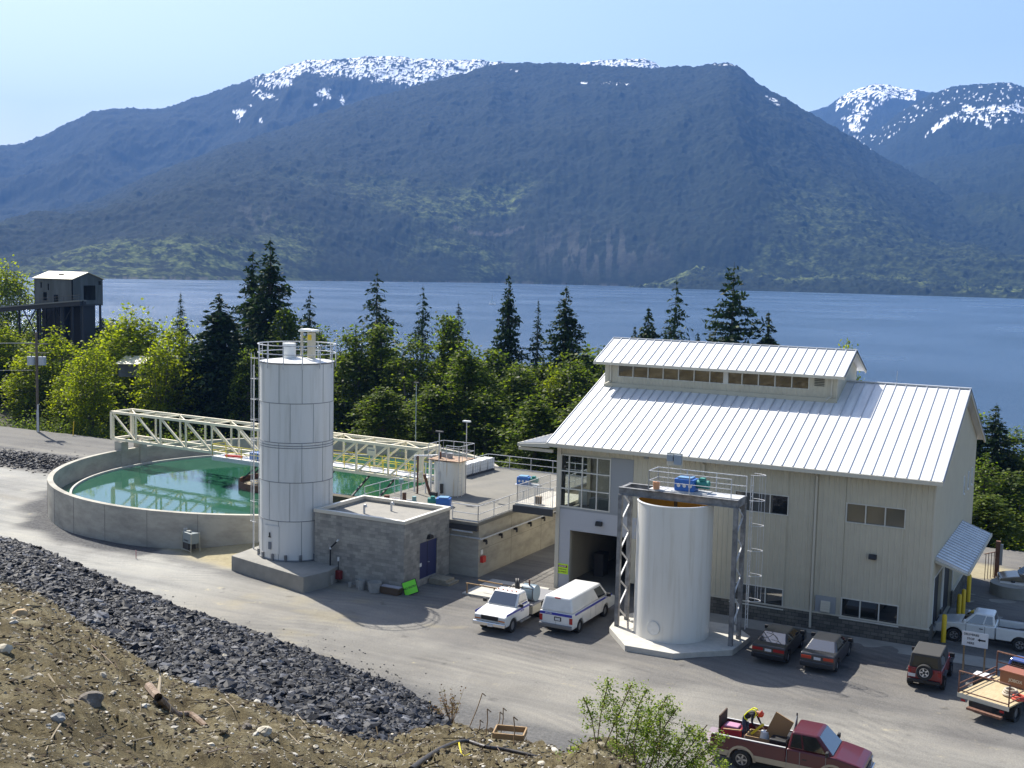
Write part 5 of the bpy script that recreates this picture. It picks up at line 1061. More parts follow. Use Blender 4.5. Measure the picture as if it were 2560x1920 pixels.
o = MB().cyl((0, 0, 0), (0, 0, .55), .03, n=6).build('stake', mat('pink_stake', (.4, .2, .2), .8)); place(o, -58.0, 56.2); setp(o, 'thin pinkish survey stake in the sand left of the silo', 'stake')
# concrete slab gap behind trucks with timber rail
t = empty('landing_pad', (-33.0, 62.4, 0), 0, 'pale concrete landing with thin timber rails left of the bay', 'landing'); MB().box(-2.2, -1.9, .004, 1.9, 1.9, .1).build('slab', M_PAD, t); q = MB(); q.bar((-2.0, -1.8, .7), (1.8, -1.9, .7), .07); q.bar((-1.6, -1.0, .75), (1.8, -1.1, .75), .07)
for x in (-1.9, 0, 1.7): q.bar((x, -1.85, .1), (x, -1.85, .7), .07)
q.build('rail', M_WOOD, t)
# apron slab by the gable doors, round chamber, rebar gate post
setp(link('apron', (lambda m: (m.from_pydata([(-8.7, 66, .012), (-6.9, 66, .012), (-5.6, 74.5, .012), (-5.2, 78, .012), (-8.7, 78, .012)], [], [(0, 1, 2, 3, 4)]), m)[1])(bpy.data.meshes.new('apron')), M_CONC), kind='structure')
setp(link('walkway', (lambda m: (m.from_pydata([(-25, 63.2, .011), (-4, 63.2, .011), (-4, 64.95, .011), (-25, 64.95, .011)], [], [(0, 1, 2, 3)]), m)[1])(bpy.data.meshes.new('walkway')), M_CONC), kind='structure')
t = empty('manhole_chamber', (-5.75, 79.2, 0), 0, 'round concrete chamber with pale lid right of the gable', 'manhole'); MB().lathe((0, 0, 0), [(1.35, -.2), (1.35, .75), (0, .75)], 40).build('ring', M_CONC, t, smooth=True); MB().box(-.75, -.55, .752, .75, .55, .8).build('lid', M_PAD, t); MB().cyl((0, -.05, .8), (0, -.05, .9), .12, n=12).build('grip', M_BLACK, t)
t = empty('gate_post', (-7.1, 83.2, 0), 0, 'rust-brown post with small barred gate wing right of the gable', 'gate post'); MB().box(-.14, -.14, 0, .14, .14, 2.5).build('post', M_RUST, t); MB().box(.141, -.1, .9, .3, .12, 2.3).build('grey_box', M_GREY, t); q = MB()
for i in range(4): q.bar((-.2 - i * .14, -.35 * i, 0), (-.2 - i * .14, -.35 * i, 1.75), .04)
q.bar((-.1, 0, 1.75), (-.7, -1.1, 1.75), .05); q.build('gate_bars', M_RUST, t)
# utility pole with two transformers
t = empty('utility_pole', (-109.3, 91.3, 0), 0, 'wooden utility pole carrying two grey transformer cans', 'utility pole'); t.location.z = G1(-109.3, 91.3)
MB().cyl((0, 0, -.5), (0, 0, 11.3), .17, .13, n=10).build('pole', mat('pole_wood', (.12, .095, .07), .9), t); ca = Vector((.88, .47, 0)); q = MB()
for z, hw in ((10.0, 1.25), (9.0, 1.1)): q.bar(-ca * hw + Vector((0, 0, z)), ca * hw + Vector((0, 0, z)), .1)
q.build('cross_arm', mat('arm_wood', (.2, .18, .14), .9), t)
for s_ in (-1, 1):
    c = ca * .62 * s_; c.z = 7.6; MB().cyl(c, c + Vector((0, 0, .95)), .43, n=20).build('transformer', mat('transformer_grey', (.35, .38, .42), .4), t, smooth=True); q = MB(); q.cyl(c + Vector((0, 0, .95)), c + Vector((0, 0, 1.3)), .06, n=6); q.build('bushing', M_DARK, t)
for s_ in (-.35, .35): c = Vector((.3 + s_ * .2, -.25, 0)); MB().cyl(c, c + Vector((0, 0, 2.8 + s_)), .08, n=8).build('conduit', M_GALV, t)
q = MB()
for z, d in ((10.1, 2.3), (10.05, 1.0), (7.0, 3.0)): q.tube([(-.4 - 4.5 * k, -.2 - 2.4 * k, z - .06 * k * (6 - k) * .5) for k in range(7)], .02, 4)
q.build('cable', M_GREY, t)
o = MB().cyl((0, 0, 0), (.15, 0, 1.6), .05, n=6).build('marker_stake', M_YELB); place(o, -104.0, 91.6); setp(o, 'slim yellow marker leaning at the tree line near the utility pole', 'marker')

# ------------------------------------------------------------------ vehicles
def paint(name, col, rough=0.28, dirt=0.0):
    m = mat(name, col, rough, coat=0.35, noise=(1.5, tuple(c * .82 + .004 for c in col), .45, .8)); return m
P_WHITE = paint('white_paint', (0.68, 0.68, 0.66)); P_MAROON = paint('maroon_paint', (0.075, 0.006, 0.012)); P_CHAR = paint('charcoal_paint', (0.010, 0.011, 0.014)); P_GREY = paint('dark_grey_paint', (0.03, 0.031, 0.035)); P_RED = paint('jeep_red', (0.20, 0.006, 0.010)); P_TAN = paint('tan_paint', (0.16, 0.13, 0.09)); P_NAVY = paint('blue_paint', (0.03, 0.06, 0.22)); P_GOLD = paint('beige_lower', (0.36, 0.31, 0.23))
M_TYRE = mat('tyre_rubber', (0.018, 0.018, 0.018), 0.9); M_RIM = mat('rim_alloy', (0.45, 0.45, 0.46), 0.35, metal=0.7); M_CHROME = mat('chrome', (0.62, 0.62, 0.63), 0.15, metal=1.0); M_TAIL = mat('tail_red', (0.30, 0.01, 0.01), 0.25); M_LAMP = mat('headlight', (0.55, 0.56, 0.56), 0.1); M_STRIPE = mat('blue_stripe', (0.02, 0.03, 0.32), 0.35); M_CAR = glass_mat('car_glass', (0.01, 0.012, 0.014)); M_AMBER = mat('amber', (.55, .15, .02), .3); M_PLATE = mat('number_plate', (.55, .56, .58), .5)
def outline(top, zb, wheels, ra, x0, x1):
    """side outline: top points rear -> front, then the sill back with wheel arches"""
    pts = list(top) + [(x1, zb)]
    for wx in sorted(wheels, reverse=True):
        for i in range(9): a = math.pi * i / 8; z = zb + ra * 1.0 * math.sin(a); pts.append((wx + ra * math.cos(a), max(zb, .36 + ra * math.sin(a)) if 0 < i < 8 else zb))
    pts.append((x0, zb)); return pts
def wheel(parent, x, y, r, w=.24, rim=M_RIM, spoke=5):
    s = 1 if y > 0 else -1; q = MB(); v = [(.62 * r, -w / 2), (.95 * r, -w / 2), (r, -w * .32), (r, w * .32), (.95 * r, w / 2), (.62 * r, w / 2)]
    q.lathe((0, 0, 0), v + [v[0]], 28); o = q.build('wheel', M_TYRE, parent, smooth=True); o.location = (x, y, r); o.rotation_euler = (R(90), 0, 0)
    q = MB(); q.cyl((0, 0, -w * .25), (0, 0, w * .25), .64 * r, n=24); k = q.build('rim', M_DARK if spoke else rim, o, smooth=True)
    if spoke:
        q = MB(); z = -s * w * .27
        q.ring((0, 0, z), .56 * r, .05 * r, 24, 6)
        for i in range(spoke): a = 2 * math.pi * i / spoke; q.bar((0, 0, z), (.58 * r * math.cos(a), .58 * r * math.sin(a), z), .17 * r, .04)
        q.cyl((0, 0, z - .02), (0, 0, z + .02), .17 * r, n=12); q.build('spokes', rim, o)
    return o
def frustum(parent, name, m, zb, zt, xb0, xb1, wb, xt0, xt1, wt, bevel=.05):
    q = MB(); q.add([(xb0, -wb, zb), (xb1, -wb, zb), (xb1, wb, zb), (xb0, wb, zb), (xt0, -wt, zt), (xt1, -wt, zt), (xt1, wt, zt), (xt0, wt, zt)], [(3, 2, 1, 0), (4, 5, 6, 7), (0, 1, 5, 4), (1, 2, 6, 5), (2, 3, 7, 6), (3, 0, 4, 7)])
    o = q.build(name, m, parent, bevel=bevel, seg=3); fc = {'right': [(xb0, -wb, zb), (xb1, -wb, zb), (xt1, -wt, zt), (xt0, -wt, zt)], 'left': [(xb1, wb, zb), (xb0, wb, zb), (xt0, wt, zt), (xt1, wt, zt)], 'front': [(xb1, -wb, zb), (xb1, wb, zb), (xt1, wt, zt), (xt1, -wt, zt)], 'rear': [(xb0, wb, zb), (xb0, -wb, zb), (xt0, -wt, zt), (xt0, wt, zt)]}
    return o, fc
def pane(parent, name, face, u0, u1, v0, v1, m=None, off=.008, skew=0):
    a, b, c, d = [Vector(p) for p in face]; nrm = (b - a).cross(d - a).normalized() * off
    def P(u, v): return a.lerp(b, u).lerp(d.lerp(c, u), v) + nrm
    q = MB(); f = [P(u0, v0), P(u1, v0), P(u1 - skew, v1), P(u0, v1)] if skew >= 0 else [P(u0, v0), P(u1, v0), P(u1, v1), P(u0 - skew, v1)]
    q.add(f + [p - nrm * 1.5 for p in f], [(0, 1, 2, 3), (0, 4, 5, 1), (1, 5, 6, 2), (2, 6, 7, 3), (3, 7, 4, 0)]); return q.build(name, m or M_CAR, parent)
def bx(parent, name, m, *a, bevel=0): return MB().box(*a).build(name, m, parent, bevel=bevel)
def mirrors(t, x, y, z, m=M_BLACK):
    for s in (-1, 1): bx(t, 'mirror', m, x - .06, min(s * y, s * (y + .24)), z, x + .06, max(s * y, s * (y + .24)), z + .2, bevel=.03)

# --- white work van
t = empty('cargo_van', (-26.83, 59.25, 0), R(90), 'white cargo van with blue stripe seen from behind at the open bay', 'van')
L2 = 2.95; W2 = 1.0
q = MB(); q.prism(outline([(-L2, 1.28), (1.35, 1.28), (2.35, 1.12), (L2 - .03, .98), (L2, .75)], .40, (-1.85, 1.65), .44, -L2, L2), 'y', -W2, W2); q.build('body', P_WHITE, t, bevel=.06)
cb, fc = frustum(t, 'upper_body', P_WHITE, 1.27, 2.10, -L2 + .02, 2.0, W2 - .02, -L2 + .22, 1.15, .80, bevel=.12)
pane(t, 'windscreen', fc['front'], .06, .94, .08, .9); pane(t, 'side_window', fc['right'], .72, .93, .1, .82, skew=.0); pane(t, 'side_window', fc['left'], .07, .28, .1, .82)
for s in (-1, 1):
    bx(t, 'tail_light', M_TAIL, -L2 - .012, s * .90 - .09, .72, -L2 + .05, s * .90 + .09, 1.06); bx(t, 'stripe', M_STRIPE, -2.6, s * W2 - (.006 if s < 0 else -.001), 1.12, 2.4, s * W2 + (.001 if s < 0 else .006) , 1.24)
    for wx in (-1.85, 1.65): wheel(t, wx, s * .86, .36, .24, spoke=0)
bx(t, 'stripe', M_STRIPE, -L2 - .006, -.97, 1.10, -L2 - .001, .97, 1.24); bx(t, 'rear_bumper', mat('bumper_grey', (.16, .155, .15), .6), -L2 - .12, -.98, .42, -L2 + .02, .98, .62, bevel=.03)
bx(t, 'front_bumper', M_CHROME, L2 - .02, -.95, .42, L2 + .12, .95, .6, bevel=.03); pl = bx(t, 'plate_recess', M_BLACK, -L2 - .01, -.33, .80, -L2 - .001, .10, 1.03); bx(t, 'licence_plate', M_PLATE, -L2 - .02, -.26, .84, -L2 - .011, .04, .98)
q = MB(); q.box(-L2 - .004, -.008, .64, -L2 - .001, .008, 1.08); q.build('door_seam', M_SEAM, t); mirrors(t, 1.75, .98, 1.2)
text_part('EPCOR', .13, M_PLATE, t, facing((-L2 - .008, .45, 1.17), -1, 0), .002); text_part('EPCOR', .13, M_PLATE, t, facing((1.7, -W2 - .008, 1.18), 0, -1), .002)
for sx in (-.55, .15, 1.05):
    for yy in (-1, 1): bx(t, 'door_seam', M_SEAM, sx - .006, yy * W2 - .004, .5, sx + .006, yy * W2 + .004, 1.1)
bx(t, 'brake_light', M_TAIL, -L2 + .16, -.16, 2.0, -L2 + .24, .16, 2.05); bx(t, 'underbody', M_BLACK, -2.7, -.7, .25, 2.7, .7, .6)
# --- white service truck with flat deck
t = empty('service_truck', (-29.95, 57.5, 0), R(-90), 'white service truck with blue stripe and hose gear on its deck, nose towards the road', 'truck')
W2 = .98; q = MB(); q.prism(outline([(.15, 1.28), (1.55, 1.28), (2.75, 1.12), (3.0, 1.05), (3.02, .62)], .48, (2.05,), .46, .15, 3.0), 'y', -W2, W2); q.build('body', P_WHITE, t, bevel=.07)
cb, fc = frustum(t, 'cab', P_WHITE, 1.27, 1.96, .18, 1.72, W2 - .04, .30, 1.12, .78, bevel=.10)
pane(t, 'windscreen', fc['front'], .05, .95, .08, .92); pane(t, 'side_window', fc['left'], .12, .86, .06, .85, skew=.0); pane(t, 'side_window', fc['right'], .14, .88, .06, .85)
for s in (-1, 1):
    a = bx(t, 'headlight', M_LAMP, 2.98, s * .74 - .19, .86, 3.035, s * .74 + .19, 1.02); bx(t, 'indicator', M_AMBER, 2.98, s * .74 - .19, .79, 3.03, s * .74 + .19, .85); bx(t, 'stripe', M_STRIPE, .2, s * W2 - (.006 if s < 0 else -.001), 1.08, 2.9, s * W2 + (.001 if s < 0 else .006), 1.19)
    wheel(t, 2.05, s * .84, .40, .24, spoke=0); wheel(t, -1.35, s * .82, .40, .40, spoke=0); bx(t, 'running_board', M_GALVD, .2, min(s * .96, s * 1.1), .42, 1.45, max(s * .96, s * 1.1), .48)
bx(t, 'grille', M_BLACK, 3.0, -.52, .80, 3.04, .52, 1.03); bx(t, 'front_bumper', M_CHROME, 2.98, -1.0, .48, 3.16, 1.0, .72, bevel=.05); bx(t, 'licence_plate', M_PLATE, 3.161, -.05, .50, 3.18, .28, .64)
for i in range(5): MB().cyl((1.0 + 0, -.56 + .28 * i, 1.97), (1.0, -.56 + .28 * i, 2.02), .045, n=8).build('roof_marker', M_AMBER, t)
bx(t, 'chassis', M_BLACK, -3.2, -.45, .45, 2.6, .45, .75); bx(t, 'deck', mat('deck_steel', (.2, .2, .21), .6), -3.3, -1.08, .98, .1, 1.08, 1.08); mirrors(t, 1.5, 1.02, 1.3)
bx(t, 'tool_box', mat('cream_box', (.45, .42, .33), .5), -1.1, .62, .5, -.05, 1.08, .97, bevel=.02)
q = MB(); q.cyl((-.75, .15, 1.55), (-.75, .95, 1.55), .46, n=28); q.build('tank', mat('blue_grey_tank', (.16, .22, .26), .4), t, smooth=True)
q = MB(); q.ring((0, 0, 0), .28, .07, 24, 8); q.ring((0, 0, .12), .28, .07, 24, 8); o = q.build('hose_reel', mat('black_hose', (.02, .02, .02), .6), t); o.location = (-.4, -.05, 2.0); o.rotation_euler = (R(90), 0, R(30))
MB().cyl((-.6, .55, 2.0), (-.6, .55, 2.3), .05, n=8).build('valve_stem', M_RUST, t); MB().cyl((-1.0, -.4, 1.1), (-1.0, -.4, 2.1), .12, n=10).build('red_bottle', mat('dark_red', (.18, .02, .02), .6), t); q = MB(); q.tube([(-.2, -.95, 1.1), (-.2, -.95, 1.9), (-.2, .95, 1.9), (-.2, .95, 1.1)], .03); q.tube([(-3.2, -1.0, 1.1), (-3.2, -1.0, 1.5), (-.2, -1.0, 1.5)], .025); q.build('rack', M_DARK, t)
o = text_part('EPCOR', .13, M_STRIPE, t, facing((1.05, W2 + .004, 1.0), 0, 1), .002)
# --- saloons
def sedan(loc, label, pm, full_tail, tailm=M_TAIL):
    t = empty('parked_sedan', loc, R(90), label, 'car', 'dark saloons in the shade'); L2, W2 = 2.32, .86
    q = MB(); q.prism(outline([(-L2, .55), (-L2 + .04, .98), (-1.45, 1.02), (.95, .98), (L2 - .2, .80), (L2, .62)], .28, (-1.4, 1.35), .36, -L2, L2), 'y', -W2, W2); q.build('body', pm, t, bevel=.07)
    cb, fc = frustum(t, 'cabin', pm, .97, 1.38, -1.75, 1.15, W2 - .05, -1.0, .35, .60, bevel=.07)
    pane(t, 'windscreen', fc['front'], .05, .95, .04, .93); pane(t, 'rear_window', fc['rear'], .06, .94, .04, .93); 
    for f_, (a, b, c_) in (('right', (.12, .48, .88)), ('left', (.12, .52, .88))): pane(t, 'side_window', fc[f_], a, b - .015, .08, .88); pane(t, 'side_window', fc[f_], b + .015, c_, .08, .88)
    for s in (-1, 1):
        bx(t, 'tail_light', tailm, -L2 - .012, s * .55 - (.28 if full_tail else .25), .72, -L2 + .03, s * .55 + (.28 if full_tail else .25), .86)
        for wx in (-1.4, 1.35): wheel(t, wx, s * .74, .31, .2)
    bx(t, 'licence_plate', M_PLATE, -L2 - .014, -.17, .70, -L2 - .001, .17, .84); bx(t, 'rear_bumper', pm, -L2 - .1, -.85, .34, -L2 + .05, .85, .60, bevel=.04); bx(t, 'underbody', M_BLACK, -2.1, -.6, .2, 2.1, .6, .5); mirrors(t, .85, .84, .92)
sedan((-15.45, 60.0, 0), 'near-black saloon with wide red tail lights nearest the tank', P_CHAR, True)
sedan((-12.95, 60.0, 0), 'grey saloon with orange-red tail lights, right of the near-black one', P_GREY, False, mat('tail_orange', (.45, .05, .02), .3))
# --- soft-top off-roader
t = empty('off_roader', (-7.85, 59.85, 0), R(90), 'red boxy off-roader with dark soft top and rear spare wheel', 'car'); L2, W2 = 1.9, .78
q = MB(); q.prism(outline([(-L2, 1.12), (.55, 1.12), (1.75, 1.02), (1.8, .6)], .46, (-1.15, 1.2), .42, -L2, 1.8), 'y', -W2, W2); q.build('body', P_RED, t, bevel=.04)
cb, fc = frustum(t, 'soft_top', mat('canvas_top', (.035, .034, .032), .8), 1.11, 1.80, -L2 + .01, .70, W2 - .02, -L2 + .10, .25, .66, bevel=.05)
pane(t, 'windscreen', fc['front'], .05, .95, .06, .9); pane(t, 'rear_window', fc['rear'], .10, .90, .12, .82, mat('clear_vinyl', (.05, .045, .03), .25)); pane(t, 'side_window', fc['right'], .06, .5, .15, .85); pane(t, 'side_window', fc['left'], .5, .94, .15, .85)
o = wheel(t, -L2 - .14, .02, .38, .24, mat('bright_rim', (.62, .62, .62), .3, metal=.4)); o.location.z = .98; o.location.y = 0; o.name = 'spare_wheel'; o.rotation_euler = (R(90), 0, R(90))
for s in (-1, 1):
    bx(t, 'tail_light', M_TAIL, -L2 - .03, s * .68 - .06, .82, -L2 + .02, s * .68 + .06, 1.0); bx(t, 'fender', M_BLACK, .72, min(s * .74, s * .92), .80, 1.72, max(s * .74, s * .92), .86, bevel=.03); bx(t, 'fender', M_BLACK, -1.62, min(s * .74, s * .92), .80, -.66, max(s * .74, s * .92), .86, bevel=.03)
    for wx in (-1.15, 1.2): wheel(t, wx, s * .75, .38, .24)
bx(t, 'licence_plate', M_PLATE, -L2 - .05, .42, .66, -L2 - .03, .75, .82); bx(t, 'rear_bumper', M_BLACK, -L2 - .12, -.75, .44, -L2 + .0, .75, .58, bevel=.02); bx(t, 'underbody', M_BLACK, -1.7, -.55, .3, 1.6, .55, .6); mirrors(t, .6, .78, 1.15)
# --- pickups
def pickup(name, loc, rz, label, pm, L=5.5, W=1.84, wb=3.35, r=.37, lower=None, cab=(-.55, 1.45), tailgate_down=False, roof=1.72, belt=1.15, front_x=None):
    t = empty(name, loc, rz, label, 'pickup truck'); h = L / 2; W2 = W / 2; wf = wb / 2 + .05; wr = -wb / 2 + .05; fl = .78
    q = MB(); q.prism(outline([(cab[0] - .02, fl), (cab[0] - .02, belt), (cab[1] + .25, belt), (h - .35, belt - .13), (h - .04, belt - .22), (h, .62)], .46, (wf,), r + .09, cab[0] - .02, h), 'y', -W2, W2); q.build('body', pm, t, bevel=.07)
    bd = MB(); bd.box(-h + .02, -W2 + .12, fl - .1, cab[0] - .05, W2 - .12, fl)
    B = bd.build('bed', M_DARK, t)
    for s in (-1, 1):
        q = MB(); q.prism(outline([(-h, belt - .02), (cab[0] - .05, belt - .02)], .50, (wr,), r + .1, -h, cab[0] - .05), 'y', min(s * W2, s * (W2 - .12)), max(s * W2, s * (W2 - .12))); q.build('bed_side', pm, B, bevel=.03); bx(B, 'bed_rail', mat('worn_rail', (.5, .5, .5), .4), -h + .03, min(s * (W2 - .1), s * (W2 - .02)), belt - .018, cab[0] - .06, max(s * (W2 - .1), s * (W2 - .02)), belt + .006)
    if tailgate_down: bx(t, 'tailgate', mat('tailgate_inner', (.24, .19, .22), .6), -h - .52, -W2 + .1, fl - .06, -h - .01, W2 - .1, fl, bevel=.02)
    else: bx(t, 'tailgate', pm, -h, -W2 + .12, .52, -h + .06, W2 - .12, belt - .02)
    cb, fc = frustum(t, 'cab', pm, belt - .01, roof, cab[0], cab[1] + .15, W2 - .05, cab[0] + .12, cab[1] - .5, W2 - .24, bevel=.09)
    pane(t, 'windscreen', fc['front'], .05, .95, .05, .93); pane(t, 'rear_window', fc['rear'], .12, .88, .2, .85)
    for s, f_ in ((-1, 'right'), (1, 'left')):
        k = (lambda a, b: (a, b)) if s < 0 else (lambda a, b: (1 - b, 1 - a))
        a, b = k(.07, .33); pane(t, 'side_window', fc[f_], a, b, .12, .86); a, b = k(.38, .86); pane(t, 'side_window', fc[f_], a, b, .08, .88)
        bx(t, 'headlight', M_LAMP, h - .1, s * (W2 - .2) - .15, .76, h + .006, s * (W2 - .2) + .15, .92); bx(t, 'tail_light', M_TAIL, -h - .01, s * (W2 - .09) - .07, .72, -h + .04, s * (W2 - .09) + .07, 1.05)
        for wx in (wf, wr): wheel(t, wx, s * (W2 - .13), r, .25)
        y0, y1 = sorted((s * W2, s * (W2 + .008)))
        for sx in (cab[0] + .0, cab[0] + .52, cab[1] - .12): bx(t, 'door_seam', M_SEAM, sx - .012, y0, .52, sx + .012, y1, belt - .04)
        bx(t, 'door_handle', M_BLACK, cab[0] + .62, y0, .92, cab[0] + .80, y1 + .01, .97)
        if lower: 
            for a, b in ((-h + .02, wr - r - .12), (wr + r + .12, wf - r - .12), (wf + r + .12, h - .06)): bx(t, 'lower_panel', lower, a, y0, .47, b, y1, .70)
            for wx in (wr, wf):
                q = MB(); n = 10; vs = []
                for i in range(n + 1):
                    a = math.pi * i / n
                    for rr in (r + .09, r + .19): 
                        for yy in (y0, y1 + .006): vs.append((wx + rr * math.cos(a), yy, .40 + rr * math.sin(a)))
                q.add(vs, [f for i in range(n) for f in ((4 * i, 4 * i + 4, 4 * i + 5, 4 * i + 1), (4 * i + 2, 4 * i + 3, 4 * i + 7, 4 * i + 6), (4 * i + 1, 4 * i + 5, 4 * i + 7, 4 * i + 3), (4 * i, 4 * i + 2, 4 * i + 6, 4 * i + 4))]); q.build('wheel_arch', lower, t)
    bx(t, 'front_bumper', M_CHROME if lower else pm, h - .06, -W2 + .02, .42, h + .1, W2 - .02, .64, bevel=.04); bx(t, 'grille', M_BLACK, h - .05, -.5, .70, h + .008, .5, .9); bx(t, 'rear_bumper', M_CHROME, -h - .12, -W2 + .05, .44, -h + .02, W2 - .05, .60, bevel=.03)
    bx(t, 'underbody', M_BLACK, -h + .3, -W2 + .28, .3, h - .3, W2 - .28, .66); mirrors(t, cab[1] - .05, W2 - .02, belt + .02, pm if not lower else M_BLACK); return t
pickup('white_pickup', (-5.95, 67.85, 0), R(180), 'white extended-cab pickup nosed up to the gable bollards', P_WHITE, cab=(-.35, 1.25))
MT = pickup('maroon_pickup', (-11.1, 45.62, 0), R(1), 'maroon pickup with beige lower panels and an open tailgate, in the foreground', P_MAROON, L=6.1, W=1.98, wb=3.62, r=.40, lower=P_GOLD, cab=(.05, 1.7), tailgate_down=True, roof=1.92, belt=1.27)
text_part('4x4', .16, M_PLATE, MT, facing((-2.55, -1.0, 1.05), 0, -1), .002)
pickup('tan_pickup', (-4.0, 80.6, 0), R(190), 'dusty tan pickup half out of frame beyond the round chamber', P_TAN)
# load of the maroon truck
ML = lambda x, y, z=0: (-11.1 + x, 45.62 + y, z)
o = MB().box(-.42, -.32, 0, .42, .32, .5).build('red_cooler', mat('faded_red', (.42, .035, .05), .5), bevel=.05); o.location = ML(-2.45, .05, .784); setp(o, 'faded red plastic box behind the worker in the pickup bed', 'box'); MB().box(-.3, -.25, .5, .3, .25, .6).build('contents', mat('pink_rags', (.4, .2, .3), .9), o, bevel=.04)
o = MB().box(-.03, -.5, 0, .03, .5, .95).build('upright_crate_side', mat('dark_wood', (.07, .04, .025), .9), bevel=.01); o.location = ML(-2.95, .3, .784); setp(o, 'dark upright board at the rear of the pickup bed', 'board'); 
o = MB(); o.bar((0, 0, 0), (.75, .0, .08), .08, .03); o = o.build('timber_strip', M_WOOD); o.location = ML(-2.7, -.42, 1.3); setp(o, 'pale timber strip lying over the red box', 'timber')
t = empty('open_crate', ML(-1.25, .0, .784), 0, 'open brown crate in front of the worker, lid raised', 'crate'); q = MB(); q.box(-.55, -.4, 0, .55, -.36, .42); q.box(-.55, .36, 0, .55, .4, .42); q.box(-.55, -.36, 0, -.51, .36, .42); q.box(.51, -.36, 0, .55, .36, .42); q.build('crate', M_WOOD, t); q = MB(); q.bar((.55, 0, .4), (.95, 0, 1.35), .05, .8); q.build('lid', mat('lid_wood', (.28, .17, .08), .9), t)
o = MB().cyl((0, 0, 0), (0, 0, .38), .20, .16, n=20).build('white_jug', M_WHP, None, smooth=True); o.location = ML(-1.1, 0, 1.0); setp(o, 'white round jug inside the open crate', 'jug')
o = MB(); o.bar((0, 0, 0), (.48, 0, .5), .09); o = o.build('yellow_tool', M_YEL); o.location = ML(-1.62, -.1, 1.2); setp(o, 'yellow and black tool slanting out of the crate', 'tool')
t = empty('welding_set', ML(-.42, .05, .784), 0, 'dark machine with upright pipe behind the maroon cab', 'machine'); MB().box(-.35, -.6, 0, .35, .6, .55).build('case', M_BLACK, t, bevel=.05); MB().cyl((0, .1, .55), (0, .1, 1.05), .06, n=8).build('stack', M_RUST, t)
t = empty('headache_rack', ML(.0, .0, 1.27), 0, 'black frame with triangular plate behind the maroon cab', 'rack'); q = MB(); q.bar((0, .75, 0), (0, .75, .85), .05); q.bar((0, -.75, 0), (0, -.75, .25), .05); q.build('post', M_BLACK, t); q = MB(); q.prism([(-.0, .05), (.7, .05), (.7, .75)], 'x', -.01, .01); q.build('plate', M_GREY, t)
# --- stake-bed truck at the right edge
FB = empty('stake_truck', (-4.93, 55.25, 0), R(70), 'flat-deck truck with stake rails and plywood floor at the right edge', 'truck')
bx(FB, 'deck', mat('plywood', (.46, .37, .22), .85, noise=(2, (.34, .26, .15), .4, .7, (1, 6, 1))), 0, -1.17, .95, 3.7, 1.17, 1.02); bx(FB, 'deck_edge', M_TRIM, -.05, -1.2, .84, 0, 1.2, 1.03); q = MB()
for s in (-1, 1):
    q.tube([(0, s * 1.17, 1.0), (0, s * 1.17, 2.05)], .035); q.tube([(0, s * 1.17, 1.45), (3.7, s * 1.17, 1.45)], .03); q.tube([(0, s * 1.17, 1.2), (3.7, s * 1.17, 1.2)], .03); q.tube([(3.7, s * 1.17, 1.0), (3.7, s * 1.17, 2.2)], .04)
q.tube([(0, -1.17, 2.05), (0, 1.17, 2.05)], .035); q.tube([(0, -1.17, 1.15), (0, 1.17, 1.15)], .03); q.tube([(3.7, -1.17, 2.2), (3.7, 1.17, 2.2)], .04); q.tube([(3.7, -1.17, 1.7), (3.7, 1.17, 1.7)], .03); q.build('stake_rail', M_RUST, FB)
bx(FB, 'chassis', M_BLACK, -.1, -.45, .5, 6.0, .45, .84); bx(FB, 'rear_bumper', M_RUST, -.35, -1.0, .48, -.1, .6, .58)
for s in (-1, 1):
    wheel(FB, 1.2, s * .85, .42, .4, spoke=0); wheel(FB, 5.0, s * .85, .42, .25, spoke=0); bx(FB, 'tail_light', M_TAIL, -.07, s * .9 - .1, .7, -.05, s * .9 + .1, .8)
q = MB(); q.prism(outline([(3.95, 1.25), (5.3, 1.25), (6.2, 1.1), (6.25, .7)], .5, (5.0,), .5, 3.95, 6.25), 'y', -.95, .95); q.build('body', P_NAVY, FB, bevel=.07); cb, fc = frustum(FB, 'cab', P_NAVY, 1.24, 1.92, 3.97, 5.35, .9, 4.1, 4.85, .75, bevel=.09); pane(FB, 'rear_window', fc['rear'], .1, .9, .15, .85); pane(FB, 'windscreen', fc['front'], .06, .94, .06, .92); pane(FB, 'side_window', fc['right'], .12, .85, .1, .85); pane(FB, 'side_window', fc['left'], .15, .88, .1, .85)
FM = Matrix.Translation((-4.93, 55.25, 0)) @ Matrix.Rotation(R(70), 4, 'Z')
def onfb(o, x, y, z, rz=0): o.matrix_world = FM @ Matrix.Translation((x, y, z)) @ Matrix.Rotation(rz, 4, 'Z'); return o
t = empty('tool_chest', (0, 0, 0), 0, 'large brown steel tool chest standing across the front of the truck deck', 'tool chest'); onfb(t, 3.1, -.2, 1.024); MB().box(-.38, -.75, 0, .38, .75, .62).build('case', mat('jobsite_brown', (.20, .085, .045), .6), t, bevel=.02); MB().box(-.42, -.8, .62, .42, .8, .70).build('lid', mat('jobsite_lid', (.26, .09, .05), .5), t, bevel=.02)
text_part('JOBOX', .2, M_TRIM, t, facing((-.39, .0, .3), -1, 0), .003)
t = empty('site_box', (0, 0, 0), 0, 'dark box with a white lid at the left side of the truck deck', 'box'); onfb(t, 2.9, 1.45, .8, R(8)); MB().box(-.3, -.35, -.8, .3, .35, .3).build('case', M_DARK, t); MB().box(-.33, -.38, .3, .33, .38, .36).build('lid', M_WHP, t); 
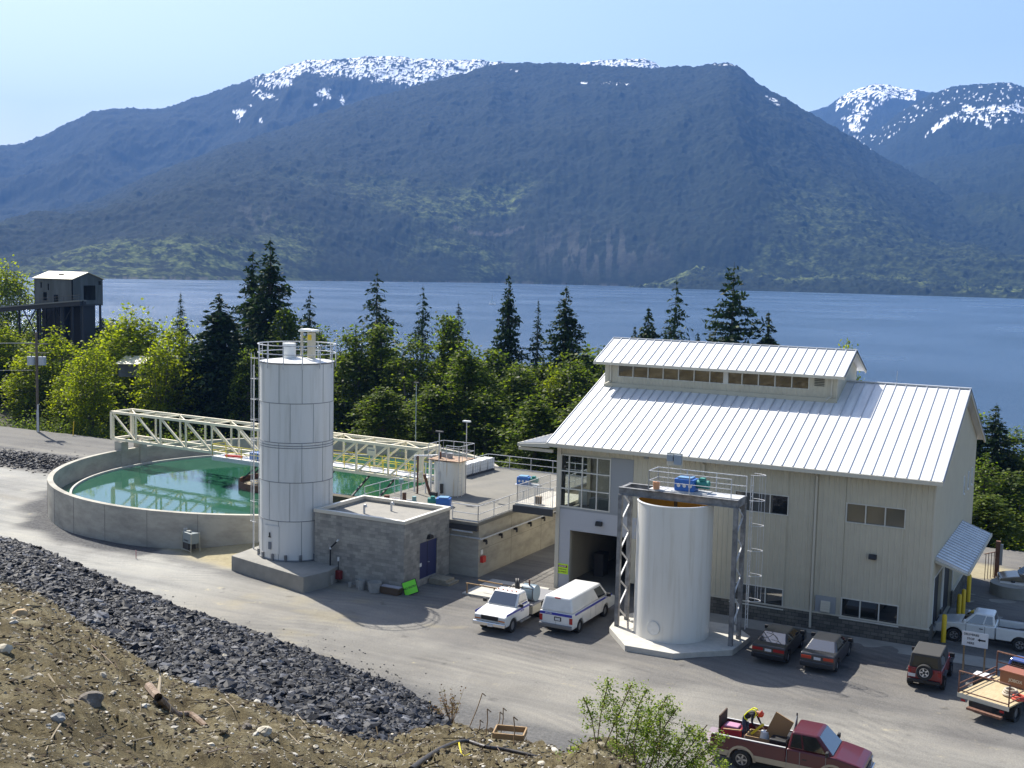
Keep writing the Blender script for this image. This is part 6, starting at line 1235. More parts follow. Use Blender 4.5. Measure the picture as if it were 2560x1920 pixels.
q = MB(); q.ring((0, 0, .08), .32, .06, 24, 8); q.ring((.05, .02, .18), .28, .06, 24, 8); q.ring((0, 0, .28), .24, .05, 24, 8); o = q.build('hose_coil', mat('pale_hose', (.42, .36, .28), .7), None, smooth=True); onfb(o, 1.5, -.55, 1.03); setp(o, 'loose coil of pale hose on the plywood deck', 'hose coil')
q = MB(); q.ring((0, 0, .06), .28, .05, 24, 8); q.ring((0, 0, .16), .22, .05, 24, 8); o = q.build('red_cable_coil', mat('red_cable', (.5, .06, .03), .5), None, smooth=True); onfb(o, 1.3, -1.02, 1.03); setp(o, 'red cable coil near the right rail of the truck deck', 'cable coil')

# ------------------------------------------------------------------ worker bending in the bed of the maroon truck
def person():
    M = Matrix.Translation(ML(-1.98, .1, .784)) @ Matrix.Rotation(R(-6), 4, 'Z')     # faces +X
    t = empty('person', (0, 0, 0), 0, 'person bending forward in dark clothes, hi-vis harness and orange helmet in the pickup bed', 'person'); t.matrix_world = M
    J = {'pel': (0, 0, .93), 'waist': (.10, 0, 1.06), 'chest': (.34, 0, 1.24), 'neck': (.50, 0, 1.31), 'chin': (.57, 0, 1.31), 'head': (.66, 0, 1.27), 'crown': (.74, 0, 1.22)}
    for s, n in ((1, 'l'), (-1, 'r')): J.update({n + 'hip': (0, .10 * s, .90), n + 'knee': (.07 + .03 * s, .13 * s, .48), n + 'ank': (-.02 + .04 * s, .13 * s, .09), n + 'toe': (.16 + .04 * s, .14 * s, .05), n + 'sho': (.42, .19 * s, 1.22), n + 'elb': (.46 + .05 * s, .25 * s, .93), n + 'wri': (.62 + .06 * s, .16 * s, .74), n + 'palm': (.68 + .06 * s, .14 * s, .69)})
    rad = {'pel': .145, 'waist': .135, 'chest': .165, 'neck': .06, 'chin': .075, 'head': .10, 'crown': .075, 'hip': .095, 'knee': .062, 'ank': .045, 'toe': .04, 'sho': .075, 'elb': .048, 'wri': .032, 'palm': .036}
    E_ = [('pel', 'waist'), ('waist', 'chest'), ('chest', 'neck'), ('neck', 'chin'), ('chin', 'head'), ('head', 'crown')]
    for n in 'lr': E_ += [('pel', n + 'hip'), (n + 'hip', n + 'knee'), (n + 'knee', n + 'ank'), (n + 'ank', n + 'toe'), ('chest', n + 'sho'), (n + 'sho', n + 'elb'), (n + 'elb', n + 'wri'), (n + 'wri', n + 'palm')]
    for s, n in ((1, 'l'), (-1, 'r')):
        p = Vector(J[n + 'palm'])
        for i in range(5):
            k = n + 'f%d' % i; off = Vector((.05, .0, -.05)) if i else Vector((.02, -.05 * s, -.02)); a = p + off * .7 + Vector((0, (.03 - .02 * (i - 1)) * s if i else 0, 0)); b = a + Vector((.02, 0, -.035 - .004 * (i % 3))); J[k] = tuple(a); J[k + 'b'] = tuple(b); E_ += [(n + 'palm', k), (k, k + 'b')]; rad[k[1:]] = .010; rad[k[1:] + 'b'] = .008
    names = list(J); me = bpy.data.meshes.new('body'); me.from_pydata([J[n] for n in names], [(names.index(a), names.index(b)) for a, b in E_], [])
    o = link('body', me, None, t); mats = [mat('dark_jacket', (.022, .02, .024), .9), mat('jeans', (.04, .055, .10), .9), mat('skin', (.42, .24, .17), .6), mat('boots', (.03, .022, .016), .8)]
    for m in mats: me.materials.append(m)
    sk = o.modifiers.new('skin', 'SKIN'); sv = me.skin_vertices[0].data
    for i, n in enumerate(names): r_ = rad.get(n, rad.get(n[1:], .05)); sv[i].radius = (r_, r_)
    sv[names.index('pel')].use_root = True; o.modifiers.new('sub', 'SUBSURF').levels = 1; o.modifiers['sub'].render_levels = 1
    bpy.context.view_layer.update(); dg = bpy.context.evaluated_depsgraph_get(); ev = bpy.data.meshes.new_from_object(o.evaluated_get(dg)); o.modifiers.clear(); o.data = ev
    if len(ev.materials) == 0:
        for m in mats: ev.materials.append(m)
    for p in ev.polygons:
        c = p.center; p.use_smooth = True
        p.material_index = 2 if (c.x > .50 and c.z > 1.18) or (c.z < .80 and c.x > .56) else 3 if c.z < .13 else 1 if c.z < .97 and c.x < .22 else 0
    q = MB(); q.lathe((0, 0, 0), [(.135, 0), (.128, .06), (.10, .115), (.05, .14), (0, .145)], 24); q.lathe((0, 0, 0), [(.135, 0), (.165, -.01), (.165, .004), (.13, .02)], 24); h = q.build('helmet', mat('helmet_orange', (.75, .06, .015), .3), t, smooth=True); h.matrix_local = Matrix.Translation((.665, 0, 1.27)) @ Matrix.Rotation(R(112), 4, 'Y')
    q = MB()
    for s in (-1, 1): q.tube([(.02, .10 * s, 1.085), (.16, .12 * s, 1.27), (.32, .12 * s, 1.405), (.47, .10 * s, 1.40), (.53, .12 * s, 1.27), (.47, .16 * s, 1.10)], .028, 6); q.tube([(.02, .11 * s, 1.08), (.07, .145 * s, .98), (.18, .12 * s, .93)], .026, 6)
    q.tube([(.02, .1, 1.085), (.02, -.1, 1.085)], .026, 6); q.build('hi_vis_harness', mat('hi_vis', (.80, .78, .02), .6), t)
    for s in (-1, 1): q = MB(); q.cyl((0, 0, 0), (.012, 0, -.004), .012, n=6); q.build('eye', M_BLACK, t).location = (.66, .04 * s, 1.175)
    q = MB(); q.cyl((.62, 0, 1.21), (.635, 0, 1.155), .02, .012, n=8); q.build('nose', mats[2], t)
person()

# ------------------------------------------------------------------ trees
def leaf_mat(name, stops, trans=0.45, tcol=(0.35, 0.42, 0.04)):
    m = bpy.data.materials.new(name); m.use_nodes = True; t = m.node_tree; t.nodes.clear(); out = t.nodes.new('ShaderNodeOutputMaterial')
    g = N(t, 'ShaderNodeNewGeometry'); c = ramp(t, g.outputs['Random Per Island'], stops)
    d = t.nodes.new('ShaderNodeBsdfDiffuse'); tr = t.nodes.new('ShaderNodeBsdfTranslucent'); gl = t.nodes.new('ShaderNodeBsdfGlossy'); gl.inputs['Roughness'].default_value = .45
    t.links.new(c, d.inputs[0]); t.links.new(mixc(t, 1.0, c, tcol, 'MULTIPLY'), tr.inputs[0]); m1 = t.nodes.new('ShaderNodeMixShader'); m1.inputs[0].default_value = trans; t.links.new(d.outputs[0], m1.inputs[1]); t.links.new(tr.outputs[0], m1.inputs[2])
    m2 = t.nodes.new('ShaderNodeMixShader'); m2.inputs[0].default_value = .012; t.links.new(m1.outputs[0], m2.inputs[1]); t.links.new(gl.outputs[0], m2.inputs[2]); t.links.new(m2.outputs[0], out.inputs[0]); return m
L_MAPLE = leaf_mat('maple_leaf', [(0, (.07, .10, .008)), (.5, (.13, .165, .012)), (1, (.21, .235, .02))], .5, (2.3, 2.3, .5))
L_ALDER = leaf_mat('alder_leaf', [(0, (.030, .052, .010)), (.5, (.066, .096, .018)), (1, (.125, .15, .032))], .45, (2.1, 2.2, .6))
L_DARK = leaf_mat('needle_dark', [(0, (.010, .022, .010)), (.6, (.024, .044, .017)), (1, (.055, .08, .026))], .15, (1.3, 1.6, .5))
L_FIR = leaf_mat('needle_fir', [(0, (.012, .028, .016)), (.6, (.026, .046, .022)), (1, (.05, .075, .03))], .15, (1.3, 1.6, .5))
L_YOUNG = leaf_mat('young_needle', [(0, (.06, .10, .01)), (1, (.17, .23, .02))], .3, (1.6, 1.8, .5))
M_BARK = mat('bark', (.045, .036, .028), .95, noise=(4, (.08, .07, .055), .4, .7)); M_BARKG = mat('grey_bark', (.12, .11, .095), .95, noise=(3, (.06, .055, .045), .4, .7))
def cards(P, D, sz, asp=1.0, up=0.35):
    """leaf quads: centres P (n,3), preferred long direction D, size sz"""
    n = len(P); nrm = RNG.normal(size=(n, 3)); nrm[:, 2] = np.abs(nrm[:, 2]) + up * 2; nrm /= np.linalg.norm(nrm, axis=1)[:, None]
    a = D - (D * nrm).sum(1)[:, None] * nrm; a /= np.linalg.norm(a, axis=1)[:, None] + 1e-9; b = np.cross(nrm, a); s = np.asarray(sz).reshape(-1, 1)
    a = a * s * .5; b = b * s * .5 * asp
    co = np.stack([P - a, P - a * .1 + b, P + a, P - a * .1 - b], 1).reshape(-1, 3); return co
def leafobj(name, co, m, parent):
    me = bpy.data.meshes.new(name); raw_mesh(me, co, np.arange(len(co)).reshape(-1, 4), 4); return link(name, me, m, parent)
def conifer(H, Rm, step=.5, nb=7, droop=.25, base=.06, card=.42, power=.85, dens=1.0, m=None, lift=.0, irregular=.25, asp=.5):
    root = empty('conifer_tree'); tk = MB(); tk.cyl((0, 0, -1), (0, 0, H * .5), H * .014 + .05, H * .008 + .03, n=8); tk.cyl((0, 0, H * .5), (0, 0, H), H * .008 + .03, .015, n=6)
    P, D, Z = [], [], []; z = H * base; br = MB()
    while z < H * .985:
        f = 1 - z / H; L0 = Rm * min(1, f / .42) ** power * (1 + .12 * math.sin(z * 2.1))
        for i in range(nb if f > .12 else 4):
            a = RNG.uniform(0, 2 * math.pi); L = L0 * RNG.uniform(1 - irregular, 1 + irregular * .6); 
            if L < .12: L = .15
            k = max(3, int(L / .24 * dens)); ca, sa = math.cos(a), math.sin(a)
            t = (np.arange(k) + RNG.uniform(0, 1, k)) / k; t = t ** .8
            zz = z + RNG.uniform(-.2, .2) + lift * t * L - droop * L * t ** 1.6 + (.10 * L * np.clip(t - .75, 0, 1) * 4 if droop > .2 else 0)
            w = (.10 + .22 * t * (1 - t) * 4) * min(L, 2.2) * .55; off = RNG.normal(0, 1, k) * w
            p = np.stack([ca * t * L - sa * off, sa * t * L + ca * off, zz - np.abs(off) * .25], -1); P.append(p)
            d = np.stack([np.full(k, ca) - sa * np.sign(off) * .8, np.full(k, sa) + ca * np.sign(off) * .8, np.full(k, -.35)], -1); D.append(d); Z.append(np.full(k, card) * RNG.uniform(.6, 1.3, k) * (.55 + .45 * min(1, L / 1.5)))
            if L > 1.0 and i % 2 == 0: br.cyl((0, 0, z), (ca * L * .9, sa * L * .9, z + lift * L * .9 - droop * L * .8), .035, .008, n=4, cap=False)
        z += step * RNG.uniform(.75, 1.25) * (.55 + .45 * f)
    tk.build('trunk', M_BARK, root); leafobj('crown', cards(np.concatenate(P), np.concatenate(D), np.concatenate(Z), asp, .5), m or L_DARK, root); br.build('branches', M_BARK, root); return root
def broadleaf(H, Rw, nclus=90, per=46, leaf=.27, stems=4, z0=.25, m=None, spread=.75, seed=1, bark=None, shape=1.0):
    root = empty('broadleaf_tree'); rs = np.random.default_rng(seed); C = []
    while len(C) < nclus:
        u = rs.uniform(-1, 1, 3)
        if (u ** 2).sum() > 1 or (u ** 2).sum() < .10: continue
        zz = z0 * H + (H * (1 - z0)) * (u[2] * .5 + .5); fr = (zz / H - z0) / (1 - z0)
        wr = Rw * (math.sin(math.pi * min(1, fr * .88 + .12)) ** .6) * shape * (0.85 + .3 * math.sin(3 * math.atan2(u[1], u[0]) + seed))
        C.append((u[0] * wr, u[1] * wr, zz))
    C = np.array(C); C[np.argmax(C[:, 2])] = (0.2, 0, H * .98); tk = MB(); br = MB(); forks = []
    for i in range(stems):
        a = 2 * math.pi * i / stems + rs.uniform(-.4, .4); r_ = Rw * spread * .35 * (0 if stems == 1 else 1); p0 = Vector((.12 * math.cos(a), .12 * math.sin(a), -.8)); p1 = Vector((r_ * .35 * math.cos(a), r_ * .35 * math.sin(a), H * .25)); p2 = Vector((r_ * math.cos(a), r_ * math.sin(a), H * .55)); p3 = Vector((r_ * 1.5 * math.cos(a), r_ * 1.5 * math.sin(a), H * .85)); w = .05 + H * .012 / math.sqrt(stems)
        tk.cyl(p0, p1, w * 1.5, w * 1.15, n=7); tk.cyl(p1, p2, w * 1.15, w * .75, n=6); tk.cyl(p2, p3, w * .75, w * .25, n=5); forks += [p1, p1.lerp(p2, .5), p2, p2.lerp(p3, .5), p3]
    for c in C:
        c = Vector(c); f = min(forks, key=lambda q: (q - c).length + max(0, q.z - c.z) * 2); br.cyl(f, c, .045, .012, n=4, cap=False)
    P, D, Z = [], [], []
    for c in C:
        k = per; sg = Rw * .17; p = rs.normal(0, 1, (k, 3)) * np.array([sg, sg, sg * .42]) + c; p[:, 2] -= .18 * (np.hypot(p[:, 0] - c[0], p[:, 1] - c[1])); P.append(p); D.append(np.concatenate([rs.normal(0, 1, (k, 2)), rs.normal(-.3, .3, (k, 1))], 1)); Z.append(rs.uniform(.55, 1.25, k) * leaf)
    tk.build('trunk', bark or M_BARKG, root); br.build('branches', bark or M_BARKG, root); leafobj('crown', cards(np.concatenate(P), np.concatenate(D), np.concatenate(Z), .8, .55), m or L_ALDER, root); return root
PROTO = {}
PROTO['spruce'] = conifer(20, 4.2, .36, 9, .25, card=.62, power=.85, m=L_DARK, irregular=.35, dens=1.15)
PROTO['cedar'] = conifer(18, 3.9, .34, 11, .38, card=.66, power=.8, m=L_DARK, dens=1.25, base=.02)
PROTO['openfir'] = conifer(20, 4.6, .72, 7, .16, card=.62, power=.8, m=L_FIR, dens=1.1, base=.2, irregular=.3, asp=.42)
PROTO['upfir'] = conifer(20, 4.8, .62, 8, .05, card=.66, power=.75, m=L_FIR, dens=1.2, base=.1, lift=.10, irregular=.25, asp=.45)
PROTO['slim'] = conifer(20, 2.5, .42, 7, .2, card=.55, power=.8, m=L_FIR, irregular=.4)
PROTO['young'] = conifer(12, 2.2, .35, 8, -.2, card=.36, power=.7, m=L_YOUNG, lift=.1)
PROTO['maple1'] = broadleaf(14, 5.2, 150, 60, .40, 6, .06, L_MAPLE, .9, 3)
PROTO['maple2'] = broadleaf(13, 4.4, 120, 60, .40, 5, .03, L_MAPLE, .8, 8)
PROTO['alder1'] = broadleaf(14, 3.3, 130, 64, .36, 2, .06, L_ALDER, .5, 5)
PROTO['alder2'] = broadleaf(15, 3.8, 140, 64, .36, 3, .08, L_ALDER, .6, 12)
PROTO['alder3'] = broadleaf(12, 3.0, 120, 60, .36, 1, .03, L_ALDER, .5, 19, shape=1.1)
PH = dict(spruce=20, cedar=18, openfir=20, upfir=20, slim=20, young=12, maple1=14, maple2=13, alder1=14, alder2=15, alder3=12); PR = dict(spruce=4.2, cedar=3.9, openfir=4.6, upfir=4.8, slim=2.5, young=2.2, maple1=5.2, maple2=4.4, alder1=3.3, alder2=3.8, alder3=3.0)
USED = set()
def tree(kind, px, py, Y, rad, label, group, cat='tree', base=None):
    if not label.startswith('low'): Y = Y + 21; rad = rad * 1.2
    elif 700 < px < 1250: Y = Y + 6
    d = ray(px, py); t_ = Y / d.y; x = d.x * t_; zt = CAMZ + d.z * t_; zb = G1(x, Y) - .1 if base is None else base; H = zt - zb
    src = PROTO[kind]
    if kind in USED:
        o = src.copy(); COL.objects.link(o)
        for ch in src.children: c = ch.copy(); COL.objects.link(c); c.parent = o
    else: o = src; USED.add(kind)
    o.location = (x, Y, zb); s = H / PH[kind]; w = rad / PR[kind]; o.scale = (w, w, s); o.rotation_euler = (0, 0, RNG.uniform(0, 6.28)); return setp(o, label, cat, group)
GC = 'conifers rising above the tree belt'
CON = [('spruce', 676, 592, 106, 4.3, 'tallest dark spruce, left of the silo top'), ('spruce', 632, 622, 109, 3.6, 'dark spruce leaning into the tallest one from the left'), ('cedar', 548, 730, 97.5, 4.6, 'dense dark cedar just left of the silo'), ('cedar', 585, 850, 95.5, 3.0, 'squat dark cedar filling the gap beside the silo'),
 ('slim', 452, 728, 128, 2.0, 'small pointed conifer above the maples, far left'), ('openfir', 775, 717, 112, 2.6, 'thin open fir just right of the tallest spruce'), ('openfir', 943, 672, 110, 3.9, 'open-branched fir with layered boughs above the silo-side alders'), ('openfir', 1058, 708, 112, 2.5, 'open fir with drooping boughs second right of the silo'), ('slim', 1146, 752, 114, 2.2, 'short fir peeping over the alders in the middle'),
 ('spruce', 1273, 680, 108, 2.3, 'narrow dark spruce left of the middle pair'), ('slim', 1346, 745, 108, 1.4, 'slender spruce between two broader ones'), ('spruce', 1416, 708, 106, 3.2, 'broad dark spruce nearest the left end of the plant roof'), ('cedar', 1588, 812, 112, 2.0, 'lowest dark tree at the left end of the group behind the roof'), ('cedar', 1622, 765, 112, 2.8, 'short fir at the left of the group behind the roof'), ('openfir', 1692, 690, 112, 3.0, 'ragged fir with bent tip behind the roof'), ('upfir', 1836, 655, 112, 4.2, 'wide fir with upswept boughs above the roof ridge'), ('cedar', 1922, 776, 111, 3.0, 'small fir right of the wide upswept one'), ('cedar', 1745, 828, 111, 2.6, 'lowest fir top between two above the roof'), ('slim', 890, 805, 101, 1.8, 'small dark fir top between the silo rail and the alders'),
 ('spruce', 2492, 1006, 102, 2.5, 'dark spruce right of the gable wall'), ('cedar', 38, 880, 98, 3.6, 'dark cedar at the left edge behind the utility pole')]
for k, px, py, Y, r_, lb in CON: tree(k, px, py, Y, r_, lb, GC)
BRD = [('maple1', 20, 650, 141, 5.5, 'bright yellow-green maple left of the old gallery house'), ('maple2', 0, 800, 97, 4.6, 'maple at the very left edge behind the pole'), ('maple2', 135, 815, 96.5, 4.4, 'maple directly behind the utility pole'), ('maple2', 225, 850, 97.5, 3.6, 'lower maple between the pole and the big maple'), ('maple1', 335, 762, 98, 5.8, 'big spreading maple with fanned limbs behind the bridge end'), ('maple2', 400, 845, 92, 3.6, 'maple with low crown between the big one and the dark cedar'), ('maple1', 285, 800, 101, 4.6, 'second tallest maple left of the big spreading one'), ('maple2', 75, 870, 92, 3.6, 'maple low behind the pole foot'), ('maple2', 180, 905, 90, 3.2, 'small rounded maple at the yard edge right of the pole'), ('maple2', 445, 792, 97, 4.2, 'maple right of the big spreading one, beside the dark cedar'), ('alder3', 620, 870, 95, 2.4, 'pale alder peeping left of the silo rim'),
 ('alder1', 715, 765, 103, 3.3, 'alder rising over the silo rail'), ('alder2', 800, 815, 98, 3.8, 'alder hidden partly by the silo'), ('alder2', 880, 815, 97, 3.8, 'leafy alder right beside the silo'), ('alder1', 950, 805, 99, 3.6, 'alder below the layered fir'), ('alder2', 1030, 835, 97, 3.8, 'alder third right of the silo'), ('alder1', 1120, 785, 101, 3.2, 'bright-topped alder in the middle of the belt'), ('alder3', 1165, 855, 97, 3.4, 'low alder behind the deck tank'), ('alder1', 1232, 870, 98, 3.4, 'alder left of the narrow spruce foot'), ('alder3', 1300, 905, 96, 3.4, 'alder right of the deck tank poles'),
 ('maple2', 1383, 905, 97.5, 2.0, 'small bright yellow-green tree under the broad spruce'), ('alder2', 1440, 905, 97, 3.6, 'alder against the left end of the roof'), ('alder3', 1340, 985, 94.5, 3.2, 'low dark alder above the deck rail'), ('alder3', 1460, 990, 95, 3.2, 'low alder tucked against the side roof'), ('alder3', 1215, 980, 94.5, 3.0, 'low alder behind the railed tank platform'), ('alder3', 1085, 960, 94.5, 3.2, 'low alder behind the right half of the bridge'), ('alder3', 960, 965, 94.5, 3.2, 'low alder above the life ring'), ('maple2', 2120, 848, 103, 2.2, 'leafy crown tip showing over the roof ridge'),
 ('young', 2466, 1128, 96, 1.9, 'young yellow-green conifer beside the gable corner'), ('alder1', 2438, 1030, 103, 2.6, 'thin alder right behind the gable eave'), ('alder2', 2548, 1068, 104, 3.2, 'open-crowned alder at the right edge'), ('alder3', 2530, 1175, 98, 3.0, 'bushy alder at the right edge below the open-crowned one'), ('alder3', 2475, 1235, 95.5, 2.6, 'low bushy alder by the far road right of the gable'), ('maple2', 2590, 1240, 95.5, 3.0, 'bright bush half out of frame at the right edge')]
for k, px, py, Y, r_, lb in BRD: tree(k, px, py, Y, r_, lb, 'broadleaf trees along the belt')
FILL = []
for i in range(34):
    px = RNG.uniform(-60, 1560); py = RNG.uniform(865, 935) if px > 500 else RNG.uniform(880, 960); Y = RNG.uniform(101, 112); tree(random.choice(['alder1', 'alder2', 'alder3', 'cedar']), px, py, Y, RNG.uniform(3.0, 4.2), 'tree deep in the shaded belt behind the front row', 'trees packed behind the front row')
for i in range(12): tree(random.choice(['alder1', 'alder2', 'spruce']), RNG.uniform(2380, 2700), RNG.uniform(1130, 1200), RNG.uniform(104, 116), RNG.uniform(2.8, 3.6), 'tree in the shade right of the gable, behind the front row', 'trees packed right of the gable')
for i in range(16): tree(random.choice(['maple2', 'alder2', 'cedar', 'spruce']), RNG.uniform(-120, 330), RNG.uniform(775, 850), RNG.uniform(118, 168), RNG.uniform(4, 5.5), 'tree on the wooded rise below the old gallery house', 'trees on the left rise')
for i in range(10): tree(random.choice(['alder1', 'alder2']), RNG.uniform(1600, 2350), RNG.uniform(960, 1040), RNG.uniform(98, 108), RNG.uniform(3, 4), 'tree hidden behind the plant building', 'trees behind the plant building')
def undergrowth():
    P = []
    for (x0, x1, n) in ((-135, -36, 420), (-14, 6, 90)):
        for i in range(n):
            x = RNG.uniform(x0, x1); y = 93.2 + RNG.exponential(1.6) + 1.5 * (vnoise(np.array([x / 7]), np.array([0.]), 5)[0]); h = RNG.uniform(.5, 2.6); c = np.array([x, y, G1(x, y) + h * .5]); P.append(RNG.normal(0, 1, (26, 3)) * np.array([.7, .6, h * .38]) + c)
    P = np.concatenate(P); P = P[P[:, 1] > 92.4]; o = leafobj('undergrowth', cards(P, RNG.normal(0, 1, P.shape), RNG.uniform(.18, .36, len(P)), .8, .5), L_ALDER, None); setp(o, 'low green shrubs along the foot of the tree belt', kind='stuff')
undergrowth()

# ------------------------------------------------------------------ old gallery house and conveyor, shed roofs, sailboat
def gallery():
    X0, X1, Y0, Y1, zb, ze, zr = -179.9, -170.0, 150.0, 157.1, 11.6, 16.15, 17.35
    B = empty('gallery_house', (X0, Y0, 0), 0, 'derelict grey timber gallery house on stilts at the upper left', 'building'); T = lambda m: setattr(m, 'v', [(a - X0, b - Y0, c) for a, b, c in m.v]) or m
    GM = mat('weathered_boards', (.075, .08, .075), .9, noise=(.6, (.13, .14, .14), .4, .65, (1, 1, .15)))
    q = MB(); holes(q, X0, X1, zb, ze, [(-177.6, 12.0, -176.6, 13.6), (-174.8, 11.9, -173.6, 13.2), (-178.3, 14.4, -177.9, 15.4), (-176.4, 14.0, -176.0, 15.2)], lambda a, b, c, d: q.box(a, Y0, c, b, Y0 + .15, d)); q.box(X0, Y1 - .15, zb, X1, Y1, ze); q.box(X0, Y0, zb, X0 + .15, Y1, ze)
    holes(q, Y0, Y1, zb, ze, [(152.6, 12.3, 155.4, 15.0), (156.1, 15.1, 156.7, 15.8)], lambda a, b, c, d: q.box(X1 - .15, a, c, X1, b, d)); q.prism([(Y0, ze), (Y1, ze), ((Y0 + Y1) / 2, zr - .08)], 'x', X1 - .15, X1); T(q).build('wall', GM, B)
    q = MB(); ym = (Y0 + Y1) / 2; q.prism([(Y0 - .25, ze - .08), (ym, zr), (Y1 + .25, ze - .08), (Y1 + .25, ze), (ym, zr + .1), (Y0 - .25, ze)], 'x', X0 - .3, X1 + .3); T(q).build('roof', mat('pale_tin', (.66, .60, .44), .6, noise=(1.5, (.5, .44, .3), .5, .75)), B); q = MB(); q.box(-175.3, 151.6, 16.68, -174.2, 152.4, 17.0); T(q).build('roof_hole', M_BLACK, B)
    q = MB(); q.box(X0, Y0, zb - .3, X1, Y1, zb); T(q).build('floor', M_DARK, B)
    q = MB(); q.box(-179.2, 151.0, -2, -174.5, 156.0, zb - .3); q.box(-173.6, 152.5, 3, -170.8, 156.0, zb - .3); T(q).build('lower_chute', M_BLACK, B)
    for x in (-179.5, -177.3, -175, -172.6, -170.4):
        for y in (150.3, 156.8): q = MB(); q.box(x - .15, y - .15, -4, x + .15, y + .15, zb - .3); T(q).build('stilt', M_BLACK, B)
    q = MB()
    for x in (-184, -179.5, -175): q.bar((x, 150.3, 5), (x + 4.5, 150.3, 11), .16); q.bar((x + 4.5, 150.3, 5), (x, 150.3, 11), .16)
    T(q).build('cross_bracing', M_BLACK, B)
    C = empty('conveyor_walk', (-189, 147.5, 0), 0, 'sloping timber conveyor walkway passing below the gallery house', 'walkway'); q = MB(); a, b = Vector((-14, 0, 9.0)), Vector((24.5, 0, 12.5)); q.bar(a, b, 1.6, .25); q.build('deck', mat('grey_planks', (.2, .19, .165), .9), C)
    q = MB(); q.bar(a - Vector((0, -.0, .5)), b - Vector((0, 0, .5)), 1.4, .7); q.build('girder', M_BLACK, C)
    for i in range(8): p = a.lerp(b, i / 7); q = MB(); q.bar(p, (p.x, 0, -5), .3); q.build('trestle_leg', M_BLACK, C)
    q = MB(); q.tube([a + Vector((0, -.7, 1.0)), b + Vector((0, -.7, 1.0))], .04); q.tube([a + Vector((0, -.7, .5)), b + Vector((0, -.7, .5))], .03)
    for i in range(20): p = a.lerp(b, i / 19); q.cyl(p + Vector((0, -.7, 0)), p + Vector((0, -.7, 1.0)), .035, n=4)
    q.build('handrail', M_DARK, C)
gallery()
def shed(px, py, Y, w, lb):
    d = ray(px, py) * 1.0; t_ = Y / d.y; x = d.x * t_; z = CAMZ + d.z * t_; t = empty('shed', (x, Y, z), R(20), lb, 'shed'); MB().prism([(-3, -.5), (0, .35), (3, -.5), (3, -.4), (0, .45), (-3, -.4)], 'x', -w, w).build('roof', MATS['pale_tin'], t); MB().box(-w + .2, -2.6, -2.2, w - .2, 2.6, -.5).build('wall', MATS['weathered_boards'], t)
shed(165, 794, 170, 3.6, 'pale tin shed roof glimpsed under the old walkway'); shed(348, 898, 116, 1.9, 'pale roof glimpsed through the big spreading maple')
def sailboat():
    d = ray(1230, 762); k = (WATER - CAMZ) / d.z; t = empty('sailboat', (d.x * k, d.y * k, WATER), R(40), 'tiny white sailboat alone on the blue water', 'boat'); MB().prism([(-4, .9), (4.6, 1.1), (3.4, 0), (-3.6, -.2)], 'y', -1.2, 1.2).build('hull', M_WHP, t); MB().prism([(-3, 1.8), (.4, 1.8), (.4, 11.5)], 'y', -.05, .05).build('sail', M_WHP, t); MB().cyl((.6, 0, 1), (.6, 0, 12.3), .1, n=6).build('mast', M_GREY, t)
sailboat()

# ------------------------------------------------------------------ foreground on the dirt slope
def tube_pts(pxs, r0, r1, name, m, label, cat, lift=0.0, n=8, group=None):
    pts = [hill_at(*p[:2]) + Vector((0, 0, (p[2] if len(p) > 2 else 0) + lift)) for p in pxs]; q = MB(); k = len(pts) - 1
    P = []
    for i in range(k):
        for j in range(4):
            t = j / 4; a = pts[max(i - 1, 0)]; b = pts[i]; c = pts[i + 1]; d = pts[min(i + 2, k)]; P.append(.5 * ((2 * b) + (-a + c) * t + (2 * a - 5 * b + 4 * c - d) * t * t + (-a + 3 * b - 3 * c + d) * t ** 3))
    P.append(pts[-1])
    for i in range(len(P) - 1): q.cyl(P[i], P[i + 1], r0 + (r1 - r0) * i / (len(P) - 1), r0 + (r1 - r0) * (i + 1) / (len(P) - 1), n=n, cap=i in (0, len(P) - 2))
    o = q.build(name, m, None, smooth=True); return setp(o, label, cat, group)
M_LOG = mat('weathered_root', (.13, .085, .055), .9, noise=(6, (.26, .2, .15), .4, .65)); M_TWIG = mat('bleached_twig', (.22, .18, .12), .9); M_HOSE = mat('black_poly_pipe', (.035, .03, .028), .5)
tube_pts([(372, 1748, .25), (398, 1768, .2), (440, 1778, .15), (475, 1795, .12), (512, 1815, .1)], .085, .05, 'root_log', M_LOG, 'thick dark root log with broken pale end lying on the slope', 'log')
tube_pts([(398, 1760, .2), (402, 1735, .5), (396, 1722, .7)], .04, .012, 'forked_twig', M_TWIG, 'pale forked twig standing from the root log', 'twig')
tube_pts([(1030, 1930, .08), (1075, 1898, .12), (1115, 1880, .16), (1165, 1868, .18), (1215, 1873, .14), (1262, 1882, .1), (1330, 1888, .05), (1372, 1889, .03)], .055, .045, 'black_pipe', M_HOSE, 'black plastic pipe curving over the dirt at the bottom', 'pipe', n=10)
TW = [(1232, 1846, 1260, 1882), (918, 1880, 892, 1918), (20, 1510, 66, 1524), (230, 1610, 290, 1664), (740, 1780, 790, 1840), (700, 1812, 775, 1880), (35, 1612, 95, 1634), (120, 1690, 200, 1760), (330, 1850, 420, 1840), (520, 1890, 600, 1860), (860, 1850, 905, 1862), (560, 1750, 600, 1790), (990, 1895, 1060, 1872), (150, 1820, 110, 1880), (300, 1560, 330, 1590)]
for i, (a, b, c, d) in enumerate(TW): tube_pts([(a, b, .06), ((a + c) / 2, (b + d) / 2, .07), (c, d, .05)], .013, .006, 'twig', M_TWIG if i % 3 else M_LOG, 'thin broken stick lying loose on the dirt slope', 'twig', n=5, group='sticks strewn on the dirt slope')
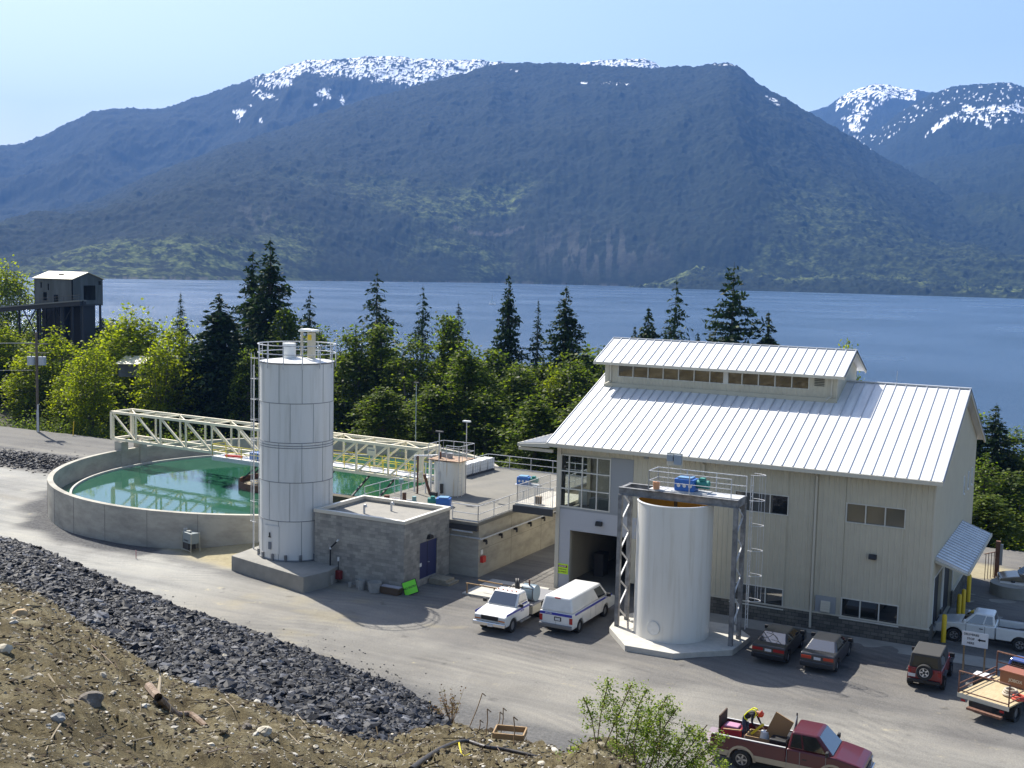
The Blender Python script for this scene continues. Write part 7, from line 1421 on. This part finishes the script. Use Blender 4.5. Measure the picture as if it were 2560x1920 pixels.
def boulder(px, py, r, m, lb):
    p = hill_at(px, py); bm = bmesh.new(); bmesh.ops.create_icosphere(bm, subdivisions=2, radius=r)
    for v in bm.verts: n_ = v.co.normalized(); v.co *= .75 + .5 * vnoise(np.array([n_.x * 1.7 + px]), np.array([n_.y * 1.7 + n_.z * 2.3]), 3)[0]; v.co.z *= .75
    me = bpy.data.meshes.new('boulder'); bm.to_mesh(me); bm.free(); o = link('boulder', me, m); o.location = p + Vector((0, 0, r * .35)); setp(o, lb, 'rock', 'larger stones on the slope')
M_RP = mat('pale_rock', (.50, .46, .37), .9, noise=(5, (.36, .31, .22), .4, .7)); M_RD = mat('dark_rock', (.10, .085, .07), .9, noise=(4, (.2, .18, .15), .4, .7)); M_RT = mat('tan_rock', (.40, .29, .16), .9, noise=(4, (.28, .2, .11), .4, .7)); M_RG = mat('grey_rock', (.22, .22, .21), .9, noise=(5, (.33, .33, .31), .4, .7))
for a in ((52, 1537, .33, M_RT, 'tan boulder near the left edge under the dark rock bank'), (662, 1825, .22, M_RP, 'palest big stone, right of the root log'), (232, 1752, .26, M_RD, 'dark shaded boulder left of the root log'), (12, 1622, .20, M_RP, 'pale flat stone at the left edge'), (1273, 1896, .17, M_RG, 'grey pointed stone by the end of the black pipe'), (168, 1632, .14, M_RT, 'orange-brown stone midway up the slope'), (145, 1796, .13, M_RG, 'pale grey stone low on the left'), (525, 1862, .12, M_RP, 'pale stone low in the middle of the slope'), (985, 1842, .16, M_RP, 'white stone at the right end of the rock bank'), (1360, 1914, .14, M_RP, 'white stone at the bottom near the mound'), (790, 1862, .13, M_RP, 'bleached block below the rock bank'), (618, 1818, .14, M_RD, 'dark stone just left of the palest one'), (560, 1642, .2, M_RP, 'single white stone high in the dark rock bank')): boulder(a[0], a[1], a[2] * .62, a[3], a[4])
o = tube_pts([(1152, 1868, .2), (1158, 1882, .12), (1178, 1890, .06)], .02, .012, 'yellow_tape', M_YEL, 'torn yellow tape tied round the black pipe', 'tape', n=4)
p = hill_at(1270, 1858); t = empty('timber_box_frame', p + Vector((-.2, .6, .1)), R(18), 'open square timber frame set in the ground at the slope crest', 'frame'); 
for a, b in (((-.42, -.3), (.42, -.3)), ((.42, -.3), (.42, .3)), ((.42, .3), (-.42, .3)), ((-.42, .3), (-.42, -.3))): MB().bar((*a, .05), (*b, .05), .04, .16).build('board', M_WOOD, t)
def stalks(px0, pts, label, name='dry_stalk', m=None, leafy=None, d0=None):
    pass
M_DRY = mat('dry_stem', (.20, .13, .07), .9)
for i, (a, b, c, d) in enumerate(((1206, 1733, 1168, 1822), (1218, 1772, 1218, 1838), (1258, 1770, 1256, 1822), (1284, 1792, 1288, 1862), (1200, 1800, 1196, 1826), (1250, 1780, 1246, 1818))):
    p = hill_at(c, d + 3); dist = math.hypot(p.x, p.y); v = ray(a, b); k = dist / math.hypot(v.x, v.y); top = Vector((v.x * k, v.y * k, CAMZ + v.z * k)); q = MB(); mid = p.lerp(top, .6) + Vector((.04, 0, 0)); q.tube([p - Vector((0, 0, .1)), mid, top, top + Vector((.12, .02, -.08))], .018, 4); o = q.build('dry_stalk', M_DRY, None); setp(o, 'thin dry stalk rising from the slope crest', 'stalk', 'dry stalks on the crest')
def sprig(px, py, w, h, n, m, lb, name='weed_tuft', cat='weed', leaf=.05):
    p = hill_at(px, py); t = empty(name, p, 0, lb, cat); q = MB(); P = []
    for i in range(n): a = RNG.uniform(0, 6.28); tip = Vector((math.cos(a) * w * RNG.uniform(.2, 1), math.sin(a) * w * RNG.uniform(.2, 1), h * RNG.uniform(.5, 1))); q.cyl((0, 0, -.1), tip, .012, .005, n=4); P += [np.array(tip * RNG.uniform(.4, 1.0)) + RNG.normal(0, .06, 3) for _ in range(12)]
    q.build('stems', M_DRY, t); P = np.array(P); leafobj('leaves', cards(P, RNG.normal(0, 1, P.shape), np.full(len(P), leaf), .6, .3), m, t)
sprig(1130, 1806, .7, 1.5, 16, leaf_mat('rusty_leaf', [(0, (.12, .07, .03)), (.7, (.2, .12, .05)), (1, (.22, .22, .06))], .2, (1.2, 1.2, 1)), 'rust-coloured dry weed clump at the tip of the rock bank', leaf=.10)
sprig(1112, 1800, .9, .8, 12, MATS.get('x') or bpy.data.materials['rusty_leaf'], 'second low rusty clump beside the dry weeds', leaf=.10)
def bush():
    D0 = 20.0
    def at(px, py, dd=0.0): v = ray(px, py); k = (D0 + dd) / math.hypot(v.x, v.y); return Vector((v.x * k, v.y * k, CAMZ + v.z * k))
    base = at(1600, 1975); t = empty('leafy_shrub', base, 0, 'leafy green shrub on the dirt mound in front of the maroon pickup', 'shrub'); q = MB(); P = []
    st = [(1491, 1872, 1522, 1703, .0), (1492, 1870, 1458, 1742, .3), (1512, 1865, 1578, 1712, -.2), (1540, 1900, 1540, 1775, .2), (1556, 1900, 1618, 1722, .0), (1575, 1920, 1668, 1742, .3), (1590, 1930, 1600, 1790, -.3), (1605, 1935, 1690, 1775, .2), (1620, 1945, 1668, 1830, -.2), (1630, 1950, 1738, 1812, .2), (1640, 1955, 1700, 1850, .4), (1655, 1955, 1768, 1812, 0), (1665, 1960, 1808, 1846, -.2), (1680, 1965, 1790, 1890, .3), (1690, 1970, 1740, 1890, -.2), (1560, 1925, 1530, 1850, .3), (1585, 1930, 1570, 1850, .1), (1700, 1975, 1815, 1915, .1), (1610, 1945, 1640, 1870, .3), (1470, 1890, 1440, 1862, .2), (1640, 1950, 1650, 1790, .0), (1600, 1940, 1630, 1770, .5)]
    for a, b, c, d, dd in st:
        p0, p1 = at(a, b, dd), at(c, d, dd); mid = p0.lerp(p1, .5) + Vector((RNG.normal(0, .05), RNG.normal(0, .05), .04)); pts = [p0, p0.lerp(mid, .5), mid, mid.lerp(p1, .5) + Vector((0, 0, .02)), p1]; q.tube([x - base for x in pts], .010, 5); L = (p1 - p0).length
        for k in range(int(L * 22)):
            u = RNG.uniform(.30, 1.0); c0 = p0.lerp(mid, u * 2) if u < .5 else mid.lerp(p1, u * 2 - 1); off = Vector((RNG.normal(0, .17), RNG.normal(0, .17), RNG.normal(0, .12))) * (1.25 - u) * 1.3; e = c0 + off; q.cyl(c0 - base, e - base, .005, .003, n=3, cap=False)
            for _ in range(15): P.append(np.array(e - base) + RNG.normal(0, .055, 3))
            for _ in range(3): P.append(np.array(c0.lerp(e, .5) - base) + RNG.normal(0, .03, 3))
    q.build('stems', mat('shrub_stem', (.16, .10, .05), .8), t); P = np.array(P); leafobj('leaves', cards(P, RNG.normal(0, 1, P.shape), RNG.uniform(.035, .07, len(P)), .55, .4), leaf_mat('shrub_leaf', [(0, (.09, .14, .02)), (.6, (.17, .23, .035)), (1, (.28, .32, .07))], .4, (1.6, 1.8, .5)), t)
bush()
